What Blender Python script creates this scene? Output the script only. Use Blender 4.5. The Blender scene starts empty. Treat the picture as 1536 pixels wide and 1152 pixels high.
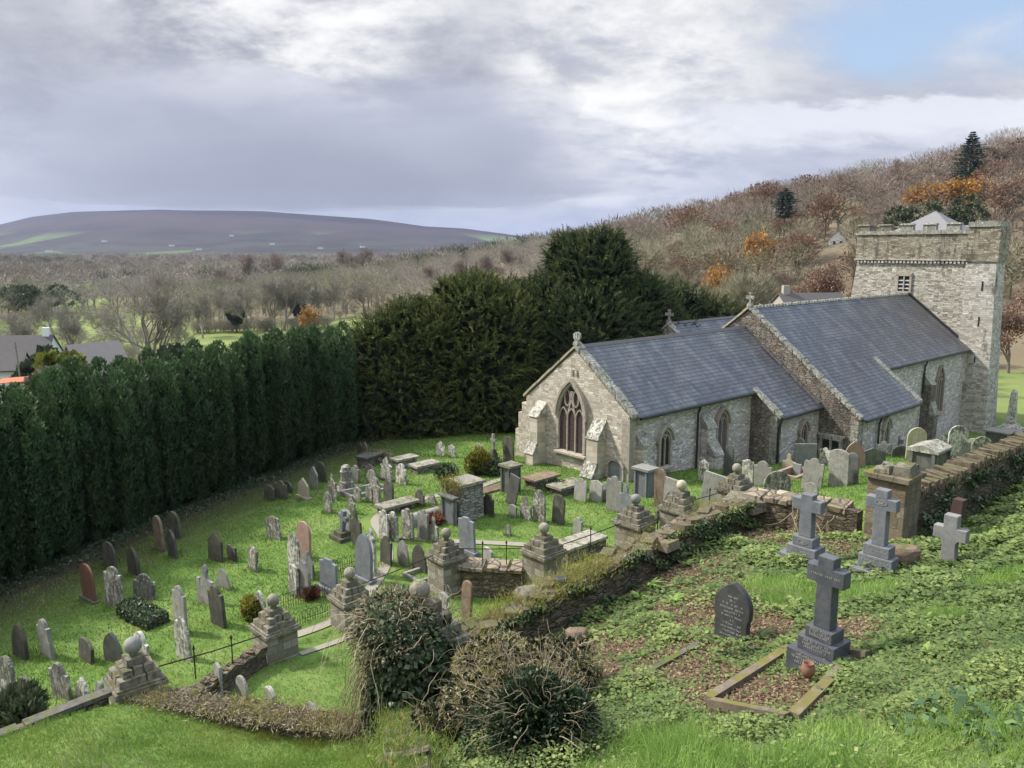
import bpy, math, random
import numpy as np
from mathutils import Vector
sc = bpy.context.scene
COL = sc.collection
rad = math.radians

# ------------------------------------------------------------------ camera
F_PX, CAM_Z = 1175.0, 11.4               # focal length in pixels of a 1536 px wide frame
TILT = math.atan(201 / F_PX)
cam_d = bpy.data.cameras.new('camera')
cam = bpy.data.objects.new('camera', cam_d)
COL.objects.link(cam)
cam.location = (0, 0, CAM_Z)
cam.rotation_euler = (math.pi / 2 - TILT, 0, 0)
cam_d.sensor_fit = 'HORIZONTAL'
cam_d.sensor_width = 36.0
cam_d.lens = 36.0 * F_PX / 1536
cam_d.clip_start = 0.1
cam_d.clip_end = 30000
sc.camera = cam

# ------------------------------------------------------------------ sun, sky, exposure
SUN_AZ, SUN_EL = rad(-70), rad(42)
sun_dir = Vector((math.sin(SUN_AZ) * math.cos(SUN_EL), math.cos(SUN_AZ) * math.cos(SUN_EL), math.sin(SUN_EL)))
sd = bpy.data.lights.new('sun', 'SUN')
sd.energy = 4.4
sd.angle = rad(4.5)
sd.color = (1.0, 0.93, 0.82)
so = bpy.data.objects.new('sun', sd)
COL.objects.link(so)
so.location = (0, 0, 80)
so.rotation_euler = sun_dir.to_track_quat('Z', 'Y').to_euler()

sc.view_settings.view_transform = 'Standard'
sc.view_settings.look = 'None'
sc.view_settings.exposure = 0.58
sc.view_settings.gamma = 1.0
sc.view_settings.use_curve_mapping = False
cy = sc.cycles
cy.max_bounces = 5
cy.diffuse_bounces = 3
cy.glossy_bounces = 2
cy.transmission_bounces = 3
cy.transparent_max_bounces = 6
cy.volume_bounces = 1
cy.use_denoising = True
cy.sample_clamp_indirect = 4.0

class NT:
    """tiny helper around a node tree"""
    def __init__(s, tree):
        s.t = tree
        s.t.nodes.clear()
    def n(s, typ, ins=None, **kw):
        nd = s.t.nodes.new('ShaderNode' + typ)
        for k, v in kw.items():
            setattr(nd, k, v)
        for k, v in (ins or {}).items():
            s.put(nd, k, v)
        return nd
    def put(s, nd, k, v):
        sock = nd.inputs[k]
        if isinstance(v, bpy.types.NodeSocket):
            s.t.links.new(v, sock)
        elif isinstance(v, (tuple, list)) and len(v) == 3 and sock.type == 'RGBA':
            sock.default_value = (*v, 1)
        else:
            sock.default_value = v
    def math(s, op, a, b=0.0, c=None, clamp=False):
        ins = {0: a, 1: b}
        if c is not None: ins[2] = c
        return s.n('Math', ins, operation=op, use_clamp=clamp).outputs[0]
    def vmath(s, op, a, b=(0, 0, 0)):
        return s.n('VectorMath', {0: a, 1: b}, operation=op).outputs[0]
    def scalev(s, a, f):
        nd = s.n('VectorMath', {0: a}, operation='SCALE')
        s.put(nd, 'Scale', f)
        return nd.outputs[0]
    def noise(s, vec, scale, detail=4, rough=.55, dist=0.0, out=0):
        return s.n('TexNoise', {'Vector': vec, 'Scale': scale, 'Detail': detail, 'Roughness': rough, 'Distortion': dist}).outputs[out]
    def mix(s, f, a, b, blend='MIX'):
        nd = s.n('Mix', data_type='RGBA', blend_type=blend)
        s.put(nd, 0, f); s.put(nd, 6, a); s.put(nd, 7, b)
        return nd.outputs[2]
    def ramp(s, f, stops, interp='LINEAR'):
        nd = s.n('ValToRGB', {'Fac': f})
        e = nd.color_ramp.elements
        nd.color_ramp.interpolation = interp
        while len(e) < len(stops): e.new(.5)
        for i, (p, c) in enumerate(stops):
            e[i].position = p
            e[i].color = (c, c, c, 1) if isinstance(c, (int, float)) else (*c, 1)
        return nd.outputs[0]
    def step(s, f, a, b):
        nd = s.n('MapRange', {'Value': f, 'From Min': a, 'From Max': b}, clamp=True)
        nd.interpolation_type = 'SMOOTHSTEP'
        return nd.outputs[0]

world = bpy.data.worlds.new('World')
sc.world = world
world.use_nodes = True
w = NT(world.node_tree)
sky = w.n('TexSky', sky_type='NISHITA', sun_disc=False, sun_elevation=SUN_EL, sun_rotation=SUN_AZ,
          altitude=30, air_density=1.0, dust_density=.6, ozone_density=1.5)
sky_v = w.mix(1.0, sky.outputs[0], (.10, .10, .10), 'MULTIPLY')
D = w.n('TexCoord').outputs['Generated']
xyz = w.n('SeparateXYZ', {0: D})
dz = w.math('MAXIMUM', xyz.outputs[2], 0.0)
dzz = w.math('ADD', dz, .30)
plane = w.n('CombineXYZ', {0: w.math('DIVIDE', xyz.outputs[0], dzz), 1: w.math('DIVIDE', xyz.outputs[1], dzz)}).outputs[0]
low = w.step(dz, .24, .02)                              # 1 near the horizon
n_big = w.noise(w.vmath('ADD', plane, (3.1, 1.7, 0)), 1.05, 8, .55, .2)
n_mid = w.noise(w.vmath('ADD', plane, (7.3, 2.2, 4.0)), 3.0, 9, .60, .25)
n_fine = w.noise(w.vmath('MULTIPLY', plane, (1.0, 1.4, 1)), 6.5, 9, .62, .2)
def lobe(v, a, b):
    d = w.n('VectorMath', {0: D, 1: Vector(v).normalized()}, operation='DOT_PRODUCT').outputs['Value']
    return w.step(d, a, b)
# cloud body: light greys against lavender greys
body = w.math('ADD', w.math('ADD', w.math('MULTIPLY', n_big, .48), w.math('MULTIPLY', n_mid, .34)), w.math('MULTIPLY', n_fine, .18))
grey = w.ramp(body, [(.35, (.255, .27, .325)), (.46, (.375, .385, .43)), (.53, (.475, .48, .505)), (.62, (.62, .615, .62))])
# the heavy bank over the mountain on the left, the blue grey low bank all along
bank = w.math('MULTIPLY', lobe((-.46, .88, .17), .80, .97), w.step(w.math('ADD', dz, w.math('MULTIPLY', n_mid, .12)), .36, .22))
grey = w.mix(w.math('MULTIPLY', bank, .55), grey, w.mix(w.step(n_mid, .3, .7), (.225, .235, .285), (.41, .415, .455)))
grey = w.mix(w.math('MULTIPLY', low, .60), grey, (.285, .325, .445))
# breaks lit from behind: one high left of the middle, one right of the middle
glow1 = lobe((-.24, .90, .34), .966, .999)
glow2 = lobe((.13, .95, .20), .982, .9995)
glow3 = lobe((-.62, .78, .02), .985, .9995)
brk = w.math('ADD', w.math('MULTIPLY', glow1, 1.0), w.math('MULTIPLY', glow2, .9), clamp=True)
brk = w.math('MULTIPLY', brk, w.step(w.math('ADD', w.math('MULTIPLY', n_mid, .7), w.math('MULTIPLY', n_fine, .3)), .40, .60))
grey = w.mix(w.math('MULTIPLY', brk, .9), grey, (.72, .715, .70))
grey = w.mix(w.math('MULTIPLY', glow3, .55), grey, (.50, .50, .53))
# blue openings to the right
right = w.step(xyz.outputs[0], .10, .60)
high = w.step(dz, .12, .24)
cover = w.math('ADD', w.math('ADD', w.math('MULTIPLY', n_big, .7), w.math('MULTIPLY', n_mid, .5)), w.math('MULTIPLY', w.math('MULTIPLY', right, high), -.27))
left = w.step(xyz.outputs[0], .10, -.12)
cov = w.step(w.math('ADD', cover, w.math('ADD', w.math('MULTIPLY', low, .4), w.math('MULTIPLY', left, .3))), .34, .60)
blue = w.mix(.62, sky_v, (.36, .47, .64))
col = w.mix(cov, blue, grey)
# a bright streak of cloud low on the right
edge_ = w.math('ADD', dz, w.math('MULTIPLY', w.math('SUBTRACT', n_fine, .5), .05))
edge_ = w.math('ADD', edge_, w.math('MULTIPLY', xyz.outputs[0], .04))
streak = w.math('MULTIPLY', w.math('MULTIPLY', w.step(edge_, .120, .150), w.step(edge_, .182, .172)), w.step(xyz.outputs[0], .14, .32))
col = w.mix(w.math('MULTIPLY', streak, .8), col, (.60, .61, .66))
# a cloudy sky is brighter overhead than towards the horizon
col = w.mix(w.step(xyz.outputs[2], .44, .85), col, w.mix(1.0, col, (2.9, 2.85, 2.7), 'MULTIPLY'))
bg = w.n('Background', {'Color': col, 'Strength': 1.0})
out = w.n('OutputWorld', {'Surface': bg.outputs[0]})

# ------------------------------------------------------------------ picture <-> place helpers
def ray(x, y):
    v = 576 - y
    return np.array([x - 768, v * math.sin(TILT) + F_PX * math.cos(TILT), v * math.cos(TILT) - F_PX * math.sin(TILT)])
def P(x, y, Y):                          # point seen at photo pixel (x, y), Y metres ahead
    d = ray(x, y); d = d / d[1] * Y
    return np.array([d[0], d[1], d[2] + CAM_Z])
def px_per_m(p):
    return F_PX / (p[1] * math.cos(TILT) - (p[2] - CAM_Z) * math.sin(TILT))
def proj(X, Y, Z):
    Z = Z - CAM_Z
    d = Y * math.cos(TILT) - Z * math.sin(TILT)
    v = Y * math.sin(TILT) + Z * math.cos(TILT)
    return 768 + F_PX * X / d, 576 - F_PX * v / d

# ------------------------------------------------------------------ object helpers
def tag(o, label=None, cat=None, group=None, kind=None):
    if label: o['label'] = label
    if cat: o['category'] = cat
    if group: o['group'] = group
    if kind: o['kind'] = kind
    return o
def empty(name, loc=(0, 0, 0), rz=0.0):
    o = bpy.data.objects.new(name, None)
    COL.objects.link(o)
    o.empty_display_size = .3
    o.location = loc
    o.rotation_euler = (0, 0, rz)
    return o
def copy_tree(o, parent=None):
    c = o.copy(); COL.objects.link(c)
    if parent is not None: c.parent = parent
    for ch in list(o.children): copy_tree(ch, c)
    return c
class MB:
    """collects vertices and faces, then links them as one mesh object"""
    def __init__(s):
        s.v = []; s.f = []
    def add(s, vs, fs):
        b = len(s.v)
        s.v += [tuple(float(c) for c in q) for q in vs]
        s.f += [tuple(b + i for i in f) for f in fs]
        return s
    def box(s, c, size, rz=0.0, taper=1.0, rx=0.0, ry=0.0):
        """c = centre of the base"""
        sx, sy, sz = size[0] / 2, size[1] / 2, size[2]
        vs = []
        for z, k in ((0, 1), (sz, taper)):
            for a, b in ((-1, -1), (1, -1), (1, 1), (-1, 1)):
                vs.append(Vector((a * sx * k, b * sy * k, z)))
        from mathutils import Euler
        R = Euler((rx, ry, rz)).to_matrix()
        vs = [R @ q + Vector(c) for q in vs]
        return s.add(vs, [(3, 2, 1, 0), (4, 5, 6, 7), (0, 1, 5, 4), (1, 2, 6, 5), (2, 3, 7, 6), (3, 0, 4, 7)])
    def hexa(s, vs):
        """8 points: bottom ring ccw then top ring"""
        return s.add(vs, [(3, 2, 1, 0), (4, 5, 6, 7), (0, 1, 5, 4), (1, 2, 6, 5), (2, 3, 7, 6), (3, 0, 4, 7)])
    def prism(s, pts, axis, a, b):
        """extrude a closed 2-D outline between a and b along axis 0, 1 or 2"""
        n = len(pts); vs = []
        for t in (a, b):
            for p, q in pts:
                vs.append((t, p, q) if axis == 0 else (p, t, q) if axis == 1 else (p, q, t))
        fs = [tuple(range(n - 1, -1, -1)), tuple(range(n, 2 * n))]
        fs += [(i, (i + 1) % n, n + (i + 1) % n, n + i) for i in range(n)]
        return s.add(vs, fs)
    def tube(s, pts, r, k=6, r2=None):
        pts = [Vector(p) for p in pts]; r2 = r if r2 is None else r2
        b = len(s.v); n = len(pts)
        for i, p in enumerate(pts):
            t = (pts[min(i + 1, n - 1)] - pts[max(i - 1, 0)]).normalized()
            a = t.orthogonal().normalized() if i == 0 else (a - t * a.dot(t)).normalized()
            c = t.cross(a); rr = r + (r2 - r) * i / max(n - 1, 1)
            for j in range(k):
                th = 2 * math.pi * j / k
                s.v.append(tuple(p + a * rr * math.cos(th) + c * rr * math.sin(th)))
        for i in range(n - 1):
            for j in range(k):
                j2 = (j + 1) % k
                s.f.append((b + i * k + j, b + i * k + j2, b + (i + 1) * k + j2, b + (i + 1) * k + j))
        s.f.append(tuple(b + j for j in range(k - 1, -1, -1)))
        s.f.append(tuple(b + (n - 1) * k + j for j in range(k)))
        return s
    def lathe(s, c, prof, k=16):
        b = len(s.v)
        for r, z in prof:
            for j in range(k):
                th = 2 * math.pi * j / k
                s.v.append((c[0] + r * math.cos(th), c[1] + r * math.sin(th), c[2] + z))
        for i in range(len(prof) - 1):
            for j in range(k):
                j2 = (j + 1) % k
                s.f.append((b + i * k + j, b + i * k + j2, b + (i + 1) * k + j2, b + (i + 1) * k + j))
        s.f.append(tuple(b + j for j in range(k - 1, -1, -1)))
        s.f.append(tuple(b + (len(prof) - 1) * k + j for j in range(k)))
        return s
    def ball(s, c, r, k=14):
        return s.lathe(c, [(max(r * math.sin(math.pi * i / k), .002), -r * math.cos(math.pi * i / k)) for i in range(k + 1)], k + 2)
    def rough(s, amp, seed=0, freq=3.0):
        from mathutils import noise
        out = []
        for q in s.v:
            w_ = noise.noise_vector(Vector(q) * freq + Vector((seed * 7.1, 0, 0)))
            out.append((q[0] + amp * w_[0], q[1] + amp * w_[1], q[2] + amp * w_[2]))
        s.v = out
        return s
    def build(s, name, mat, parent=None, smooth=False, loc=None, bevel=0.0):
        me = bpy.data.meshes.new(name)
        me.from_pydata(s.v, [], s.f)
        import bmesh
        bm = bmesh.new(); bm.from_mesh(me)
        bmesh.ops.recalc_face_normals(bm, faces=bm.faces)
        bm.to_mesh(me); bm.free()
        me.materials.append(mat)
        if smooth: me.polygons.foreach_set('use_smooth', [True] * len(me.polygons))
        o = bpy.data.objects.new(name, me)
        COL.objects.link(o)
        if parent is not None: o.parent = parent
        if loc is not None: o.location = loc
        if bevel:
            m = o.modifiers.new('bevel', 'BEVEL'); m.width = bevel; m.segments = 2; m.limit_method = 'ANGLE'
        return o
def np_mesh(name, V, Q, mat, parent=None, tint=None, smooth=False, link=True):
    """big quad mesh from numpy arrays"""
    me = bpy.data.meshes.new(name)
    V = np.ascontiguousarray(V, dtype=np.float32); Q = np.ascontiguousarray(Q, dtype=np.int32)
    k = Q.shape[1]
    me.vertices.add(len(V)); me.vertices.foreach_set('co', V.ravel())
    me.loops.add(Q.size); me.loops.foreach_set('vertex_index', Q.ravel())
    me.polygons.add(len(Q)); me.polygons.foreach_set('loop_start', np.arange(0, Q.size, k, dtype=np.int32))
    if tint is not None:
        at = me.attributes.new('tint', 'FLOAT', 'POINT')
        at.data.foreach_set('value', np.ascontiguousarray(tint, dtype=np.float32))
    if smooth: me.polygons.foreach_set('use_smooth', np.ones(len(Q), dtype=bool))
    me.update(calc_edges=True); me.validate()
    me.materials.append(mat)
    if not link: return me
    o = bpy.data.objects.new(name, me)
    COL.objects.link(o)
    if parent is not None: o.parent = parent
    return o
rng = np.random.default_rng(11)
def unit(a):
    return a / np.maximum(np.linalg.norm(a, axis=1, keepdims=True), 1e-9)
def leaves(p, d, length, width, tint=None, side=None, rg=rng, mid=.45):
    """diamond leaf faces: base p, direction d; returns V, Q, tint"""
    n = len(p)
    d = unit(d)
    if side is None:
        side = unit(np.cross(d, rg.normal(size=(n, 3))))
    L = np.broadcast_to(np.asarray(length, float), (n,))[:, None]
    W = np.broadcast_to(np.asarray(width, float), (n,))[:, None]
    V = np.empty((n, 4, 3))
    V[:, 0] = p
    V[:, 1] = p + d * L * mid + side * W / 2
    V[:, 2] = p + d * L
    V[:, 3] = p + d * L * mid - side * W / 2
    Q = np.arange(n * 4).reshape(n, 4)
    t = rg.random(n) if tint is None else tint
    return V.reshape(-1, 3), Q, np.repeat(t, 4)
def joinm(parts):
    Vs, Qs, Ts, b = [], [], [], 0
    for V, Q, T in parts:
        Vs.append(V); Qs.append(Q + b); Ts.append(T); b += len(V)
    return np.concatenate(Vs), np.concatenate(Qs), np.concatenate(Ts)

# ------------------------------------------------------------------ materials
def new_mat(name):
    m = bpy.data.materials.new(name); m.use_nodes = True
    return m, NT(m.node_tree)
def _rv(t, c):
    # spread a soft noise over the whole 0..1 range
    d = t.vmath('SUBTRACT', c, (.5, .5, .5))
    return t.vmath('ADD', t.scalev(d, 2.6), (.5, .5, .5))
NT.ramp_v = _rv
def finish(t, col, rough=.9, bump=None, bump_s=.3, bump_d=.02, spec=.3, extra=None, metal=0.0):
    b = t.n('BsdfPrincipled', {'Base Color': col, 'Roughness': rough, 'Specular IOR Level': spec, 'Metallic': metal})
    if bump is not None:
        t.put(b, 'Normal', t.n('Bump', {'Height': bump, 'Strength': bump_s, 'Distance': bump_d}).outputs[0])
    s = b.outputs[0]
    t.n('OutputMaterial', {'Surface': s})
    return b
def coords(t, rnd=True):
    c = t.n('TexCoord').outputs['Object']
    if rnd:
        r = t.n('ObjectInfo').outputs['Random']
        c = t.vmath('ADD', c, t.n('CombineXYZ', {0: t.math('MULTIPLY', r, 57.0), 1: t.math('MULTIPLY', r, 31.0), 2: t.math('MULTIPLY', r, 13.0)}).outputs[0])
    return c
def stone_mat(name, a, b, lichen=.35, lich=(.50, .50, .45), dark=.3, dcol=(.05, .05, .045), moss=0.0, mosscol=(.09, .11, .02), scale=1.0, rough=.92, vary=.25, bump=.5):
    m, t = new_mat(name)
    c = coords(t)
    n1 = t.noise(c, 3.0 * scale, 6, .65)
    n2 = t.noise(c, 14 * scale, 6, .7)
    col = t.mix(t.step(n1, .35, .65), a, b)
    col = t.mix(t.math('MULTIPLY', n2, .5), col, t.mix(1.0, col, (.55, .55, .55), 'MULTIPLY'))
    v = t.n('MapRange', {'Value': t.n('ObjectInfo').outputs['Random'], 'To Min': 1 - vary, 'To Max': 1 + vary}).outputs[0]
    col = t.mix(1.0, col, t.n('CombineXYZ', {0: v, 1: v, 2: v}).outputs[0], 'MULTIPLY')
    # dark weather streaks run down the face
    sc_ = t.vmath('MULTIPLY', c, (5 * scale, 5 * scale, 1.1 * scale))
    n3 = t.noise(sc_, 1.3, 5, .6)
    th = .78 - .42 * dark
    col = t.mix(t.math('MULTIPLY', t.step(n3, th - .1, th + .08), .8), col, dcol)
    n4 = t.noise(t.vmath('ADD', c, (9, 4, 2)), 6.5 * scale, 7, .68)
    n5 = t.noise(t.vmath('ADD', c, (1, 7, 5)), 1.6 * scale, 3)
    th = .80 - .42 * lichen
    nst = t.noise(t.vmath('MULTIPLY', c, (9 * scale, 9 * scale, 2.2 * scale)), 1.6, 6, .7)
    lm = t.math('ADD', t.math('ADD', t.math('MULTIPLY', n4, .45), t.math('MULTIPLY', n5, .2)), t.math('MULTIPLY', nst, .35))
    col = t.mix(t.math('MULTIPLY', t.step(lm, th - .045, th + .045), .9), col, lich)
    n7 = t.noise(t.vmath('ADD', c, (4, 1, 9)), 30 * scale, 4, .6)
    col = t.mix(t.math('MULTIPLY', t.step(n7, .60, .70), .55 * min(1, lichen * 1.6)), col, lich)
    col = t.mix(t.math('MULTIPLY', t.step(n7, .42, .32), .5), col, dcol)
    if moss:
        up = t.n('SeparateXYZ', {0: t.n('NewGeometry').outputs['Normal']}).outputs[2]
        f = t.math('ADD', t.math('MULTIPLY', t.step(up, .1, .8), .25), t.noise(t.vmath('ADD', c, (3, 3, 8)), 2.6 * scale, 6, .65))
        col = t.mix(t.math('MULTIPLY', t.step(f, .82 - .3 * moss, .96 - .3 * moss), .9), col, mosscol)
    finish(t, col, rough, t.math('ADD', n2, t.math('MULTIPLY', n4, .8)), bump, .02)
    return m
def rubble_mat(name, a, b, c3, cell=(2.4, 2.4, 6.0), mortar=(.30, .28, .24), mort=.035, lichen=.3, lich=(.55, .55, .5), moss=.0, mosscol=(.08, .09, .03), stain=.25, stcol=(.06, .055, .045), big=.35, ashlar=None):
    m, t = new_mat(name)
    c = coords(t, False)
    wob = t.noise(c, 2.2, 3, .5, 0, 1)
    cw = t.vmath('ADD', c, t.scalev(t.vmath('SUBTRACT', wob, (.5, .5, .5)), .16))
    cc = t.vmath('MULTIPLY', cw, cell)
    vor = t.n('TexVoronoi', {'Vector': cc, 'Scale': 1.0, 'Randomness': .9})
    edge = t.n('TexVoronoi', {'Vector': cc, 'Scale': 1.0, 'Randomness': .9}, feature='DISTANCE_TO_EDGE').outputs['Distance']
    rs = t.n('SeparateColor', {0: vor.outputs['Color']})
    col = t.mix(rs.outputs[0], a, b)
    col = t.mix(t.step(rs.outputs[1], .72, .8), col, c3)
    if ashlar:
        sp = t.n('SeparateXYZ', {0: t.vmath('ADD', c, t.scalev(t.vmath('SUBTRACT', wob, (.5, .5, .5)), ashlar[2]))})
        bv = t.n('CombineXYZ', {0: t.math('ADD', sp.outputs[0], sp.outputs[1]), 1: sp.outputs[2]}).outputs[0]
        bk = t.n('TexBrick', {'Vector': bv, 'Scale': 1.0, 'Color1': (0, 0, 0), 'Color2': (1, 1, 1), 'Mortar': (.5, .5, .5), 'Mortar Size': .012, 'Mortar Smooth': .3, 'Brick Width': ashlar[0], 'Row Height': ashlar[1]}, offset=.5, squash=1.4, squash_frequency=3)
        tone = t.n('SeparateColor', {0: bk.outputs['Color']}).outputs[0]
        edge = t.math('MULTIPLY', t.math('SUBTRACT', 1.0, bk.outputs['Fac']), .12)
        cell = t.n('TexNoise', {'Vector': t.n('CombineXYZ', {0: t.math('FLOOR', t.math('DIVIDE', sp.outputs[2], ashlar[1])), 1: tone, 2: t.math('FLOOR', t.math('DIVIDE', t.math('ADD', sp.outputs[0], sp.outputs[1]), ashlar[0]))}).outputs[0], 'Scale': 1.37, 'Detail': 1}).outputs[1]
        rs = t.n('SeparateColor', {0: t.ramp_v(cell)})
        col = t.mix(rs.outputs[0], a, b)
        col = t.mix(t.step(rs.outputs[1], .60, .70), col, c3)
        mort = .05
    n2 = t.noise(c, 17, 7, .75)
    br = t.math('ADD', .40, t.math('ADD', t.math('MULTIPLY', rs.outputs[2], .50), t.math('MULTIPLY', n2, .75)))
    col = t.mix(1.0, col, t.n('CombineXYZ', {0: br, 1: br, 2: br}).outputs[0], 'MULTIPLY')
    col = t.mix(t.math('MULTIPLY', t.step(edge, mort, mort * .15), t.math('ADD', .35, n2)), col, mortar)
    nb = t.noise(c, big, 5, .6)
    st = t.noise(t.vmath('MULTIPLY', c, (1.6, 1.6, .35)), .9, 5, .65)
    col = t.mix(t.math('MULTIPLY', t.step(st, .72 - .35 * stain, .86 - .35 * stain), .75), col, stcol)
    n4 = t.noise(t.vmath('ADD', c, (5, 2, 8)), 3.2, 8, .7)
    th = .82 - .40 * lichen
    col = t.mix(t.math('MULTIPLY', t.step(t.math('ADD', t.math('MULTIPLY', n4, .72), t.math('MULTIPLY', nb, .28)), th - .04, th + .05), .85), col, lich)
    n8 = t.noise(t.vmath('MULTIPLY', c, (1, 1, 2.2)), 11, 6, .7)
    col = t.mix(t.math('MULTIPLY', t.step(n8, .57, .66), .30 + .6 * lichen), col, lich)
    col = t.mix(t.math('MULTIPLY', t.step(n8, .43, .33), .35 + .5 * stain), col, stcol)
    if moss:
        n6 = t.noise(t.vmath('ADD', c, (2, 9, 1)), 2.1, 7, .68)
        col = t.mix(t.math('MULTIPLY', t.step(n6, .78 - .3 * moss, .92 - .3 * moss), .85), col, mosscol)
    h = t.math('ADD', t.step(edge, 0, .12), t.math('MULTIPLY', n2, .35))
    finish(t, col, .93, h, .75, .04)
    return m

M = {}
M['grey'] = stone_mat('grey headstone', (.20, .20, .19), (.29, .285, .26), .50, (.47, .47, .43), .35, moss=.12)
M['lichened'] = stone_mat('lichened headstone', (.15, .145, .125), (.26, .25, .22), .62, (.52, .52, .47), .5, moss=.25)
M['dark'] = stone_mat('dark headstone', (.075, .075, .06), (.13, .125, .10), .22, (.36, .36, .31), .5, moss=.45, mosscol=(.06, .075, .02))
M['pale'] = stone_mat('pale headstone', (.24, .24, .225), (.33, .325, .30), .42, (.48, .48, .44), .32, (.11, .11, .10))
M['white'] = stone_mat('white lichen stone', (.19, .185, .165), (.32, .31, .28), .70, (.56, .555, .50), .5)
M['red'] = stone_mat('red granite', (.17, .085, .065), (.22, .12, .095), .12, (.45, .40, .36), .15, rough=.45, bump=.15, vary=.05)
M['pink'] = stone_mat('pink granite', (.31, .20, .165), (.37, .25, .21), .12, (.45, .42, .40), .15, rough=.7, bump=.2, vary=.05)
M['slate'] = stone_mat('blue slate stone', (.15, .165, .185), (.21, .225, .245), .30, (.42, .44, .44), .25, rough=.7, bump=.25, vary=.12)
M['dark slate'] = stone_mat('dark slate stone', (.085, .09, .085), (.14, .145, .135), .18, (.34, .35, .32), .3, rough=.65, bump=.3, moss=.1)
M['brown'] = stone_mat('brown stone', (.16, .12, .085), (.24, .18, .13), .30, (.50, .47, .38), .35, moss=.15)
M['cream'] = stone_mat('cream lichened stone', (.44, .39, .27), (.52, .48, .37), .35, (.60, .59, .53), .1)
M['granite'] = stone_mat('grey granite cross', (.145, .155, .18), (.20, .21, .235), .08, (.38, .39, .38), .12, scale=1.6, rough=.6, vary=.04, bump=.3)
M['granite light'] = stone_mat('weathered granite cross', (.20, .205, .215), (.26, .265, .27), .25, (.44, .45, .44), .12, scale=1.5, rough=.75, vary=.04, bump=.35)
M['dark granite'] = stone_mat('dark granite cross', (.070, .076, .092), (.112, .119, .138), .12, (.30, .31, .31), .12, scale=1.8, rough=.42, vary=.03, bump=.25)
M['black stone'] = stone_mat('black slate headstone', (.045, .047, .052), (.075, .077, .08), .10, (.25, .26, .24), .2, scale=1.4, rough=.6, vary=.03, bump=.3)
M['letters'] = stone_mat('worn pale lettering', (.30, .30, .29), (.40, .40, .38), .1, dark=.1, vary=.03)
M['kerb'] = stone_mat('kerb stone', (.16, .13, .10), (.24, .20, .15), .15, (.40, .39, .32), .3, moss=.5, mosscol=(.14, .13, .03))
M['dark kerb'] = stone_mat('dark kerb stone', (.08, .075, .07), (.14, .13, .12), .15, (.34, .34, .3), .35, moss=.3)
M['ledger'] = stone_mat('ledger slab', (.23, .215, .185), (.32, .295, .255), .42, (.46, .44, .39), .42, moss=.25)
M['copestone'] = stone_mat('lichened coping', (.24, .235, .21), (.34, .33, .29), .60, (.56, .57, .53), .45, scale=1.3, moss=.15, vary=0)
M['ball'] = stone_mat('stone ball finial', (.22, .20, .16), (.32, .30, .25), .40, (.46, .46, .41), .35, scale=2.0, moss=.25, vary=.2)
M['step stone'] = stone_mat('stepped pillar stone', (.15, .138, .108), (.26, .24, .195), .45, (.50, .50, .44), .45, scale=1.4, moss=.35, mosscol=(.085, .085, .025), vary=.15, bump=.8)
M['dressed'] = stone_mat('dressed window stone', (.34, .31, .26), (.42, .385, .33), .3, (.50, .49, .45), .25, scale=1.5, vary=.05)
M['dressed pink'] = stone_mat('pinkish window stone', (.30, .245, .215), (.36, .30, .265), .2, (.45, .43, .40), .2, scale=1.5, vary=.05)
M['gable stone'] = rubble_mat(ashlar=(.32, .12, .24), name='gable rubble', a=(.40, .375, .32), b=(.58, .55, .48), c3=(.39, .335, .275), cell=(3.0, 3.0, 8.5), mortar=(.33, .30, .245), mort=.07, lichen=.30, lich=(.66, .64, .57), stain=.06, moss=.08, mosscol=(.28, .26, .12))
M['shade tinted stone'] = rubble_mat('shade tinted rubble', (.48, .44, .445), (.66, .615, .615), (.47, .40, .385), (3.0, 3.0, 8.0), (.26, .245, .23), .06, .50, (.66, .66, .65), stain=.30)  # lilac cast of the shaded north side put into the stone colour
M['dark wall stone'] = rubble_mat('dark lichened rubble', (.15, .135, .115), (.25, .23, .20), (.20, .15, .12), (2.6, 2.6, 7.5), (.04, .036, .032), .10, .46, (.66, .67, .64), stain=.7)
M['tower stone'] = rubble_mat(ashlar=(.40, .135, .30), name='tower rubble', a=(.30, .285, .25), b=(.50, .485, .445), c3=(.23, .21, .175), cell=(2.2, 2.2, 7.5), mortar=(.17, .16, .135), mort=.09, lichen=.55, lich=(.66, .655, .61), stain=.38, moss=.25, mosscol=(.15, .15, .07))
M['parapet stone'] = rubble_mat(ashlar=(.40, .14, .32), name='parapet rubble', a=(.25, .23, .185), b=(.37, .34, .285), c3=(.21, .17, .13), cell=(2.4, 2.4, 7.5), mortar=(.07, .065, .05), mort=.10, lichen=.42, lich=(.56, .56, .51), stain=.62, moss=.6, mosscol=(.12, .125, .05))
M['turret stone'] = rubble_mat(ashlar=(.40, .15, .30), name='turret rubble', a=(.40, .385, .36), b=(.52, .505, .48), c3=(.33, .30, .265), cell=(2.4, 2.4, 7.0), mortar=(.24, .23, .215), mort=.07, lichen=.52, lich=(.64, .645, .64), stain=.48, moss=.18)
M['buttress stone'] = rubble_mat(ashlar=(.5, .28, .02), name='buttress ashlar', a=(.42, .40, .33), b=(.52, .50, .42), c3=(.46, .41, .34), cell=(2.0, 2.0, 4.0), mortar=(.40, .375, .31), mort=.025, lichen=.2, lich=(.60, .59, .53), stain=.08)
M['terrace stone'] = rubble_mat('mossy terrace rubble', (.085, .070, .048), (.165, .138, .098), (.11, .088, .06), (3.6, 3.6, 11.0), (.05, .042, .03), .10, .22, (.42, .41, .36), moss=.42, mosscol=(.10, .10, .025), stain=.3)
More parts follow.
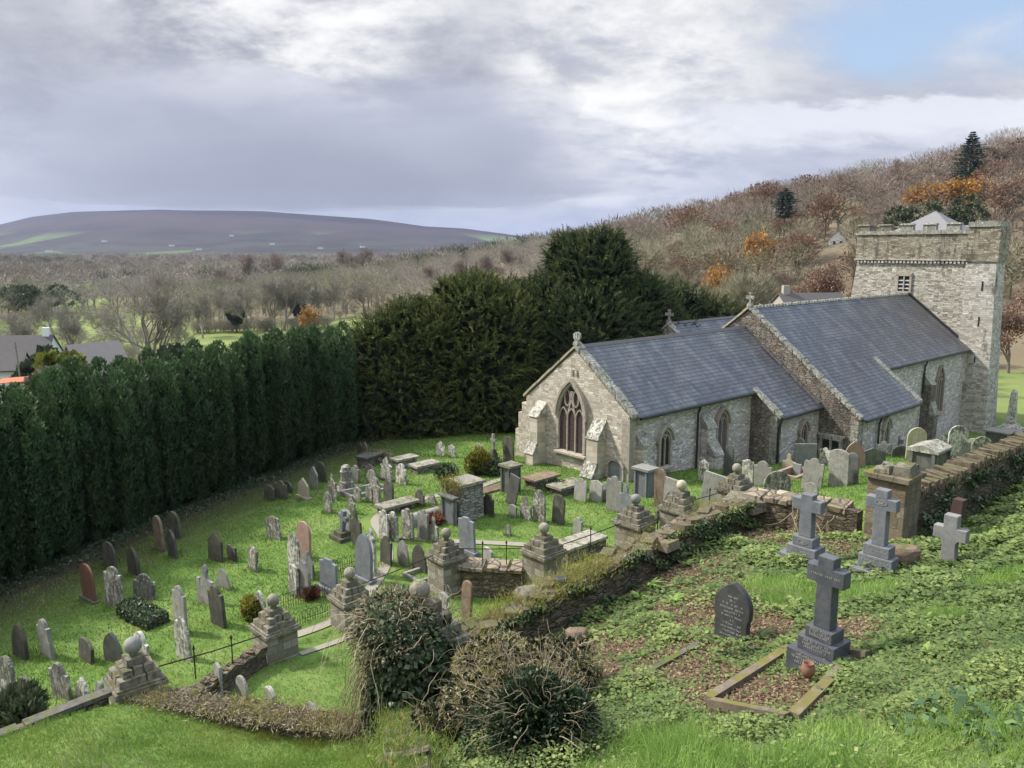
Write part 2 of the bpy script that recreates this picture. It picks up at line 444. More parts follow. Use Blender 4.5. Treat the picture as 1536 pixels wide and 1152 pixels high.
M['pillar stone'] = rubble_mat(ashlar=(.5, .27, .04), name='mossy pillar ashlar', a=(.145, .125, .085), b=(.225, .195, .135), c3=(.16, .13, .09), cell=(1.7, 1.7, 4.2), mortar=(.13, .115, .08), mort=.02, lichen=.22, lich=(.45, .43, .35), moss=.50, mosscol=(.085, .095, .03), stain=.45)
M['enclosure pillar'] = rubble_mat(ashlar=(.42, .235, .03), name='enclosure pillar ashlar', a=(.20, .185, .15), b=(.33, .315, .27), c3=(.17, .15, .115), cell=(2.2, 2.2, 4.6), mortar=(.17, .15, .12), mort=.02, lichen=.38, lich=(.52, .53, .47), moss=.15, stain=.28)
M['terrace cope'] = stone_mat('brown mossy coping', (.10, .078, .055), (.19, .15, .105), .25, (.38, .36, .30), .4, scale=1.6, moss=.42, mosscol=(.10, .105, .04), vary=0, bump=.8)
M['tomb stone'] = rubble_mat('tomb rubble', (.20, .20, .185), (.34, .335, .31), (.23, .21, .18), (2.8, 2.8, 8.0), (.05, .05, .04), .1, .45, (.52, .53, .51), moss=.15)
M['cope slabs'] = rubble_mat('mossy cope slabs', (.19, .155, .115), (.29, .245, .19), (.22, .185, .125), (3.0, 3.0, .6), (.07, .06, .045), .06, .22, (.45, .43, .37), moss=.38, mosscol=(.16, .15, .05), stain=.2)

def slate_roof():
    m, t = new_mat('slate roof')
    uv = t.n('UVMap', uv_map='UVMap').outputs[0]
    br = t.n('TexBrick', {'Vector': uv, 'Scale': 1.0, 'Color1': (.0, .0, .0), 'Color2': (1, 1, 1), 'Mortar': (.5, .5, .5), 'Mortar Size': .014, 'Brick Width': .27, 'Row Height': .26, 'Mortar Smooth': .1, 'Bias': 0.0}, offset=.5)
    tone = t.n('SeparateColor', {0: br.outputs['Color']}).outputs[0]
    sp = t.n('SeparateXYZ', {0: uv})
    fr = t.math('FRACT', t.math('DIVIDE', sp.outputs[1], .26))
    big = t.noise(uv, .45, 5, .6)
    n2 = t.noise(t.vmath('MULTIPLY', uv, (1.0, .35, 1)), 1.5, 6, .65)
    fine = t.noise(uv, 9, 5, .7)
    col = t.mix(t.step(big, .4, .62), (.072, .080, .100), (.088, .080, .094))
    col = t.mix(t.math('MULTIPLY', tone, .60), col, (.150, .153, .172))
    col = t.mix(t.math('MULTIPLY', t.step(n2, .46, .66), .75), col, (.20, .21, .225))
    st_ = t.noise(t.vmath('MULTIPLY', uv, (1.6, .22, 1)), 1.1, 5, .6)
    col = t.mix(t.math('MULTIPLY', t.step(st_, .54, .68), .6), col, (.045, .040, .048))
    # lichen dust, thicker towards the ridge of the nave
    li = t.math('ADD', t.math('MULTIPLY', fine, .6), t.math('MULTIPLY', big, .4))
    li = t.math('ADD', li, t.math('MULTIPLY', t.step(sp.outputs[1], 3.0, .8), .06))
    col = t.mix(t.math('MULTIPLY', t.step(li, .56, .66), .6), col, (.29, .31, .26))
    col = t.mix(t.math('MULTIPLY', t.step(t.noise(uv, 4.2, 3, .5), .70, .76), .7), col, (.5, .5, .48))
    lip = t.step(fr, .24, .02)
    col = t.mix(t.math('MULTIPLY', lip, .9), col, (.012, .012, .016))
    h = t.math('ADD', t.math('MULTIPLY', fr, -1.0), t.math('ADD', t.math('MULTIPLY', br.outputs['Fac'], -.6), t.math('MULTIPLY', tone, .35)))
    finish(t, col, .42, h, .8, .03, spec=.5)
    return m
M['slate roof'] = slate_roof()
def plain(name, col, rough=.6, spec=.3, metal=0.0, var=.2, scale=8):
    m, t = new_mat(name)
    c = coords(t)
    n = t.noise(c, scale, 5, .6)
    k = tuple(x * (1 - var) for x in col); k2 = tuple(min(1, x * (1 + var)) for x in col)
    finish(t, t.mix(n, k, k2), rough, n, .15, .01, spec=spec, metal=metal)
    return m
M['gutter'] = plain('black cast iron', (.018, .018, .02), .45, .5)
M['iron'] = plain('rusty iron rail', (.035, .025, .022), .8, .3)
M['lead'] = plain('lead flashing', (.33, .36, .40), .55, .4)
M['ridge tile'] = plain('grey ridge tile', (.13, .125, .13), .8)
M['render white'] = plain('white render', (.72, .74, .78), .9, var=.05)
M['terracotta'] = plain('weathered terracotta', (.20, .105, .07), .8)
M['orange roof'] = plain('orange red awning', (.42, .10, .045), .6)
M['dark opening'] = plain('dark opening', (.012, .012, .014), .5)
M['louvre'] = plain('grey louvre slate', (.30, .31, .34), .7)
M['far slate'] = plain('far slate roof', (.085, .08, .082), .8, scale=2)
M['cap slate'] = plain('grey tower cap slates', (.19, .19, .205), .8, scale=3)
M['far stone'] = plain('far barn stone', (.36, .34, .31), .9, scale=3)
M['old roof'] = plain('weathered barn roof', (.25, .225, .215), .9, scale=3)
M['red stone'] = plain('reddish block', (.065, .04, .034), .9)
M['path'] = plain('gravel path', (.25, .235, .195), .95, var=.2, scale=5)
M['bark'] = plain('bark', (.115, .095, .075), .95, scale=4)
M['wood pole'] = plain('grey wood pole', (.22, .20, .17), .9)
def glass_mat(name, col, grid):
    m, t = new_mat(name)
    c = t.n('TexCoord').outputs['Object']
    r = t.math('FRACT', t.math('MULTIPLY', t.n('SeparateXYZ', {0: c}).outputs[2], grid))
    n = t.noise(c, 7, 4, .6)
    cc = t.mix(t.step(n, .35, .7), col, tuple(x * 1.7 for x in col))
    cc = t.mix(t.math('MULTIPLY', t.step(r, .18, .06), .8), cc, tuple(x * 2.6 + .03 for x in col))
    finish(t, cc, .35, n, .3, .01, spec=.5)
    return m
M['leaded glass'] = glass_mat('leaded window glass', (.045, .032, .034), 7.0)
M['grey glass'] = glass_mat('grey leaded glass', (.075, .075, .085), 6.0)
M['dark glass'] = glass_mat('dark glass', (.014, .015, .019), 3.0)

def leaf_mat(name, c0, c1, c2, trans=.25, rough=.7, spec=.2):
    m, t = new_mat(name)
    a = t.n('Attribute', attribute_name='tint').outputs['Fac']
    r = t.n('ObjectInfo').outputs['Random']
    col = t.ramp(a, [(0.0, c0), (.55, c1), (1.0, c2)])
    v = t.n('MapRange', {'Value': r, 'To Min': .85, 'To Max': 1.15}).outputs[0]
    col = t.mix(1.0, col, t.n('CombineXYZ', {0: v, 1: v, 2: v}).outputs[0], 'MULTIPLY')
    b = t.n('BsdfPrincipled', {'Base Color': col, 'Roughness': rough, 'Specular IOR Level': spec})
    if trans:
        tr = t.n('BsdfTranslucent', {'Color': col})
        s = t.n('MixShader', {0: trans, 1: b.outputs[0], 2: tr.outputs[0]}).outputs[0]
    else:
        s = b.outputs[0]
    t.n('OutputMaterial', {'Surface': s})
    return m
M['hedge leaf'] = leaf_mat('hedge foliage', (.036, .070, .032), (.076, .135, .058), (.155, .225, .085), .15)
M['yew leaf'] = leaf_mat('yew foliage', (.032, .052, .022), (.072, .100, .036), (.180, .195, .062), .15)
M['golden yew leaf'] = leaf_mat('golden yew foliage', (.046, .067, .021), (.098, .120, .034), (.215, .218, .064), .15)
M['core'] = leaf_mat('shade dark inner foliage', (.018, .028, .014), (.024, .036, .017), (.03, .042, .02), 0)  # darker foliage copy, shade inside the crowns put into the colour
M['grass'] = leaf_mat('grass blades', (.080, .145, .030), (.140, .240, .050), (.245, .335, .095), .35)
M['dry grass'] = leaf_mat('yellow grass', (.17, .20, .04), (.29, .30, .07), (.42, .37, .15), .35)
M['herb'] = leaf_mat('herb leaves', (.095, .150, .052), (.200, .280, .090), (.350, .405, .150), .3)
M['lush'] = leaf_mat('lush leaves', (.11, .21, .04), (.21, .35, .078), (.36, .48, .15), .35)
M['litter'] = leaf_mat('leaf litter', (.075, .050, .032), (.165, .115, .072), (.33, .26, .16), .1)
M['ivy'] = leaf_mat('ivy leaves', (.018, .036, .016), (.038, .070, .028), (.125, .175, .085), .15, .45, .4)
M['twig'] = leaf_mat('dry twigs', (.14, .115, .070), (.26, .22, .145), (.40, .35, .25), .05)
M['red fern'] = leaf_mat('dead bracken', (.09, .035, .022), (.17, .070, .040), (.26, .12, .07), .2)
M['yellow bush'] = leaf_mat('yellow green shrub', (.11, .13, .02), (.22, .21, .04), (.35, .30, .07), .3)
M['bare twig'] = leaf_mat('bare grey twigs', (.19, .17, .145), (.27, .245, .205), (.36, .325, .275), .0)
M['brown twig'] = leaf_mat('bare brown twigs', (.160, .128, .104), (.235, .190, .156), (.32, .265, .22), .0)
M['olive twig'] = leaf_mat('bare olive twigs', (.175, .168, .11), (.26, .25, .165), (.35, .33, .23), .0)
M['russet'] = leaf_mat('russet leaves', (.14, .088, .062), (.215, .130, .088), (.30, .19, .125), .15)
M['orange leaf'] = leaf_mat('orange leaves', (.30, .14, .025), (.46, .22, .035), (.56, .33, .07), .3)
M['gold leaf'] = leaf_mat('golden brown leaves', (.30, .19, .06), (.42, .28, .09), (.50, .37, .15), .3)
M['fir'] = leaf_mat('fir foliage', (.015, .036, .028), (.028, .058, .042), (.055, .095, .06), .1)
M['far green'] = leaf_mat('ivy clad evergreen', (.045, .060, .034), (.075, .095, .05), (.12, .14, .07), .1)

# ------------------------------------------------------------------ terrain
def sstep(a, b, x):
    t = np.clip((np.asarray(x, float) - a) / (b - a), 0, 1)
    return t * t * (3 - 2 * t)
class TPS:
    def __init__(s, pts, lam=.02):
        s.p = np.array(pts, float); n = len(s.p)
        K = s.k(s.p[:, None, :2] - s.p[None, :, :2]) + lam * np.eye(n)
        Pm = np.c_[np.ones(n), s.p[:, :2]]
        A = np.block([[K, Pm], [Pm.T, np.zeros((3, 3))]])
        s.w = np.linalg.solve(A, np.r_[s.p[:, 2], 0, 0, 0])
    @staticmethod
    def k(d):
        r2 = (d ** 2).sum(-1)
        return np.where(r2 > 0, r2 * np.log(np.maximum(r2, 1e-12)), 0) * .01
    def __call__(s, X, Y):
        q = np.stack([X, Y], -1)
        out_ = np.zeros(len(q))
        for i in range(0, len(q), 20000):
            b = q[i:i + 20000]
            out_[i:i + 20000] = s.k(b[:, None] - s.p[None, :, :2]) @ s.w[:-3] + s.w[-3] + b @ s.w[-2:]
        return out_
LOW = TPS([(3.3, 40, 0), (-2, 33, -.05), (-10, 28, -.4), (-15, 26, -.8), (-17, 20, -.7), (-12, 19, -.3), (-14, 14, .2), (-9, 15, .6), (-22, 30, -1.2),
           (-11, 36, -.5), (-9.5, 48, -.8), (-4, 45, -.4), (0, 52, -.6), (-7, 21, 0), (-2, 23, 0), (1, 25, 0), (4.5, 27, .3), (8.5, 30, .8), (-3, 17, .3), (2, 20, .3),
           (8.9, 38.6, .05), (13, 33, 1.2), (16, 30, 2.2), (16, 37, .4), (19, 33, 2.0), (14, 46, -.9), (22, 30, 2.9), (27, 51, -1.2), (40, 58, -3),
           (30, 40, .8), (40, 45, 1.0), (35, 30, 4.0), (45, 64, -2.5), (60, 60, 0), (-40, 30, -2.5), (-30, 60, -3), (-10, 80, -3), (20, 90, -3.5), (10, 26, 2.0), (7, 23, 1.8), (13, 25, 2.6)])
up_pts = [P(*q) for q in [(1235, 1000, 10.5), (1095, 965, 12.3), (1210, 845, 16), (1315, 858, 14.5), (1420, 857, 14.5), (1335, 812, 17.5), (1240, 805, 18.5), (1130, 792, 20),
                          (1380, 830, 18), (1536, 720, 24.8), (900, 930, 15.2), (800, 1090, 10.5), (950, 1152, 9), (1400, 1152, 7), (1536, 1000, 8), (1536, 800, 14.5),
                          (100, 1100, 13.5), (20, 1095, 14.2), (200, 1045, 15.8), (560, 1152, 11.5), (300, 1152, 11.8), (440, 1142, 13.3), (320, 1095, 14.5), (1030, 860, 16.6)]]
UP = TPS(up_pts + [(-16, 9, 1.2), (22, 14, 8.6), (10, 4, 8.8), (0, 2, 8.4), (-8, 5, 4.2), (0, -4, 10), (30, 28, 5.2), (14, 12, 7.0)])
# line that parts the upper terrace from the churchyard (the retaining walls stand on it)
DIV = np.array([(-30, 3), (-14, 10.2), (-9.92, 14.0), (-8.4, 15.9), (-2.2, 13.9), (0.1, 14.9), (2.0, 16.3), (4.3, 18.4), (6.5, 20.3), (8.9, 17.9), (16.8, 25.1), (26, 32.5), (50, 50)], float)
def seg_dist(X, Y, poly):
    """signed distance to the dividing line, positive on the upper (camera) side"""
    q = np.stack([X, Y], -1); best = np.full(len(q), 1e9); sg = np.ones(len(q))
    for a, b in zip(poly[:-1], poly[1:]):
        ab = b - a
        t = np.clip(((q - a) @ ab) / (ab @ ab), 0, 1)
        c = a + t[:, None] * ab
        d = np.hypot(*(q - c).T)
        cr = ab[0] * (q[:, 1] - a[1]) - ab[1] * (q[:, 0] - a[0])
        u = d < best - 1e-9
        best = np.where(u, d, best); sg = np.where(u, np.where(cr > 0, -1, 1), sg)
    # corners: decide by a crossing count towards the far churchyard
    inside = np.zeros(len(q), bool)
    ring = np.vstack([poly, [(80, -40), (-60, -40)]])
    for a, b in zip(ring, np.roll(ring, -1, 0)):
        cnd = (a[1] > q[:, 1]) != (b[1] > q[:, 1])
        with np.errstate(divide='ignore', invalid='ignore'):
            xi = (b[0] - a[0]) * (q[:, 1] - a[1]) / (b[1] - a[1]) + a[0]
        inside ^= cnd & (q[:, 0] < xi)
    return np.where(inside, best, -best)
RIDGE = np.array([(330, 60, 58), (250, 150, 48), (190, 265, 39), (165, 310, 33), (127, 450, 20), (92, 650, 9), (60, 900, -4), (20, 1300, -10)], float)
HILL = np.array([(-1.3, 385), (-.85, 375), (-.66, 344), (-.60, 328), (-.55, 321), (-.44, 316), (-.31, 320), (-.18, 331), (-.11, 341), (-.06, 343), (-.01, 350), (.03, 357), (.10, 362), (.3, 372), (1.2, 380)])
def far_height(X, Y):
    r = np.hypot(X, Y)
    z = -3 - 11.5 * sstep(60, 190, r) + 7 * sstep(420, 1000, r)
    rx = RIDGE[:, :2]
    best = np.full(len(X), 1e9); hz = np.zeros(len(X)); q = np.stack([X, Y], -1)
    for i in range(len(rx) - 1):
        ab = rx[i + 1] - rx[i]
        t = np.clip(((q - rx[i]) @ ab) / (ab @ ab), 0, 1)
        d = np.hypot(*(q - rx[i] - t[:, None] * ab).T)
        h = RIDGE[i, 2] + t * (RIDGE[i + 1, 2] - RIDGE[i, 2])
        u = d < best
        best = np.where(u, d, best); hz = np.where(u, h, hz)
    wdt = np.clip(82 + .22 * Y, 90, 190)
    z = z + (hz - z) * np.exp(-(best / wdt) ** 2)
    # the mountain across the valley
    rr = X / np.maximum(Y, 1)
    top = (375 - np.interp(rr, HILL[:, 0], HILL[:, 1])) / F_PX * 4600 + CAM_Z
    k = sstep(1700, 4600, Y) ** 1.25
    n = 9 * np.sin(X / 310 + 1.3) * np.sin(Y / 420) + 5 * np.sin(X / 130) * np.sin(Y / 170 + 2)
    z = z + (np.maximum(top, -4) + 4 + n * .5) * k
    return z
def low_height(X, Y):
    X = np.asarray(X, float); Y = np.asarray(Y, float)
    r = np.hypot(X, Y)
    near = LOW(np.clip(X, -60, 70), np.clip(Y, -10, 100))
    k = sstep(48, 85, r)
    return near * (1 - k) + far_height(X, Y) * k if True else near
def H(X, Y):
    X = np.atleast_1d(np.asarray(X, float)); Y = np.atleast_1d(np.asarray(Y, float))
    lo = low_height(X, Y)
    nearm = np.hypot(X, Y) < 60
    d = np.full(len(X), -9.0)
    if nearm.any(): d[nearm] = seg_dist(X[nearm], Y[nearm], DIV)
    m = sstep(-.22, .22, d)
    up = UP(np.clip(X, -30, 50), np.clip(Y, -10, 50))
    return lo * (1 - m) + up * m
def h1(x, y): return float(H([x], [y])[0])
def low1(x, y): return float(low_height(np.array([x]), np.array([y]))[0])
def up1(x, y): return float(UP(np.array([x]), np.array([y]))[0])
def hit(x, y, fn=low1, y0=6.0, y1=140.0):
    """where the line of sight of photo pixel (x, y) meets the ground"""
    d = ray(x, y); d = d / d[1]
    a = y0; prev = None
    Ys = np.arange(y0, y1, .25)
    if fn is low1: z = low_height(d[0] * Ys, Ys)
    elif fn is up1: z = UP(d[0] * Ys, Ys)
    else: z = H(d[0] * Ys, Ys)
    g = CAM_Z + d[2] * Ys - z
    i = np.argmax(g < 0)
    if g[i] >= 0: i = len(Ys) - 1
    Y = Ys[i] - .25 * (-g[i]) / max(g[i - 1] - g[i], 1e-6) if i else Ys[0]
    return d[0] * Y, Y, CAM_Z + d[2] * Y

def up_px(x, y): return hit(x, y, up1, 5, 30)
_G = rng.random((64, 64))
def vnoise(X, Y, s):
    x = X / s; y = Y / s
    i = np.floor(x).astype(int); j = np.floor(y).astype(int); u = x - i; v = y - j
    u = u * u * (3 - 2 * u); v = v * v * (3 - 2 * v)
    g = lambda a, b: _G[a % 64, b % 64]
    return (g(i, j) * (1 - u) + g(i + 1, j) * u) * (1 - v) + (g(i, j + 1) * (1 - u) + g(i + 1, j + 1) * u) * v
def upc(*pix): return [(*up_px(x, y)[:2], rr) for x, y, rr in pix]
GRASS_C = upc((1085, 1150, .8), (960, 1140, .9), (1230, 1130, .9), (1190, 895, .8), (1300, 890, .8), (1410, 925, .45), (1490, 805, .9), (1500, 1140, .8), (1360, 1125, 1.0), (1150, 880, .6), (1020, 1110, .6), (1190, 1150, .7), (1500, 870, .6))
LITTER_C = upc((1000, 860, 1.6), (1160, 800, 1.5), (930, 960, 1.1), (1050, 920, 1.3), (1150, 1040, .75), (1090, 1030, .7), (1020, 990, .9), (930, 880, 1.2), (1250, 820, .9), (1270, 945, .6), (1130, 945, .8), (890, 1010, .8))
def blob(X, Y, C):
    o = np.zeros(len(X))
    for x, y, rr in C: o = np.maximum(o, np.exp(-((X - x) ** 2 + (Y - y) ** 2) / rr ** 2))
    return o
def ground():
    th = np.unique(np.r_[np.linspace(rad(-180), rad(-60), 40), np.linspace(rad(-60), rad(60), 560), np.linspace(rad(60), rad(180), 40)])
    r = np.r_[0.4, 1.5, 3, np.geomspace(4.5, 34, 250)[:], np.geomspace(34.4, 7600, 200)]
    TH, R = np.meshgrid(th, r)
    X = (R * np.sin(TH)).ravel(); Y = (R * np.cos(TH)).ravel()
    Z = H(X, Y)
    nt, nr = len(th), len(r)
    i = np.arange(nr - 1)[:, None] * nt + np.arange(nt - 1)[None]
    Q = np.stack([i, i + 1, i + nt + 1, i + nt], -1).reshape(-1, 4)[:, ::-1]
    # ground cover kind per vertex: 0 lawn, 1 terrace soil and litter, 2 pasture, 3 woodland floor, 4 moor
    d = np.full(len(X), -9.0); nm = R.ravel() < 60
    d[nm] = seg_dist(X[nm], Y[nm], DIV)
    terr = (sstep(-.1, .3, d) * sstep(-2.4, -1.2, X)).astype(np.float32)
    wood = np.maximum(sstep(-2, 8, far_height(X, Y) + 12 * sstep(0, 60, X)) * sstep(66, 100, R.ravel()), sstep(.25, .5, vnoise(X + 300, Y * .8 + 50, 70)) * sstep(235, 290, Y)) * (1 - sstep(1700, 2400, Y)) * (1 - (X > .60 * Y) * (R.ravel() < 135) * (X > 0)); wood = wood.astype(np.float32)
    litter = blob(X, Y, LITTER_C).astype(np.float32)
    shade = np.clip(1 - sstep(1.0, 6.0, np.abs((X + 20.0) * .925 - (Y - 25) * .38)), 0, 1) * (R.ravel() < 62)  # hedge shade painted into the ground colour, along with its bare foot
    moor = sstep(1700, 2300, Y + 0.0 * X).astype(np.float32)
    far = sstep(62, 95, R.ravel()).astype(np.float32)
    V = np.stack([X, Y, Z], -1)
    m, t = new_mat('ground')
    c = t.n('TexCoord').outputs['Object']
    def at(nm_): return t.n('Attribute', attribute_name=nm_).outputs['Fac']
    n1 = t.noise(c, .35, 6, .6); n2 = t.noise(c, 2.4, 6, .7); n3 = t.noise(c, 14, 4, .7)
    lawn = t.mix(t.step(n2, .3, .7), (.080, .138, .032), (.135, .220, .052))
    lawn = t.mix(t.math('MULTIPLY', t.step(n1, .45, .66), .6), lawn, (.205, .265, .085))
    lawn = t.mix(t.math('MULTIPLY', n3, .35), lawn, (.05, .09, .02))
    lawn = t.mix(t.math('MULTIPLY', t.step(t.noise(t.vmath('ADD', c, (40, 9, 0)), .9, 6, .7), .56, .70), .45), lawn, (.17, .16, .075))
    soil = t.mix(n3, (.05, .034, .024), (.15, .10, .068))
    soil = t.mix(t.step(t.math('SUBTRACT', n2, t.math('MULTIPLY', at('litter'), .30)), .28, .46), soil, t.mix(n3, (.06, .09, .035), (.15, .20, .075)))
    vor = t.n('TexVoronoi', {'Vector': t.vmath('MULTIPLY', c, (.010, .0065, 0)), 'Scale': 1.0})
    fv = t.n('SeparateColor', {0: vor.outputs['Color']})
    past = t.mix(t.step(fv.outputs[0], .15, .8), (.12, .17, .05), (.20, .26, .08))
    past = t.mix(t.math('MULTIPLY', t.step(n1, .45, .6), .5), past, (.17, .16, .09))
    wf = t.mix(n2, (.13, .105, .075), (.21, .175, .12))
    vm = t.n('TexVoronoi', {'Vector': t.vmath('MULTIPLY', c, (.0042, .0016, 0)), 'Scale': 1.0, 'Randomness': 1.0})
    fm = t.n('SeparateColor', {0: vm.outputs['Color']})
    hz = t.n('SeparateXYZ', {0: c}).outputs[2]
    nm_ = t.noise(c, .0018, 8, .65)
    moorc = t.mix(t.step(nm_, .38, .62), (.022, .017, .019), (.043, .028, .030))  # kept dark: cloud shadow on the mountain put into the colour
    fld = t.math('MULTIPLY', t.step(hz, 95, 50), t.step(fm.outputs[0], .66, .70))
    fld = t.math('MULTIPLY', fld, t.step(nm_, .40, .50))
    moorc = t.mix(fld, moorc, t.mix(fm.outputs[1], (.055, .095, .035), (.12, .17, .06)))
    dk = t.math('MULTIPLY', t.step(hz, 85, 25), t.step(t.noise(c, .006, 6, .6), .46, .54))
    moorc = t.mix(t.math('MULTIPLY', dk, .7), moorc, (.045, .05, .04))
    col = t.mix(at('terrace'), lawn, soil)
    col = t.mix(at('far'), col, past)
    col = t.mix(at('wood'), col, wf)
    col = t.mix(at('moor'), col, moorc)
    hedg = t.n('TexVoronoi', {'Vector': t.vmath('MULTIPLY', c, (.0042, .0016, 0)), 'Scale': 1.0, 'Randomness': 1.0}, feature='DISTANCE_TO_EDGE').outputs['Distance']
    col = t.mix(t.math('MULTIPLY', t.math('MULTIPLY', at('moor'), fld), t.step(hedg, .05, .02)), col, (.03, .035, .025))
    col = t.mix(at('bare'), col, (.045, .040, .026))  # dark earth with the hedge's shade painted in
    finish(t, col, .95, t.math('ADD', n2, n3), .5, .06, spec=.1)
    o = np_mesh('ground', V, Q, m, smooth=True)
    me = o.data
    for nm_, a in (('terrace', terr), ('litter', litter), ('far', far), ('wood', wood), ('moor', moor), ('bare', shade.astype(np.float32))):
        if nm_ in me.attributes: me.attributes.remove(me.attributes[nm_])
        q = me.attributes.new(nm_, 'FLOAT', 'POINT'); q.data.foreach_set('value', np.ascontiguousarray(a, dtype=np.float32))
    tag(o, kind='structure')
ground()

# gravel paths across the lawn: low sheets following the ground
def strip(name, pts, width, mat, lift=.03, label=None):
    pts = [np.array(p) for p in pts]; L = []
    for a, b in zip(pts[:-1], pts[1:]):
        n = max(2, int(np.hypot(*(b - a)) / .5))
        L += [a + (b - a) * i / n for i in range(n)]
    L.append(pts[-1]); L = np.array(L)
    for _ in range(3): L[1:-1] = (L[:-2] + 2 * L[1:-1] + L[2:]) / 4
    T = np.gradient(L, axis=0); T /= np.hypot(*T.T)[:, None]
    Nn = np.stack([-T[:, 1], T[:, 0]], 1)
    V = []
    for k in (-.5, -.25, 0, .25, .5):
        q = L + Nn * width * k
        V.append(np.c_[q, low_height(q[:, 0], q[:, 1]) + lift])
    V = np.array(V); n = len(L)
    i = np.arange(4)[:, None] * n + np.arange(n - 1)[None]
    Q = np.stack([i, i + 1, i + n + 1, i + n], -1).reshape(-1, 4)
    o = np_mesh(name, V.reshape(-1, 3), Q, mat, smooth=True)
    tag(o, kind='structure')
def lp(*pix): return [hit(x, y)[:2] for x, y in pix]
strip('gravel_path', lp((430, 958), (480, 942), (520, 925), (560, 880), (585, 840), (575, 800), (556, 782), (572, 768), (620, 752), (700, 735)), .42, M['path'])
strip('gravel_path', lp((450, 982), (500, 966), (560, 942)), .26, M['path'])
strip('gravel_path', lp((600, 806), (650, 812), (720, 814), (800, 818), (850, 822)), .38, M['path'], .034)
strip('gravel_path', lp((708, 736), (740, 722), (765, 716)), .45, M['path'], .034)

# ------------------------------------------------------------------ church
CH_A = rad(48.2)
CH_RZ = math.pi / 2 - CH_A                 # local x = west along the nave, local y = south (away from camera)
CH0 = (3.266, 40.0, 0.0)
FACE = CH_RZ                               # graves are set square to the church; their faces look to local -x
church = empty('church', CH0, CH_RZ)
tag(church, 'medieval grey stone church with slate roofs and a battlemented west tower', 'church')
def chw(u, v, z=0.0):
    a = CH_A
    return CH0[0] + u * math.sin(a) + v * math.cos(a), CH0[1] + u * math.cos(a) - v * math.sin(a), z
def u_of(px, v, z=1.5):
    lo, hi = -2.0, 60.0
    for _ in range(50):
        mid = (lo + hi) / 2
        if proj(*chw(mid, v, z))[0] < px: lo = mid
        else: hi = mid
    return lo
ZR, ZE, W = 6.40, 3.46, 3.70
U1, L1, W2 = 10.96, 15.88, 5.33
ZRN, V0, WN = 7.65, 0.20, 5.30
W3, U2, L2 = 7.75, 24.37, 40.63
sl = (ZR - ZE) / W
sn = (ZRN - 3.59) / (WN - V0)
zc = lambda v: ZR - sl * abs(v)            # chancel roof plane
zn = lambda v: ZRN - sn * abs(v - V0)      # nave roof plane
GB = -5.0
class CB(MB):
    """points are given as (u, v, z) with v towards the camera side"""
    def build(s, name, mat, parent=church, **k):
        s.v = [(q[0], -q[1], q[2]) for q in s.v]
        return MB.build(s, name, mat, parent, **k)
def wall_prism(name, outline, u0, u1, mat, parent=church):
    return CB().prism(outline, 0, u0, u1).build(name, mat, parent)
# walls
wall_prism('east_gable_wall', [(-W, GB), (W, GB), (W, ZE - .08), (0, ZR - .08), (-W, ZE - .08)], 0, .7, M['gable stone'])
CB().box((6.0, 0, GB), (10.6, 2 * W - .06, ZE - GB - .12)).build('chancel_wall', M['shade tinted stone'], church)
CB().hexa([(U1, 0, GB), (L1, 0, GB), (L1, W2, GB), (U1, W2, GB), (U1, 0, zc(W2) - .1), (L1, 0, zc(W2) - .1), (L1, W2, zc(W2) - .1), (U1, W2, zc(W2) - .1)]).build('chapel_wall', M['shade tinted stone'], church)
wall_prism('chapel_east_wall', [(W - .1, GB), (W2 + .02, GB), (W2 + .02, zc(W2) - .05), (W - .1, zc(W - .1) - .05)], U1 - .03, U1 + .5, M['dark wall stone'])
VS = 2 * V0 - WN
wall_prism('nave_east_wall', [(VS, GB), (W3, GB), (W3, zn(W3) - .05), (V0, ZRN - .05), (VS, zn(VS) - .05)], L1, L1 + .7, M['dark wall stone'])
CB().hexa([(L1 + .6, VS, GB), (L2, VS, GB), (L2, WN, GB), (L1 + .6, WN, GB), (L1 + .6, VS, 3.5), (L2, VS, 3.5), (L2, WN, 3.5), (L1 + .6, WN, 3.5)]).build('nave_wall', M['shade tinted stone'], church)
CB().hexa([(L1 + .6, WN - .5, GB), (U2, WN - .5, GB), (U2, W3 - .02, GB), (L1 + .6, W3 - .02, GB), (L1 + .6, WN - .5, 1.6), (U2, WN - .5, 1.6), (U2, W3 - .02, 1.6), (L1 + .6, W3 - .02, 1.6)]).build('aisle_wall', M['shade tinted stone'], church)
# roofs as slabs with uv in metres
def roof(name, corners, along, thick=.09, parent=church, drop=0.0):
    """corners: (u, v, z) ridge start, ridge end, then eave end .. eave start (may have more points)"""
    pts = [Vector((q[0], -q[1], q[2])) for q in corners]
    n = (pts[1] - pts[0]).cross(pts[-1] - pts[0]).normalized()
    if n.z < 0: n = -n
    up = [p + n * thick for p in pts]
    me = bpy.data.meshes.new(name)
    k = len(pts)
    fs = [tuple(range(k)), tuple(range(2 * k - 1, k - 1, -1))] + [(i, (i + 1) % k, k + (i + 1) % k, k + i) for i in range(k)]
    me.from_pydata([tuple(p) for p in up + pts], [], fs)
    import bmesh
    bm = bmesh.new(); bm.from_mesh(me); bmesh.ops.recalc_face_normals(bm, faces=bm.faces)
    uvl = bm.loops.layers.uv.new('UVMap')
    ex = (pts[1] - pts[0]).normalized(); ey = n.cross(ex).normalized()
    if ey.z > 0: ey = -ey
    for f in bm.faces:
        for l in f.loops:
            d = l.vert.co - pts[0]
            l[uvl].uv = (d.dot(ex), d.dot(ey) + drop)
    bm.to_mesh(me); bm.free()
    me.materials.append(M['slate roof'])
    o = bpy.data.objects.new(name, me); COL.objects.link(o); o.parent = parent
    return o
eo = .22
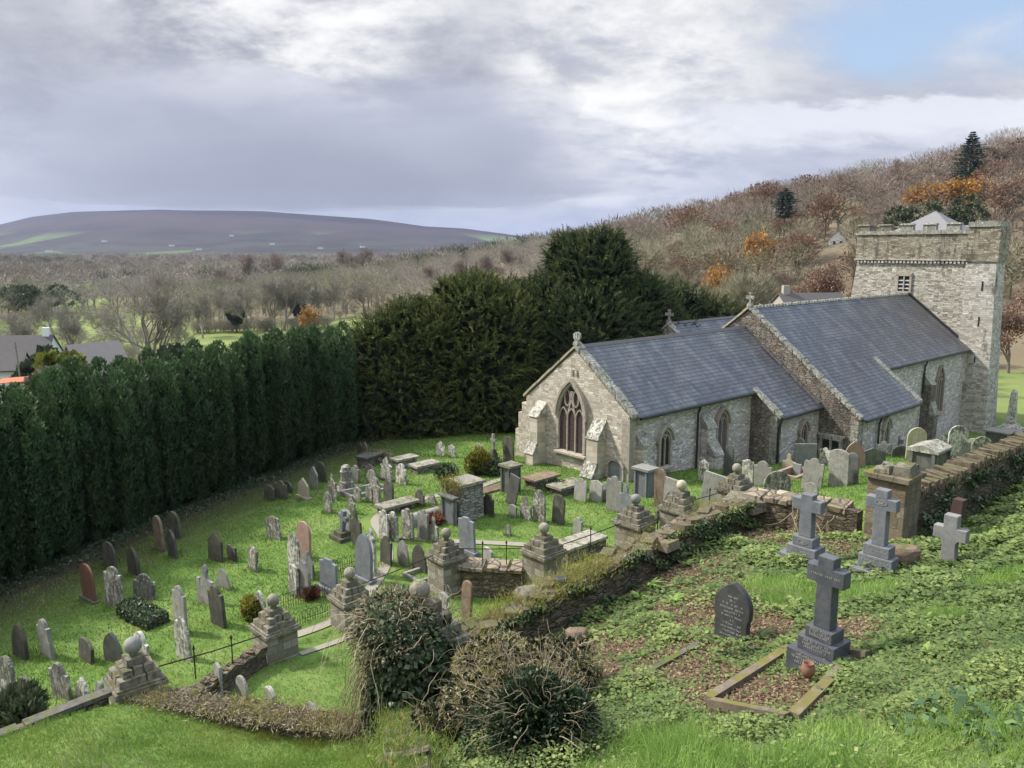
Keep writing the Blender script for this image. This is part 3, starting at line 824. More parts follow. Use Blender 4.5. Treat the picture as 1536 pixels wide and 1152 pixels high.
roof('chancel_roof', [(.28, 0, ZR), (L1, 0, ZR), (L1, W2 + eo, zc(W2 + eo)), (U1 + .05, W2 + eo, zc(W2 + eo)), (U1 + .05, W + eo, zc(W + eo)), (.28, W + eo, zc(W + eo))], 0)
roof('chancel_roof', [(.28, 0, ZR), (L1, 0, ZR), (L1, -W - eo, zc(W + eo)), (.28, -W - eo, zc(W + eo))], 0)
roof('nave_roof', [(L1 + .3, V0, ZRN), (L2, V0, ZRN), (L2, WN + eo, zn(WN + eo)), (U2 - .05, WN + eo, zn(WN + eo)), (U2 - .05, W3 + eo, zn(W3 + eo)), (L1 + .3, W3 + eo, zn(W3 + eo))], 0)
roof('nave_roof', [(L1 + .3, V0, ZRN), (L2, V0, ZRN), (L2, VS - eo, zn(VS - eo)), (L1 + .3, VS - eo, zn(VS - eo))], 0)
CB().prism([(-.16, ZR + .02), (0, ZR + .19), (.16, ZR + .02)], 0, .45, L1 - .02).build('ridge', M['ridge tile'])
mb = CB()
for i in range(62):
    u = L1 + .5 + i * .4
    if u < L2 - .4: mb.box((u + .19, V0, ZRN + .02 + .02 * (i % 3)), (.37, .34, .16), 0, .75)
mb.build('ridge', M['copestone'])
# south chapel beyond the chancel: its own gable and roof
SV, SU, SZ, SH = -5.7, 15.3, 6.25, 3.0
ssl = .82
wall_prism('chapel_gable_wall', [(SV - SH, GB), (SV + SH, GB), (SV + SH, SZ - SH * ssl), (SV, SZ), (SV - SH, SZ - SH * ssl)], SU, SU + .6, M['gable stone'])
roof('chapel_roof', [(SU + .2, SV, SZ), (30, SV, SZ), (30, SV + SH + .3, SZ - ssl * (SH + .3)), (SU + .2, SV + SH + .3, SZ - ssl * (SH + .3))], 0)
roof('chapel_roof', [(SU + .2, SV, SZ), (30, SV, SZ), (30, SV - SH - .3, SZ - ssl * (SH + .3)), (SU + .2, SV - SH - .3, SZ - ssl * (SH + .3))], 0)
CB().box((24, -5.7, GB), (12, 5.8, 3.4 - GB)).build('south_chapel_wall', M['shade tinted stone'])
CB().prism([(SV - .15, SZ + .05), (SV, SZ + .2), (SV + .15, SZ + .05)], 0, SU + .3, 30).build('ridge', M['ridge tile'])
# copings: rows of separate flat stones along a gable slope
def coping(u0, u1, va, za, vb, zb, n, mat, t=.16, name='coping', seed=1):
    r = random.Random(seed); mb = CB()
    for i in range(n):
        a, b = i / n, (i + 1) / n - .006
        j = r.uniform(-.025, .025); e = r.uniform(0, .05)
        p = [(va + (vb - va) * q, za + (zb - za) * q) for q in (a, b)]
        mb.hexa([(u0 - e, p[0][0], p[0][1] + .0), (u1 + e, p[0][0], p[0][1]), (u1 + e, p[1][0], p[1][1]), (u0 - e, p[1][0], p[1][1]),
                 (u0 - e, p[0][0], p[0][1] + t + j), (u1 + e, p[0][0], p[0][1] + t + j), (u1 + e, p[1][0], p[1][1] + t + j), (u0 - e, p[1][0], p[1][1] + t + j)])
    mb.build(name, mat)
coping(-.07, .42, .0, ZR + .06, W + .22, zc(W + .22) + .06, 11, M['copestone'], .20, seed=2)
coping(-.05, .36, -.0, ZR + .06, -W - .24, zc(W + .24) + .06, 11, M['cream'], .14, seed=3)
coping(U1 - .12, U1 + .30, W + .1, zc(W + .1) + .04, W2 + .24, zc(W2 + .24) + .04, 5, M['copestone'], .2, seed=4)
coping(L1 - .10, L1 + .42, V0, ZRN + .06, W3 + .18, zn(W3 + .18) + .06, 24, M['copestone'], .18, seed=5)
coping(L1 - .08, L1 + .36, V0, ZRN + .06, VS - .2, zn(VS - .2) + .06, 13, M['cream'], .14, seed=6)
coping(U2 - .12, U2 + .32, WN - .6, zn(WN - .6) + .04, W3 + .2, zn(W3 + .2) + .04, 9, M['copestone'], .17, seed=7)
coping(SU - .08, SU + .34, SV, SZ + .02, SV + SH + .1, SZ - ssl * (SH + .1), 8, M['copestone'], .17, seed=8)
coping(SU - .08, SU + .34, SV, SZ + .02, SV - SH - .1, SZ - ssl * (SH + .1), 8, M['cream'], .15, seed=9)
coping(L2 - .3, L2 + .02, V0 + .1, ZRN + .10, WN + .3, zn(WN + .3) + .10, 10, M['gutter'], .10, 'verge_flashing', seed=10)
coping(L1 - .24, L1 - .06, V0 + 1.2, zc(1.4) + .12, W2 + .1, zc(W2 + .1) + .12, 14, M['ridge tile'], .13, 'verge_flashing', seed=11)
# finials
def finial(u, v, z, h, wheel):
    mb = CB()
    mb.box((u, v, z), (.34, .34, .22), 0, .7)
    if wheel:
        c = (u, v, z + .22 + h / 2)
        for k in range(16):
            a, b = 2 * math.pi * k / 16, 2 * math.pi * (k + 1) / 16
            for ro, ri in ((h * .5, h * .30),):
                q = [(ro, a), (ro, b), (ri, b), (ri, a)]
                mb.hexa([(c[0] - .07, c[1] + r_ * math.cos(t_), c[2] + r_ * math.sin(t_)) for r_, t_ in q] + [(c[0] + .07, c[1] + r_ * math.cos(t_), c[2] + r_ * math.sin(t_)) for r_, t_ in q])
        for k in range(4):
            mb.box((c[0], c[1], c[2] - h * .1), (.12, .16, h * .2))
        mb.box((c[0], c[1], c[2] - h * .42), (.13, .09, h * .84)); mb.box((c[0], c[1], c[2] - .05), (.128, h * .84, .10))
    else:
        mb.box((u, v, z + .2), (.13, .13, h))
        mb.box((u, v, z + .2 + h * .52), (.14, h * .72, .14))
        for s_ in (-1, 1): mb.box((u, v + s_ * h * .36, z + .16 + h * .5), (.16, .12, .22))
        mb.box((u, v, z + .17 + h), (.16, .22, .12)); mb.box((u, v, z + .12), (.2, .24, .12))
    mb.build('finial', M['copestone'], smooth=False)
finial(.12, 0, ZR + .18, .46, True)
finial(L1 + .1, V0, ZRN + .18, .60, False)
finial(SU + .1, SV, SZ + .14, .66, False)
# gutters and downpipes
def gutter(u0, u1, v, z): CB().tube([(u0, v, z), (u1, v, z)], .075, 8).build('gutter', M['gutter'])
gutter(.5, U1 - .1, W + eo + .04, zc(W + eo) - .02)
gutter(U1 + .1, L1 - .05, W2 + eo + .04, zc(W2 + eo) - .02)
gutter(L1 + .5, U2 - .1, W3 + eo + .04, zn(W3 + eo) - .02)
gutter(U2 + .4, L2 - .1, WN + eo + .04, zn(WN + eo) - .02)
def downpipe(px, v, ztop, zbot, ve):
    u = u_of(px, v + .1, (ztop + zbot) / 2)
    CB().tube([(u, v + ve, ztop), (u, v + ve * .8, ztop - .15), (u, v + .13, ztop - .38), (u, v + .12, ztop - .6), (u, v + .12, zbot)], .062, 8).build('downpipe', M['gutter'])
downpipe(1045, W, zc(W + eo) - .04, -1.2, .27)
downpipe(1166, W2, zc(W2 + eo) - .04, -1.8, .27)
downpipe(1316, W3, zn(W3 + eo) - .04, -2.2, .27)
downpipe(1386, WN, zn(WN + eo) - .04, 1.0, .27)
# windows: frame with pointed arch, mullions and glass; plane = wall the window sits on
def arch(w_, spring, top, n=10):
    """pointed arch outline from lower left over the apex to lower right, in (s, z) about the centre"""
    h = top - spring; half = w_ / 2
    R_ = (half * half + h * h) / (2 * half) if h > half * .2 else half
    pts = []
    a1 = math.atan2(h, R_ - half)
    for i in range(n + 1):
        a = a1 * i / n
        pts.append((half - R_ + R_ * math.cos(a), spring + R_ * math.sin(a)))
    return [(-s, z) for s, z in pts] + [(s, z) for s, z in reversed(pts[:-1])]
def window(pos, face, w_, sill, spring, top, lights, glass, frame, hood=True, depth=.14):
    """face 'n': wall of constant v (window runs along u), 'e': wall of constant u (window runs along v)"""
    c, k = pos
    def T(s, z, o):
        return (c + s, k + o, z) if face == 'n' else (k - o, c + s, z)
    fr = CB()
    def ring(o_pts, i_pts, d0, d1):
        n = len(o_pts)
        for i in range(n - 1):
            q = [o_pts[i], o_pts[i + 1], i_pts[i + 1], i_pts[i]]
            fr.hexa([T(s, z, d0) for s, z in q] + [T(s, z, d1) for s, z in q])
    ft = .16
    inner = [(-w_ / 2, sill)] + arch(w_, spring, top) + [(w_ / 2, sill)]
    outer = [(-w_ / 2 - ft, sill)] + arch(w_ + 2 * ft, spring, top + ft * 1.15) + [(w_ / 2 + ft, sill)]
    ring(outer, inner, -.02, depth)
    if hood:
        o2 = arch(w_ + 2 * ft + .26, spring, top + ft * 1.15 + .16); i2 = arch(w_ + 2 * ft, spring, top + ft * 1.15)
        ring(o2, i2, -.02, depth + .09)
    f = fr.build('window', frame)
    sb = CB()
    q = [(-w_ / 2 - ft - .08, sill - .2), (w_ / 2 + ft + .08, sill - .2), (w_ / 2 + ft + .08, sill), (-w_ / 2 - ft - .08, sill)]
    sb.hexa([T(s, z, -.02) for s, z in q] + [T(s, z - (.1 if i > 1 else 0), depth + .12) for i, (s, z) in enumerate(q)])
    sb.build('sill', frame, f)
    g = CB()
    pts = [T(s, z, .012) for s, z in inner]
    g.add(pts, [tuple(range(len(pts)))])
    g.build('glass', glass, f)
    mu = CB()
    bars = []
    for i in range(1, lights):
        s = -w_ / 2 + w_ * i / lights
        bars.append(([(s, sill), (s, spring)], .075))
    # heads of the lights and the tracery above
    lw = w_ / lights
    for i in range(lights):
        c0 = -w_ / 2 + lw * (i + .5)
        bars.append(([(c0 + s, z) for s, z in arch(lw, spring - .05, spring + lw * .85, 6)], .065))
    if lights == 3:
        for s_ in (-1, 1):
            bars.append(([(s_ * lw * .5, spring + .1), (s_ * lw * .25, spring + .55), (0, spring + 1.0), (s_ * lw * .1, spring + 1.4)], .07))
            cc = (s_ * lw * .52, spring + 1.02)
            bars.append(([(cc[0] + .2 * math.cos(a), cc[1] + .42 * math.sin(a)) for a in [2 * math.pi * q_ / 12 for q_ in range(13)]], .06))
    elif lights == 2:
        zc_ = spring + lw * .85 + .12; r_ = min(.17, w_ * .17)
        bars.append(([(r_ * math.cos(a), zc_ + r_ * math.sin(a)) for a in [2 * math.pi * q_ / 10 for q_ in range(11)]], .06))
    for pts_, t_ in bars:
        for (s0, z0), (s1, z1) in zip(pts_[:-1], pts_[1:]):
            d = Vector((s1 - s0, z1 - z0)); ln = d.length
            if ln < 1e-4: continue
            nrm = Vector((-d.y, d.x)) / ln * t_ / 2
            q = [(s0 + nrm.x, z0 + nrm.y), (s1 + nrm.x, z1 + nrm.y), (s1 - nrm.x, z1 - nrm.y), (s0 - nrm.x, z0 - nrm.y)]
            mu.hexa([T(s, z, .0) for s, z in q] + [T(s, z, .085) for s, z in q])
    mu.build('mullion', frame, f)
    return f
window((-.17, 0.0), 'e', 1.75, .95, 2.75, 4.5, 3, M['leaded glass'], M['dressed'])
window((u_of(996, W, 1.0), W - .03), 'n', .78, .45, 1.72, 2.32, 2, M['dark glass'], M['dressed'])
window((u_of(1081, W, 1.0), W - .03), 'n', .86, .15, 1.85, 2.55, 2, M['grey glass'], M['dressed pink'])
window((u_of(1203, W2, .5), W2), 'n', .66, -.3, .75, 1.25, 2, M['dark glass'], M['dressed pink'])
window((u_of(1328, W3, .3), W3 - .02), 'n', .62, -.75, .45, 1.0, 2, M['dark glass'], M['dressed'])
window((u_of(1408, WN, 1.0), WN), 'n', 1.35, -.9, 1.3, 2.55, 3, M['grey glass'], M['dressed pink'], hood=False)
# square headed two-light window low in the east wall of the aisle
def v_of(px, u, z):
    lo, hi = -12.0, 12.0
    for _ in range(50):
        mid = (lo + hi) / 2
        if proj(*chw(u, mid, z))[0] < px: lo = mid
        else: hi = mid
    return lo
vw = v_of(1246, L1, -.5)
fr = CB()
for s0, s1, z0, z1 in ((-.72, -.52, -1.3, .35), (.52, .72, -1.3, .35), (-.52, .52, .13, .35), (-.06, .06, -1.3, .13), (-.85, .85, .35, .47), (-.78, .78, -1.5, -1.3)):
    fr.hexa([(L1 + .02, vw + s0, z0), (L1 + .02, vw + s1, z0), (L1 - .13, vw + s1, z0), (L1 - .13, vw + s0, z0), (L1 + .02, vw + s0, z1), (L1 + .02, vw + s1, z1), (L1 - .13, vw + s1, z1), (L1 - .13, vw + s0, z1)])
wf = fr.build('window', M['copestone'])
CB().add([(L1 - .012, vw - .52, -1.3), (L1 - .012, vw + .52, -1.3), (L1 - .012, vw + .52, .13), (L1 - .012, vw - .52, .13)], [(0, 1, 2, 3)]).build('glass', M['dark glass'], wf)
# stepped buttresses
def buttress(face, c, k, w_, stages, mat, capmat):
    """stages: list of (projection, z top of vertical face, z where its sloped cap meets the stage above)"""
    b = CB(); cap = CB()
    def T(s, o, z): return (c + s, k + o, z) if face == 'n' else (k - o, c + s, z)
    z0 = GB
    h = w_ / 2
    for i, (pr, zt, zs) in enumerate(stages):
        nx = stages[i + 1][0] if i + 1 < len(stages) else -.05
        b.hexa([T(-h, -.05, z0), T(h, -.05, z0), T(h, pr, z0), T(-h, pr, z0), T(-h, -.05, zt), T(h, -.05, zt), T(h, pr, zt), T(-h, pr, zt)])
        n = 4
        for j in range(n):
            a, e = j / n, (j + 1) / n
            p0, p1 = pr + .06 + (nx - pr) * a, pr + .06 + (nx - pr) * e
            q0, q1 = zt + (zs - zt) * a, zt + (zs - zt) * e
            cap.hexa([T(-h - .05, nx - .02, q0), T(h + .05, nx - .02, q0), T(h + .05, p0, q0), T(-h - .05, p0, q0),
                      T(-h - .05, nx - .02, q1 + .02), T(h + .05, nx - .02, q1 + .02), T(h + .05, p1, q1 + .02), T(-h - .05, p1, q1 + .02)])
        z0 = zt + .001
        z0 = zs - .02 if i + 1 < len(stages) and False else zt + .001
    o = b.build('buttress', mat)
    cap.build('coping', capmat, o)
buttress('e', -2.42, 0, .62, [(1.0, .55, 1.1), (.68, 2.55, 3.3)], M['buttress stone'], M['white'])
buttress('e', 1.80, 0, .74, [(1.0, .15, .85), (.62, 2.05, 3.0)], M['buttress stone'], M['white'])
buttress('n', u_of(957, W, 1.5) + .15, W - .03, .6, [(.85, .75, 1.2), (.45, 1.9, 2.5)], M['gable stone'], M['copestone'])
b_ = CB()
for (p_, z0_, z1_) in ((1.0, GB, 1.4), (.75, 1.4, 2.4), (.45, 2.4, 3.0)):
    b_.box((.45, -W - p_ / 2 + .02, z0_), (.8 - .05 * p_, p_, z1_ - z0_ - .002))
b_.build('buttress', M['gable stone'])
buttress('n', u_of(1057, W, 1.5), W - .03, .75, [(1.0, .55, 1.25), (.5, 1.95, 2.75)], M['shade tinted stone'], M['copestone'])
buttress('n', u_of(1386, WN, 1.2), WN, .75, [(1.0, -.6, .3), (.65, 1.6, 2.4)], M['dark wall stone'], M['copestone'])
buttress('n', u_of(1447, WN, .8), WN, .7, [(.75, .3, .9)], M['turret stone'], M['copestone'])
# slate memorial tablet in an arched recess beside the north east corner
b_ = CB()
pts = [(-.42, -.9), (-.42, .75)] + [(.42 * math.cos(a), .75 + .28 * math.sin(a)) for a in [math.pi - math.pi * i / 8 for i in range(1, 8)]] + [(.42, .75), (.42, -.9)]
vt = v_of(924, 0, 0)
b_.add([(-.02, vt + p_, q_) for p_, q_ in pts] + [(-.06, vt + p_, q_) for p_, q_ in pts], [tuple(range(len(pts))), tuple(range(2 * len(pts) - 1, len(pts) - 1, -1))] + [(i, (i + 1) % len(pts), len(pts) + (i + 1) % len(pts), len(pts) + i) for i in range(len(pts))])
b_.build('memorial_tablet', M['slate'])
b_ = CB()
ap = [(.56 * math.cos(a), .78 + .42 * math.sin(a)) for a in [math.pi - math.pi * i / 10 for i in range(11)]]
ai = [(.44 * math.cos(a), .76 + .30 * math.sin(a)) for a in [math.pi - math.pi * i / 10 for i in range(11)]]
for i in range(10):
    q = [ap[i], ap[i + 1], ai[i + 1], ai[i]]
    b_.hexa([(.02, vt + s, z) for s, z in q] + [(-.14, vt + s, z) for s, z in q])
for s_ in (-1, 1): b_.box((-.03, vt + s_ * .49, -1.4), (.13, .09, 2.15))
b_.build('tablet_surround', M['dressed'])
# quoins at the north east corner and the two upright marks in the gable top
b_ = CB(); r = random.Random(5)
z = -1.6
while z < ZE - .35:
    h = r.uniform(.22, .34); a = r.uniform(.3, .6)
    b_.box((a / 2 - .012, W - .25 + .015, z), (a, .5, h - .02)); z += h
b_.build('quoins', M['dressed'])
b_ = CB(); z = -1.8
while z < zc(W2) - .35:
    h = r.uniform(.2, .36); a = r.uniform(.3, .62)
    b_.box((U1 + a / 2 - .045, W2 - .2 + .03, z), (a, .42, h - .03)); z += h
b_.build('quoins', M['copestone'])
b_ = CB(); z = -2.0
while z < zn(W3) - .3:
    h = r.uniform(.2, .36); a = r.uniform(.3, .62)
    b_.box((L1 + a / 2 - .02, W3 - .2 + .02, z), (a, .42, h - .03)); z += h
b_.build('quoins', M['copestone'])
CB().box((-.01, -.15, 4.98), (.05, .09, .3)).box((-.01, .16, 4.98), (.05, .09, .3)).build('relief_marks', M['brown'])
# ---- tower
T0, T1, TA, TB = L2, L2 + 8.8, -4.35, 4.67
tw = CB()
tw.hexa([(T0, TA - .5, -6), (T1 + .4, TA - .5, -6), (T1 + .4, TB + .5, -6), (T0, TB + .3, -6), (T0, TA - .35, 7.4), (T1, TA - .35, 7.4), (T1, TB + .1, 7.4), (T0, TB + .1, 7.4)])
tw.hexa([(T0 + .003, TA - .35, 7.4), (T1, TA - .35, 7.4), (T1, TB + .1, 7.4), (T0 + .003, TB + .1, 7.4), (T0 + .05, TA - .05, 10.35), (T1 - .1, TA - .05, 10.35), (T1 - .1, TB, 10.35), (T0 + .05, TB, 10.35)])
tower = tw.build('tower', M['tower stone'])
pw = CB()
ob = .16
pw.hexa([(T0 - ob + .05, TA - ob, 10.55), (T1 + ob, TA - ob, 10.55), (T1 + ob, TB + ob, 10.55), (T0 - ob + .05, TB + ob, 10.55), (T0 - ob + .05, TA - ob, 12.85), (T1 + ob, TA - ob, 12.85), (T1 + ob, TB + ob, 12.85), (T0 - ob + .05, TB + ob, 12.85)])
pw.build('parapet', M['parapet stone'], tower)
cb_ = CB(); n = 30
for i in range(n):
    v = TA - .05 + (TB - TA + .1) * (i + .5) / n
    cb_.box((T0 - .02, v, 10.30), (.24, .17, .27))
cb_.box((T0 - .05, (TA + TB) / 2, 10.555), (.30, TB - TA + .5, .10))
cb_.build('corbel_table', M['turret stone'], tower)
st_ = CB()
st_.box((T0 - .08, (TA + TB) / 2, 12.70), (.3, TB - TA + .5, .16)); st_.box(((T0 + T1) / 2, TB + ob, 12.70), (T1 - T0 + .3, .28, .16))
st_.box((T0 + .05, (TA + TB) / 2, 12.86), (.48, TB - TA + .3, .16))
st_.build('string_course', M['copestone'], tower)
def merlon(u, v, su, sv, z=13.02, mossy=False):
    m_ = CB()
    m_.box((u, v, z), (su, sv, .44)).box((u, v, z + .445), (su + .16, sv + .14, .13), 0, .86)
    m_.build('merlon', M['step stone'] if mossy else M['copestone'], tower)
for i, v in enumerate(np.linspace(TA + .42, TB - 1.35, 5)):
    merlon(T0 + .05, v, .46, 1.02, mossy=i < 2)
for i, u in enumerate(np.linspace(T0 + 2.2, T1 - .8, 4)):
    merlon(u, TB + .0, 1.0, .46); merlon(u, TA + .0, 1.0, .46, mossy=True)
for i, v in enumerate(np.linspace(TA + .6, TB - .9, 4)):
    merlon(T1 - .05, v, .46, 1.0)
# pyramid cap
pc = (T0 + 4.4, .2)
pb = CB(); a = 3.1
pb.add([(pc[0] - a, pc[1] - a, 12.62), (pc[0] + a, pc[1] - a, 12.62), (pc[0] + a, pc[1] + a, 12.62), (pc[0] - a, pc[1] + a, 12.62), (pc[0], pc[1], 14.75)], [(0, 1, 2, 3), (0, 1, 4), (1, 2, 4), (2, 3, 4), (3, 0, 4)])
pr_ = pb.build('tower_roof', M['cap slate'], tower)
CB().tube([(pc[0], pc[1], 14.6), (pc[0], pc[1], 15.9)], .025, 5).build('lightning_rod', M['gutter'], pr_)
# belfry window with louvres
vb = v_of(1356, T0, 8.6)
fr = CB()
for s0, s1, z0, z1 in ((-.62, -.46, 7.95, 9.35), (.46, .62, 7.95, 9.35), (-.05, .05, 7.95, 9.2), (-.62, .62, 9.22, 9.5), (-.66, .66, 7.8, 7.95)):
    fr.hexa([(T0 + .2, vb + s0, z0), (T0 + .2, vb + s1, z0), (T0 - .1, vb + s1, z0), (T0 - .1, vb + s0, z0), (T0 + .2, vb + s0, z1), (T0 + .2, vb + s1, z1), (T0 - .1, vb + s1, z1), (T0 - .1, vb + s0, z1)])
bw = fr.build('window', M['dressed'], tower)
CB().add([(T0 - .02, vb - .46, 7.95), (T0 - .02, vb + .46, 7.95), (T0 - .02, vb + .46, 9.25), (T0 - .02, vb - .46, 9.25)], [(0, 1, 2, 3)]).build('opening', M['dark opening'], bw)
lv = CB()
for s_ in (-.255, .255):
    for z in (8.12, 8.45, 8.78):
        lv.box((T0 - .05, vb + s_, z), (.06, .40, .13), ry=.5)
lv.build('louvre', M['louvre'], bw)
# stair turret at the north east corner, a little taller than the tower
tt = CB(); ua, ub, va, vb2 = T0 - .35, T0 + 1.7, TB - .1, 6.75
tt.hexa([(ua - .1, va, -6), (ub + .3, va, -6), (ub + .3, vb2 + .6, -6), (ua - .1, vb2 + .5, -6), (ua, va, 7.0), (ub, va, 7.0), (ub, vb2 + .12, 7.0), (ua, vb2 + .12, 7.0)])
tt.hexa([(ua + .002, va, 7.0), (ub, va, 7.0), (ub, vb2 + .1, 7.0), (ua + .002, vb2 + .1, 7.0), (ua + .002, va, 10.5), (ub, va, 10.5), (ub, vb2, 10.5), (ua + .002, vb2, 10.5)])
tur = tt.build('stair_turret', M['turret stone'], church)
CB().hexa([(ua - .1, va - .02, 10.5), (ub + .1, va - .02, 10.5), (ub + .1, vb2 + .1, 10.5), (ua - .1, vb2 + .1, 10.5), (ua - .1, va - .02, 13.2), (ub + .1, va - .02, 13.2), (ub + .1, vb2 + .1, 13.2), (ua - .1, vb2 + .1, 13.2)]).build('parapet', M['parapet stone'], tur)
cpt = CB(); r = random.Random(8)
for i in range(5):
    v = va + (vb2 - va + .1) * (i + .5) / 5
    cpt.box(((ua + ub) / 2, v, 13.2), (ub - ua + .4, (vb2 - va) / 5 + .02, .42 + r.uniform(-.05, .08)))
cpt.build('coping', M['copestone'], tur)
sb_ = CB()
for z in (8.2, 2.2, 5.4):
    vv = (va + vb2) / 2 + .25
    sb_.box((ua - .02, vv, z), (.03, .10, .75))
sb_.build('slit_window', M['dark opening'], tur)
# plinth buttress beside the turret foot
CB().hexa([(T0 - .9, TB - 1.6, -6), (T0 + .1, TB - 1.6, -6), (T0 + .1, TB - .75, -6), (T0 - .9, TB - .75, -6), (T0 - .35, TB - 1.6, 1.6), (T0 + .1, TB - 1.6, 2.6), (T0 + .1, TB - .75, 2.6), (T0 - .35, TB - .75, 1.6)]).build('buttress', M['turret stone'])

# ------------------------------------------------------------------ walls and pillars
def rubble_wall(name, pts, tops, bots, width, mat, copemat, label, seed, cope='ragged', mossy=True):
    """pts: ground line, tops / bots: heights at each point; body plus a part of loose or laid cope stones"""
    root = empty(name, (pts[0][0], pts[0][1], bots[0]))
    tag(root, label, 'wall')
    o0 = np.array([pts[0][0], pts[0][1], bots[0]])
    r = random.Random(seed)
    p = np.array(pts, float); L = np.r_[0, np.cumsum(np.hypot(*np.diff(p, axis=0).T))]
    n = max(int(L[-1] / .22), 4); s = np.linspace(0, L[-1], n)
    x = np.interp(s, L, p[:, 0]); y = np.interp(s, L, p[:, 1]); zt = np.interp(s, L, tops); zb = np.interp(s, L, bots)
    tx, ty = np.gradient(x), np.gradient(y); ln = np.hypot(tx, ty); nx, ny = -ty / ln, tx / ln
    mb = MB(); ring = []
    k = 7
    for i in range(n):
        prof = [(-.5, 0), (-.5, .33), (-.49, .68), (-.46, 1), (.46, 1), (.49, .68), (.5, .33), (.5, 0)]
        for a, b in prof:
            j = r.uniform(-.05, .05) if 0 < b else 0
            jz = r.uniform(-.06, .05) if b == 1 else 0
            w_ = width * a + j
            mb.v.append((x[i] + nx[i] * w_ - o0[0], y[i] + ny[i] * w_ - o0[1], zb[i] + (zt[i] - zb[i]) * b + jz - o0[2]))
    for i in range(n - 1):
        for j in range(7):
            mb.f.append((i * 8 + j, i * 8 + j + 1, (i + 1) * 8 + j + 1, (i + 1) * 8 + j))
    mb.f.append(tuple(range(7, -1, -1))); mb.f.append(tuple((n - 1) * 8 + j for j in range(8)))
    mb.rough(.05, seed, 2.5)
    mb.build('wall_body', mat, root)
    cb = MB(); q = 0.0
    while q < L[-1] - .1:
        st = {'ragged': r.uniform(.18, .42), 'slab': r.uniform(.32, .5), 'edge': r.uniform(.10, .2), 'fine': r.uniform(.07, .22), 'long': r.uniform(.8, 1.3)}[cope]
        i = min(int(q / L[-1] * (n - 1)), n - 1)
        a = math.atan2(ty[i], tx[i])
        if cope == 'ragged':
            if r.random() < .8:
                for sd in (-1, 1):
                    if r.random() < .75:
                        o_ = sd * width * r.uniform(.08, .36)
                        cb.box((x[i] + nx[i] * o_ - o0[0], y[i] + ny[i] * o_ - o0[1], zt[i] - .08 - o0[2]), (st * 1.1, width * r.uniform(.35, .6), r.uniform(.09, .2)), a + r.uniform(-.5, .5), r.uniform(.75, .95), r.uniform(-.2, .2), r.uniform(-.2, .2))
        elif cope == 'slab':
            cb.box((x[i] - o0[0], y[i] - o0[1], zt[i] - .03 - o0[2]), (st * .97, width * 1.16, r.uniform(.10, .14)), a + r.uniform(-.05, .05), .97, r.uniform(.08, .2), r.uniform(-.03, .03))
        elif cope == 'long':
            cb.box((x[i] - o0[0], y[i] - o0[1], zt[i] - .04 - o0[2]), (st * 1.02, width * 1.1, .09), a, .98, 0, r.uniform(-.02, .02))
        elif cope == 'fine':
            cb.box((x[i] - o0[0], y[i] - o0[1], zt[i] - .10 - o0[2]), (st * 1.15, width * r.uniform(.6, 1.1), r.uniform(.08, .17)), a + r.uniform(-.4, .4), .85, r.uniform(.0, .28), r.uniform(-.3, .3))
        else:
            cb.box((x[i] - o0[0], y[i] - o0[1], zt[i] - .05 - o0[2]), (st * .95, width * r.uniform(.95, 1.08), r.uniform(.18, .30)), a + r.uniform(-.06, .06), .93, r.uniform(-.05, .25), r.uniform(-.12, .12))
        q += st
    cb.build('coping', copemat, root)
    return root
def ups(pts): return [up1(*p) for p in pts]
tp = [(-2.0, 14.0), (-.9, 14.4), (0.1, 14.9), (2.0, 16.3), (4.3, 18.4), (6.2, 20.0)]
rubble_wall('terrace_wall', tp, [3.35, 3.95, 4.28, 4.66, 4.84, 4.86], [0] * 6, .62, M['terrace stone'], M['terrace cope'], 'long mossy tumbledown terrace wall running behind the near grey crosses', 3)
rubble_wall('terrace_wall', [(6.55, 20.2), (7.6, 19.2), (8.5, 18.3)], [4.93, 5.06, 5.16], [.5] * 3, .50, M['terrace stone'], M['cope slabs'], 'short ivy rooted wall with flat cope slabs left of the square stone pier', 5, 'slab')
rubble_wall('boundary_wall', [(9.35, 18.35), (12.5, 21.2), (16.8, 25.1), (22, 29.5), (27, 33.4)], [5.45, 5.35, 5.15, 5.25, 5.4], [1.2] * 5, .60, M['terrace stone'], M['terrace cope'], 'dark boundary wall with upright cope stones climbing right from the stone pier', 7, 'edge')
# wall running back from the corner pillar to the ivy pillar, with a broad weathered sloping top
rubble_wall('plot_wall', [(-8.1, 15.75), (-5.6, 14.95), (-3.0, 14.15)], [1.88, 1.98, 2.16], [-.6] * 3, .62, M['terrace stone'], M['terrace cope'], 'low brown capped wall crossing the near lawn toward the ivy covered pillar', 9, 'fine')
# low walls of the lower plot
def lowwall(name, a, b, top, width, label, seed, cope, mat='terrace stone', cm='cope slabs'):
    n = 3
    pts = [(a[0] + (b[0] - a[0]) * i / n, a[1] + (b[1] - a[1]) * i / n) for i in range(n + 1)]
    return rubble_wall(name, pts, [low1(*p) + top for p in pts], [low1(*p) - .4 for p in pts], width, M[mat], M[cm], label, seed, cope)

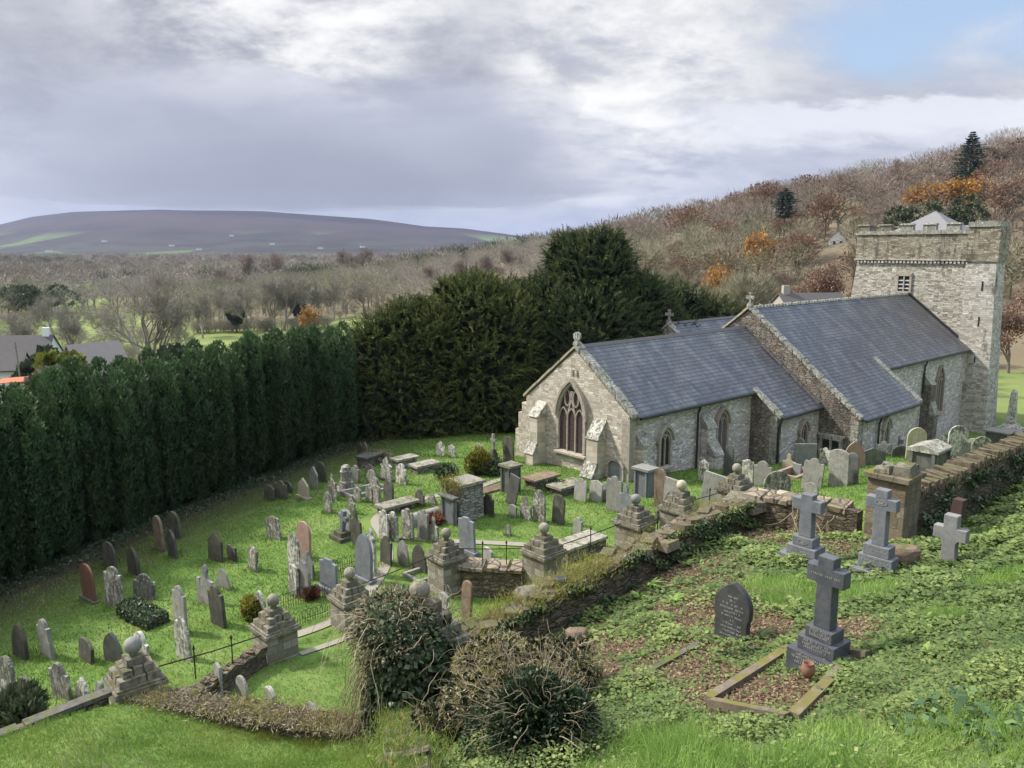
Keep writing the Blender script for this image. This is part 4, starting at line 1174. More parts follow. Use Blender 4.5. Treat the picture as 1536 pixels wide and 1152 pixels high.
# square pillars topped by a stepped pyramid and a stone ball
def ball_pillar(loc, base_h, label, w_=.92, ballm='ball', seed=1, lean=0.0, ball_r=.18):
    r = random.Random(seed)
    root = empty('ball_pillar', loc, FACE + r.uniform(-.04, .04))
    tag(root, label, 'pillar', 'ball topped pillars round the family plots')
    s = MB().box((0, 0, -.6), (w_, w_, base_h + .6)); s.build('shaft', M['enclosure pillar'], root)
    s = MB().box((0, 0, base_h), (w_ + .16, w_ + .16, .09)).box((0, 0, base_h + .091), (w_ + .06, w_ + .06, .05))
    s.rough(.012, seed).build('cornice', M['step stone'], root)
    z = base_h + .14
    for i, (k, hh) in enumerate(((.86, .17), (.62, .17), (.36, .15))):
        st = MB(); n = 3 if i < 2 else 1
        ww = w_ * k + .08
        for a in range(n):
            for b in range(n):
                if n > 1 and a == 1 and b == 1: continue
                st.box(((a - (n - 1) / 2) * ww / n + r.uniform(-.012, .012), (b - (n - 1) / 2) * ww / n + r.uniform(-.012, .012), z), (ww / n - .015, ww / n - .015, hh + r.uniform(-.02, .015)), r.uniform(-.03, .03), .97)
        if n > 1: st.box((0, 0, z), (ww / 3 + .03, ww / 3 + .03, hh - .02))
        st.rough(.016, seed + i, 4).build('step', M['step stone'], root)
        z += hh
    MB().lathe((0, 0, z), [(.10, -.02), (.08, .05), (.10, .07)], 12).ball((0, 0, z + .05 + ball_r), ball_r).build('ball', M[ballm], root, smooth=True)
    return root
PIL = {}
def put_pillar(key, px, y_balltop, Y, total, label, **k):
    p = P(px, y_balltop, Y)
    base = total - .14 - .49 - .41
    PIL[key] = (p[0], p[1], p[2] - total)
    return ball_pillar((p[0], p[1], p[2] - total), base, label, **k)
put_pillar('a', 198, 957, 16.05, 1.75, 'stepped stone pillar with a pale round ball where the low brown wall ends on the left', ballm='pale', seed=1, ball_r=.19)
put_pillar('b', 409, 891, 20.7, 2.0, 'stepped ball pillar by the gravel path with a pale green block in its side', seed=2)
put_pillar('c', 524, 851, 22.6, 2.1, 'half hidden ball pillar peeping out left of the big ivy clump', seed=3)
put_pillar('d', 669, 792, 25.2, 2.2, 'ball pillar at the left end of the slab topped plot wall', seed=4)
put_pillar('e', 816, 784, 24.6, 2.35, 'ball pillar with large squared blocks at the right end of the slab topped plot wall', seed=5, w_=1.0)
put_pillar('f', 954, 741, 26.0, 2.3, 'white balled pillar standing close behind the mossy terrace wall', ballm='pale', seed=6, w_=1.0)
put_pillar('g', 1023, 720, 25.8, 2.3, 'yellow balled pillar with pale green shaft rising behind the terrace wall', ballm='cream', seed=7, w_=1.0)
put_pillar('h', 1106, 695, 28.2, 2.3, 'farthest ball pillar behind the broken wall corner', seed=8, w_=1.0)
def pxy(k): return np.array(PIL[k][:2])
def between(a, b, d=.62):
    a, b = pxy(a), pxy(b); t = (b - a) / np.hypot(*(b - a))
    return a + t * d, b - t * d
lowwall('plot_wall', *between('a', 'b'), .55, .34, 'low dark mossy wall under the long rail left of the gravel path', 11, 'fine', cm='terrace stone')
lowwall('plot_wall', *between('d', 'e'), 1.0, .62, 'plot wall roofed with sloping stone slabs between two ball pillars', 12, 'slab')
lowwall('plot_wall', *between('e', 'f'), .55, .45, 'low mossy wall under a rail behind the squared ball pillar', 13, 'slab')
lowwall('plot_wall', *between('f', 'g', .52), .5, .4, 'short plot wall between the white balled and the yellow balled pillars', 14, 'slab')
lowwall('plot_wall', *between('g', 'h'), .9, .45, 'grass topped plot wall leading to the farthest ball pillar', 15, 'ragged')
a_, b_ = pxy('a'), np.array([-12.6, 11.5])
t_ = (b_ - a_) / np.hypot(*(b_ - a_))
rubble_wall('kerb_wall', [tuple(a_ + t_ * .6), tuple(a_ + t_ * 2.4), tuple(a_ + t_ * 5.4)], [1.95, 1.95, 1.75], [.3] * 3, .26, M['terrace stone'], M['dark kerb'], 'narrow dark kerb wall running off to the lower left corner', 16, 'long')
# iron rails on the plot walls
def railing(a, b, za, zb, nposts, label, hpost=.62, seed=0):
    root = empty('iron_railing', (a[0], a[1], za - .5)); tag(root, label, 'railing')
    o0 = np.array([a[0], a[1], za - .5])
    A = np.array([a[0], a[1], za]) - o0; B = np.array([b[0], b[1], zb]) - o0
    mid = (A + B) / 2 - np.array([0, 0, .03])
    MB().tube([A, mid, B], .018, 6).build('rail', M['iron'], root)
    for i in range(nposts):
        p = A + (B - A) * (i + 1) / (nposts + 1)
        pb = MB().tube([p + np.array([0, 0, -hpost]), p + np.array([0, 0, .17])], .017, 6)
        pb.lathe(p + np.array([0, 0, .15]), [(.018, 0), (.04, .03), (.03, .06), (.004, .13)], 8)
        pb.build('post', M['iron'], root)
    return root
def railp(a, b, z, n, label):
    A, B = between(a, b, .45)
    railing(A, B, PIL[a][2] + z[0], PIL[b][2] + z[1], n, label)
railp('a', 'b', (.78, 1.0), 2, 'long thin rusty rail sloping across the lawn beside the pale balled pillar')
railp('d', 'e', (1.5, 1.45), 2, 'rusty rail with two posts above the slab topped plot wall')
railp('e', 'f', (1.45, 1.35), 1, 'rusty rail with one spiked post in front of the long ledger tomb')
railp('f', 'g', (1.2, 1.2), 1, 'short rail between the white balled and yellow balled pillars')
railp('g', 'h', (1.45, 1.4), 1, 'rail with a spiked post above yellow grass near the wall corner')
A, B = pxy('c') + np.array([.2, 0]), pxy('d') - np.array([.45, .2])
railing(A, B, PIL['c'][2] + 1.5, PIL['d'][2] + 1.3, 0, 'rusty rail end showing right of the ivy clump')
# ball pillar swallowed by ivy at the wall corner (its ivy is built with the plants)
ip = P(633, 866, 13.9)
IVY_P = np.array([ip[0] - .05, 13.9])
root = empty('ivy_pillar', (IVY_P[0], IVY_P[1], .2), FACE); tag(root, 'large pillar smothered in dark ivy and dead stems at the near wall corner', 'pillar')
MB().box((0, 0, -.5), (1.15, 1.15, 4.4)).build('shaft', M['enclosure pillar'], root)
for i, (k, z0, hh) in enumerate(((1.35, 3.9, .14), (1.1, 4.041, .2), (.86, 4.242, .2), (.6, 4.443, .24))):
    MB().box((0, 0, z0), (k, k, hh)).rough(.03, i + 20, 3).build('step', M['step stone'], root)
MB().ball((0, 0, 4.88), .2).build('ball', M['ball'], root, smooth=True)
# square stone pier with loose stones on its broken top
pp = P(1334, 812, 17.6)
pz = up1(pp[0], pp[1])
root = empty('stone_pier', (pp[0], pp[1], pz), FACE); tag(root, 'square mossy stone pier with a broken top between the two terrace walls', 'pier')
ztop = P(1334, 704, 17.6)[2] - pz
MB().box((0, 0, -.8), (.86, .86, .8 + ztop - .16)).build('shaft', M['pillar stone'], root)
c = MB()
for i in range(3):
    c.box((-.02, (i - 1) * .345, ztop - .16), (1.02, .335, .10), 0, .98)
c.rough(.012, 4).build('cornice', M['kerb'], root)
c = MB(); r = random.Random(4)
for (x, y, sx, sy, h, rz) in ((-.1, -.30, .62, .5, .24, .1), (.25, -.28, .4, .45, .2, -.1), (-.25, .28, .5, .34, .10, .3), (-.1, .05, .28, .22, .16, .7), (.2, .3, .3, .3, .14, .4), (-.3, .02, .25, .2, .2, -.5), (.1, .1, .35, .3, .08, .2)):
    c.box((x * .82, y * .82, ztop - .06), (sx * .82, sy * .82, h), rz, .85, r.uniform(-.12, .12), r.uniform(-.12, .12))
c.rough(.02, 9, 4).build('loose_stones', M['step stone'], root)
# broken corner pier with overhanging slabs
cpos = P(1132, 790, 20.0)
root = empty('stone_pier', (6.35, 20.1, 3.78), FACE - .2); tag(root, 'broken corner pier topped by overhanging tilted slabs left of the slab wall', 'pier')
MB().box((0, 0, -1.5), (.8, .8, 2.4), 0, .9).rough(.05, 3).build('shaft', M['terrace stone'], root)
c = MB()
for (x, y, z, sx, sy, h, rz, rx) in ((.0, -.05, .88, 1.0, .9, .12, .1, .06), (-.15, .35, 1.0, .9, .5, .1, .5, -.12), (-.1, -.15, 1.01, .7, .62, .13, -.2, .12), (-.62, .25, .80, .8, .35, .09, 1.2, .2)):
    c.box((x, y, z), (sx, sy, h), rz, .93, rx)
c.rough(.02, 5, 3).build('loose_slabs', M['step stone'], root)
# loose slabs and stones lying on the terrace wall
def loose(px, y, Y, size, rz, label, mat='slate', rx=0.05, seed=1, rough=.02):
    p = P(px, y, Y)
    if rough > .03:
        mb = MB().ball((0, 0, 0), .5, 10); ca, sa = math.cos(rz), math.sin(rz)
        mb.rough(.11, seed, 2.2)
        mb.v = [(q[0] * size[0] * ca - q[1] * size[1] * sa, q[0] * size[0] * sa + q[1] * size[1] * ca, max(min(q[2], .36), -.45) * size[2] * 1.3 + size[2] * .15) for q in mb.v]
    else:
        mb = MB().box((0, 0, -size[2] * .3), size, rz, .85, rx, .04); mb.rough(rough, seed, 4)
    o = mb.build('loose_stone', M[mat], None, loc=tuple(p)); tag(o, label, 'stone', 'loose stones on and by the terrace wall')
    return o
loose(812, 888, 15.4, (1.1, .5, .14), .5, 'pale flat slab lying on the terrace wall beside a dark lump', 'ledger', seed=2)
loose(842, 882, 15.6, (.36, .34, .4), .4, 'dark upright lump of stone on the terrace wall', 'black stone', seed=3, rough=.05)
loose(775, 915, 14.9, (.6, .35, .1), .3, 'small pale slab half buried in yellow grass on the wall', 'ledger', seed=4)
loose(1000, 818, 17.3, (.55, .4, .2), .8, 'flat mossy stone on top of the wall under the yellow balled pillar', 'kerb', seed=5)
loose(960, 828, 16.9, (.5, .4, .18), .3, 'dark flat stone on the wall under the white balled pillar', 'step stone', seed=6)
loose(1055, 795, 18.6, (.9, .3, .1), .7, 'long tilted slab on the wall near the broken corner', 'step stone', seed=7, rx=.3)
loose(1355, 838, 14.9, (.75, .55, .42), .3, 'rounded brown boulder behind the middle cross', 'brown', seed=8, rough=.09)
loose(1437, 765, 18.2, (.36, .26, .4), FACE, 'reddish square block standing against the dark boundary wall', 'red stone', seed=9, rough=.01)
loose(866, 955, 14.4, (.5, .4, .25), .2, 'reddish brown stone at the foot of the terrace wall', 'brown', seed=10, rough=.06)
loose(692, 1112, 11.6, (.5, .4, .10), .4, 'round flat stone on the grass bank beside the dark bush', 'dark kerb', seed=11)

# ------------------------------------------------------------------ headstones
def arc(cx, cy, r, a0, a1, n):
    return [(cx + r * math.cos(a0 + (a1 - a0) * i / n), cy + r * math.sin(a0 + (a1 - a0) * i / n)) for i in range(n + 1)]
def outline(style, w, h):
    """closed outline of a slab, (s, z), starting bottom left going up"""
    b = w / 2
    def bez(p0, p1, p2, n=6):
        return [((1 - t) ** 2 * p0[0] + 2 * t * (1 - t) * p1[0] + t * t * p2[0], (1 - t) ** 2 * p0[1] + 2 * t * (1 - t) * p1[1] + t * t * p2[1]) for t in [i / n for i in range(n + 1)]]
    if style == 'round': top = arc(0, h - b, b, math.pi, 0, 12)
    elif style == 'segment': top = bez((-b, h - .35 * b), (0, h + .35 * b), (b, h - .35 * b), 10)
    elif style == 'flat': top = [(-b, h), (b, h)]
    elif style == 'gothic':
        l = bez((-b, h - 1.25 * w * .7), (-b, h - .25 * w), (0, h), 8); top = l + [(-x, y) for x, y in reversed(l[:-1])]
    elif style == 'peak': top = [(-b, h - .42 * w), (0, h), (b, h - .42 * w)]
    elif style == 'lowpeak': top = [(-b, h - .2 * w), (0, h), (b, h - .2 * w)]
    elif style == 'shoulder':
        top = [(-b, h - .55 * b), (-b * .72, h - .55 * b)] + arc(0, h - b * .62, b * .62, math.pi * .97, math.pi * .03, 10) + [(b * .72, h - .55 * b), (b, h - .55 * b)]
    elif style == 'ogee':
        l = bez((-b, h - .62 * w), (-b * .1, h - .6 * w), (-b * .32, h - .2 * w), 5) + bez((-b * .32, h - .2 * w), (-b * .15, h - .05 * w), (0, h), 4)[1:]
        top = l + [(-x, y) for x, y in reversed(l[:-1])]
    elif style == 'scallop':
        top = [(-b, h - .6 * b), (-b * .9, h - .35 * b), (-b * .62, h - .42 * b)] + arc(0, h - b * .5, b * .5, math.pi * .93, math.pi * .07, 8) + [(b * .62, h - .42 * b), (b * .9, h - .35 * b), (b, h - .6 * b)]
    elif style == 'notch':
        top = [(-b, h - .28 * b), (-b * .55, h - .22 * b), (-b * .35, h)] + [(b * .35, h), (b * .55, h - .22 * b), (b, h - .28 * b)]
    elif style == 'broken': top = [(-b, h - .5 * w), (-b * .55, h - .12 * w), (-.05 * b, h), (b * .3, h - .22 * w), (b * .5, h - .2 * w), (b, h - .62 * w)]
    elif style == 'square': top = [(-b, h), (-b * .1, h - .06 * w), (b * .2, h), (b, h - .05 * w)]
    elif style == 'pinnacle':
        top = [(-b, h * .35), (-b * .8, h * .4), (-b * .8, h * .55), (-b * 1.05, h * .6), (-b * .55, h * .7), (-b * .5, h * .8), (0, h), (b * .5, h * .8), (b * .55, h * .7), (b * 1.05, h * .6), (b * .8, h * .55), (b * .8, h * .4), (b, h * .35)]
    else: raise ValueError(style)
    return [(-b * (.97 if style != 'pinnacle' else 1.1), -.4)] + top + [(b * (.97 if style != 'pinnacle' else 1.1), -.4)]
srng = random.Random(77)
STONE_POS = []
def slab_obj(name, x, y, z, w_, h_, t_, style, mat, roll, yaw, pitch, parent=None):
    mb = MB().prism(outline(style, w_, h_), 0, -t_ / 2, t_ / 2)   # face looks along local -x; local y runs away from camera
    o = mb.build(name, mat, parent)
    o.location = (x, y, z)
    from mathutils import Euler
    R = Euler((0, 0, FACE + yaw)).to_matrix().to_4x4() @ Euler((-roll, pitch, 0)).to_matrix().to_4x4()
    o.rotation_euler = R.to_euler()
    m = o.modifiers.new('bevel', 'BEVEL'); m.width = .012; m.segments = 1; m.limit_method = 'ANGLE'
    return o
def headstone(px, yb, yt, wpx, style, mat, label, lean=0.0, plinth=None, yaw=None, t_=None, at=None, group=None):
    """px: middle of the foot, yb / yt: foot and top rows, wpx: seen width; lean in degrees, + to the right"""
    if at is None: x, y, z = hit(px, yb)
    else:
        q = P(px, yb, at); x, y, z = q
        z = min(z, z)
    s = px_per_m((x, y, z))
    t_ = srng.uniform(.075, .12) if t_ is None else t_
    roll = rad(lean)
    h_ = max((yb - yt) / s / .95 / max(math.cos(roll), .7), .2)
    wsee = (wpx - abs(math.tan(roll)) * (yb - yt) * .6) / s
    be = math.atan2(x, y)
    if yaw is None:
        # turn the slab a little further when it would have to be too broad to show its seen width
        for q in range(0, 46, 3):
            yaw = rad(q); b = CH_A + math.pi - yaw            # bearing the face looks to
            tx_, ty_ = math.cos(b), -math.sin(b)
            k = abs(tx_ * math.cos(be) - ty_ * math.sin(be)); kt = abs(math.sin(b) * math.cos(be) - math.cos(b) * math.sin(be))
            w_ = (wsee - t_ * kt) / k
            if w_ <= .92: break
        yaw += srng.uniform(-.06, .06)
    w_ = min(max(w_, .26), 1.6)
    pitch = srng.uniform(-.05, .05)
    STONE_POS.append((x, y, w_))
    g = group or 'old headstones in the churchyard'
    if plinth:
        root = empty('headstone', (x, y, z)); tag(root, label, 'headstone', g)
        ph = plinth
        slab_obj('slab', 0, 0, ph, w_, h_ - ph, t_, style, M[mat], roll, yaw, pitch, root)
        b = MB().box((0, 0, -.25), (t_ + .18, w_ + .16, .25 + ph)).build('plinth', M['dark kerb' if mat in ('red', 'white', 'dark slate') else mat], root)
        b.rotation_euler = (0, 0, FACE + yaw)
        return root
    o = slab_obj('headstone', x, y, z, w_, h_, t_, style, M[mat], roll, yaw, pitch)
    tag(o, label, 'headstone', g)
    return o
HS = [
 # left lawn
 (241, 825, 774, 16, 'round', 'brown', 'tall brown round topped headstone pale at its right edge, by the hedge foot', 3),
 (263, 806, 768, 21, 'round', 'dark', 'dark rounded headstone behind two others deep in hedge shade', 4),
 (260, 835, 794, 15, 'gothic', 'dark', 'dark pointed headstone in front of the brown one by the hedge', 2),
 (324, 841, 798, 22, 'peak', 'dark', 'brownish gabled headstone alone on the shaded lawn beside a small stump', 1),
 (349, 840, 818, 13, 'square', 'dark', 'small broken square stump right of the gabled brown headstone'),
 (380, 855, 820, 15, 'segment', 'lichened', 'small whitish headstone standing alone on the middle lawn', -2),
 (166, 848, 812, 20, 'round', 'dark', 'almost black headstone under the overhanging hedge', 2),
 (202, 861, 820, 17, 'gothic', 'dark', 'dark slim headstone with rounded point at the shade edge'),
 (135, 901, 845, 21, 'round', 'red', 'polished red granite headstone with a pale edge on a small plinth', 1, .10),
 (172, 909, 850, 25, 'shoulder', 'lichened', 'lichen streaked headstone with ornate shoulders left of the ivy tomb'),
 (217, 899, 861, 30, 'shoulder', 'lichened', 'broad round topped mottled headstone behind the ivy covered tomb'),
 (309, 905, 847, 24, 'ogee', 'grey', 'grey headstone with curved shoulders and pointed top on the left lawn'),
 (336, 882, 852, 21, 'gothic', 'grey', 'short rounded headstone tucked behind the pointed grey one'),
 (329, 938, 877, 24, 'shoulder', 'dark', 'brown streaked shouldered headstone in front of the grey pair', 2),
 (272, 950, 878, 19, 'shoulder', 'grey', 'tall narrow grey headstone with a knobbed top', -1),
 (277, 988, 922, 21, 'broken', 'white', 'broken pointed headstone white with lichen on the near left lawn'),
 (31, 985, 934, 19, 'gothic', 'dark', 'dark pointed headstone nearest the left edge of the lawn', -2),
 (73, 985, 929, 22, 'shoulder', 'grey', 'grey headstone leaning right beside the dark pointed one', 6),
 (130, 991, 957, 20, 'segment', 'dark', 'short dark headstone leaning left in the left foreground lawn', -5),
 (172, 993, 946, 25, 'gothic', 'dark slate', 'dark blunt pointed headstone behind the pale balled pillar'),
 (213, 984, 946, 25, 'shoulder', 'white', 'pale mottled headstone just right of the pale ball', -4),
 (11, 1040, 984, 24, 'round', 'lichened', 'rounded lichened headstone cut by the left picture edge', -2),
 (44, 1052, 1015, 25, 'segment', 'dark', 'plain dark headstone tilting left near the lower left', -7),
 (94, 1046, 992, 26, 'shoulder', 'lichened', 'wide lichened headstone left of the broken pair'),
 (124, 1050, 1015, 22, 'broken', 'white', 'broken white headstone stump with a slab leaning on it', 2),
 (147, 1041, 1019, 15, 'segment', 'grey', 'small slab fallen against the broken white stump', -38),
 (4, 1088, 1030, 20, 'segment', 'pale', 'pale slab leaning strongly right at the bottom left edge', 12),
 (27, 1048, 1030, 12, 'segment', 'slate', 'tiny bluish stone behind the tilting dark headstone'),
 (330, 1047, 997, 20, 'lowpeak', 'grey', 'plain grey slab leaning right inside the walled plot', 12),
 (365, 1052, 1014, 21, 'round', 'grey', 'small rounded grey headstone right of the leaning slab', 4),
 (407, 1060, 1030, 20, 'segment', 'grey', 'low grey headstone seen over the brown capped wall', -2),
 (468, 1074, 1054, 21, 'segment', 'grey', 'lowest headstone just showing above the brown capped wall', -2),
 (392, 926, 885, 18, 'gothic', 'white', 'pale pointed headstone behind the ball pillar by the path', 2),
 # centre lawn
 (404, 750, 728, 16, 'segment', 'dark', 'dark squat headstone at the left of a group by the hedge', 1),
 (422, 748, 721, 19, 'scallop', 'dark', 'mottled scallop topped headstone by the hedge, middle of three'),
 (433, 738, 722, 12, 'round', 'dark', 'small dark headstone hiding behind the scalloped one'),
 (456, 748, 717, 17, 'peak', 'cream', 'bright cream gabled headstone on a dark base on the far left lawn', 0, .14),
 (471, 732, 700, 14, 'peak', 'grey', 'slim peaked grey headstone behind the bright cream one'),
 (483, 722, 693, 16, 'round', 'dark', 'dark rounded headstone at the back near the hedge'),
 (500, 750, 712, 13, 'ogee', 'lichened', 'narrow curved headstone left of the lichened monument', 3),
 (493, 769, 737, 12, 'gothic', 'lichened', 'slender pointed headstone below the narrow curved one'),
 (534, 724, 698, 13, 'shoulder', 'grey', 'shouldered headstone right of the lichened monument'),
 (536, 752, 731, 12, 'segment', 'lichened', 'small weathered headstone in front of the kerbed grave'),
 (556, 716, 697, 15, 'scallop', 'grey', 'topmost of three overlapping headstones behind the white pinnacle'),
 (557, 727, 705, 15, 'round', 'grey', 'middle of three overlapping headstones left of the white pinnacle'),
 (562, 733, 716, 14, 'segment', 'lichened', 'lowest of three overlapping headstones left of the white pinnacle', 3),
 (554, 753, 727, 12, 'peak', 'lichened', 'left one of a leaning pair of small headstones', -2),
 (566, 757, 728, 13, 'lowpeak', 'lichened', 'right one of a leaning pair of small headstones', 3),
 (583, 753, 721, 17, 'round', 'dark', 'dark smooth rounded headstone near the flat ledger tomb', -3),
 (580, 721, 686, 17, 'pinnacle', 'white', 'ornate white pinnacled headstone on a dark base', 0, .12),
 (602, 726, 696, 17, 'shoulder', 'white', 'grey white shouldered headstone right of the white pinnacle'),
 (540, 682, 664, 9, 'round', 'dark', 'thin dark headstone under the far end of the hedge'),
 (547, 682, 663, 10, 'gothic', 'brown', 'brownish headstone under the far end of the hedge'),
 (661, 684, 662, 13, 'peak', 'white', 'white peaked headstone against the dark yew, left of two'),
 (679, 686, 667, 12, 'scallop', 'white', 'white streaked headstone against the dark yew, right of two', 4),
 (719, 681, 666, 11, 'segment', 'grey', 'small plain grey headstone left of the far stone cross'),
 (763, 693, 655, 17, 'round', 'dark', 'tall blackish rounded headstone beside the church corner'),
 (528, 770, 747, 12, 'peak', 'lichened', 'little peaked headstone above the leaning cross'),
 (520, 802, 766, 14, 'segment', 'grey', 'grey headstone just behind the leaning dark cross'),
 (536, 818, 764, 17, 'ogee', 'dark', 'tall mossy tapering headstone right of the leaning cross'),
 (412, 808, 776, 26, 'segment', 'lichened', 'headstone leaning right alone on the open lawn', 12),
 (442, 855, 797, 21, 'gothic', 'white', 'tall pale leaning headstone in front of the pink granite one', -5),
 (456, 838, 783, 20, 'round', 'pink', 'smooth pink granite headstone with round top'),
 (462, 866, 825, 24, 'peak', 'grey', 'grey slab leaning left behind the broken peaked one', -7),
 (441, 892, 848, 17, 'square', 'lichened', 'rough square headstone left of the broken peaked one'),
 (456, 896, 841, 26, 'broken', 'pale', 'broken peaked pale slab beside the red dead fern', 6),
 (494, 890, 838, 26, 'notch', 'slate', 'clean grey polished headstone with cut shoulders on a base', 0, .22),
 (558, 862, 792, 16, 'ogee', 'white', 'tall lichened headstone behind the blue grey slab'),
 (546, 872, 800, 28, 'gothic', 'slate', 'tall blue grey pointed slab behind the ivy clump', -1, .16),
 (576, 809, 765, 16, 'scallop', 'white', 'white lichened headstone, left of a touching pair', -1),
 (591, 810, 768, 17, 'shoulder', 'white', 'streaky headstone, right of a touching pair', 2),
 (579, 846, 804, 18, 'shoulder', 'dark', 'brown grey knobbed headstone in front of the touching pair'),
 (605, 847, 811, 20, 'gothic', 'pale', 'pale smooth pointed headstone between two darker ones', 3),
 (630, 856, 816, 23, 'gothic', 'dark', 'broad dark pointed headstone left of the first ball pillar', 2),
 (613, 808, 763, 18, 'scallop', 'lichened', 'upright lichened headstone, left of three in a row', 1),
 (635, 809, 765, 18, 'scallop', 'grey', 'pale grey headstone, middle of three in a row'),
 (651, 813, 776, 18, 'ogee', 'lichened', 'shorter curved headstone, right of three in a row', 4),
 (630, 758, 734, 16, 'shoulder', 'dark', 'dark shouldered headstone at the end of the flat ledger tomb', -2),
 (648, 756, 740, 16, 'gothic', 'lichened', 'low mottled headstone left of the great block tomb'),
 (733, 773, 741, 18, 'shoulder', 'dark', 'dark white spotted headstone right of the great block tomb'),
 (766, 756, 712, 22, 'flat', 'dark slate', 'smooth dark slab leaning left near the pedestal tomb', -13),
 (731, 851, 820, 19, 'segment', 'pale', 'pale headstone leaning left behind the rail posts', -5),
 (762, 803, 786, 10, 'peak', 'grey', 'tiny pointed stone alone on the bright lawn', -4),
 (769, 775, 757, 14, 'segment', 'pale', 'small pale marker in front of the tall lichened row'),
 (789, 779, 745, 19, 'ogee', 'lichened', 'mottled curved headstone, left of three near the church', 2),
 (809, 783, 735, 20, 'gothic', 'lichened', 'tallest of three mottled headstones near the church'),
 (837, 785, 742, 21, 'round', 'dark', 'dark white blotched round headstone, right of three near the church', -4),
 (866, 802, 776, 16, 'shoulder', 'pale', 'small pale headstone at the head of the long ledger tomb', -3),
 (870, 751, 718, 20, 'scallop', 'pale', 'pale square headstone near the buttress, left of two', -1),
 (893, 752, 720, 21, 'lowpeak', 'pale', 'pale square headstone near the buttress, right of two', -4),
 (909, 752, 724, 12, 'segment', 'pale', 'fragment of pale stone behind the big scalloped slab'),
 (921, 766, 715, 25, 'scallop', 'pale', 'large pale scalloped slab below the church corner'),
 (940, 778, 727, 23, 'ogee', 'slate', 'smooth grey peaked slab right of the scalloped one', 1),
 (983, 780, 735, 22, 'flat', 'dark slate', 'dark green slab toppling left behind the white balled pillar', -30),
 (990, 760, 704, 20, 'round', 'brown', 'tall brown rounded headstone edge on beside the pale slab'),
 (1006, 768, 718, 27, 'flat', 'pale', 'big pale rectangular slab behind the yellow balled pillar', -4),
 (1064, 758, 710, 36, 'flat', 'pale', 'wide pale slab tilting left between two ball pillars', -9),
 (1055, 722, 689, 16, 'peak', 'white', 'white gabled headstone against the church buttress'),
 (1092, 713, 668, 15, 'gothic', 'dark slate', 'dark pointed slab leaning on the church wall'),
 (1121, 722, 690, 17, 'notch', 'white', 'white patched stone against the dark chapel wall'),
 (1145, 729, 692, 28, 'shoulder', 'pale', 'pale shouldered slab in front of the chapel corner', 2),
 (1164, 742, 707, 42, 'round', 'lichened', 'broad dark spotted headstone behind the slab wall', -5),
 (1217, 732, 688, 31, 'scallop', 'pale', 'pale tall slab with moulded shoulders above the near cross', -3),
 (1216, 745, 724, 22, 'round', 'grey', 'low rounded headstone peeping over the wall by a cross'),
 (1195, 713, 696, 14, 'flat', 'granite light', 'small square block at the head of the pink kerbed grave'),
 (1183, 707, 680, 20, 'ogee', 'cream', 'cream curved headstone behind the pink kerbed grave'),
 (1207, 698, 666, 32, 'flat', 'granite light', 'wide square topped granite headstone behind the pink kerb'),
 (1199, 690, 658, 14, 'round', 'pale', 'pale round top showing behind the wide granite headstone'),
 (1237, 698, 672, 17, 'scallop', 'white', 'white scalloped headstone in front of the square church window'),
 (1257, 729, 675, 29, 'segment', 'grey', 'tall broad slab speckled with lichen, left of the stone pier'),
 (1277, 726, 680, 19, 'round', 'dark slate', 'dark rounded slab half behind the tall speckled one'),
 (1282, 702, 663, 31, 'gothic', 'pink', 'pinkish grey pointed headstone above the stone pier', 4),
 (1309, 698, 672, 36, 'lowpeak', 'dark slate', 'dark low gabled headstone directly over the stone pier', 3),
 (1325, 682, 662, 24, 'scallop', 'white', 'pale mottled headstone under the aisle window'),
 (1350, 686, 669, 24, 'round', 'dark', 'dark round stone over the right side of the pier'),
 (1372, 688, 642, 27, 'round', 'cream', 'bright cream round topped headstone beside the chest tomb'),
 (1412, 672, 654, 22, 'scallop', 'white', 'scalloped pale stone behind the big chest tomb', 3),
 (1434, 688, 639, 27, 'round', 'white', 'tall whitish round headstone right of the big chest tomb'),
 (1435, 688, 664, 34, 'flat', 'grey', 'wide flat topped slab in front of the whitish round headstone'),
 (1458, 676, 658, 15, 'round', 'pale', 'small rounded stone between taller ones near the wall'),
 (1473, 682, 655, 29, 'round', 'lichened', 'rounded headstone leaning right just above the boundary wall', 6),
]
for row in HS:
    px, yb, yt, wpx, st, mt, lab = row[:7]
    lean = row[7] if len(row) > 7 else 0.0
    pl = row[8] if len(row) > 8 else None
    headstone(px, yb, yt, wpx, st, mt, lab, lean, pl)
for px, yb, yt, wpx, st, mt, lab, Y in [
    (666, 928, 888, 19, 'segment', 'pale', 'pale headstone inside the near plot just right of the ivy clump', 22.0),
    (700, 912, 871, 19, 'round', 'brown', 'pinkish headstone in front of the slab topped plot wall', 22.8)]:
    headstone(px, yb, yt, wpx, st, mt, lab, -2, at=Y)
headstone(702, 832, 776, 27, 'notch', 'slate', 'polished grey headstone with a scrolled top and side wing', 2, .2)

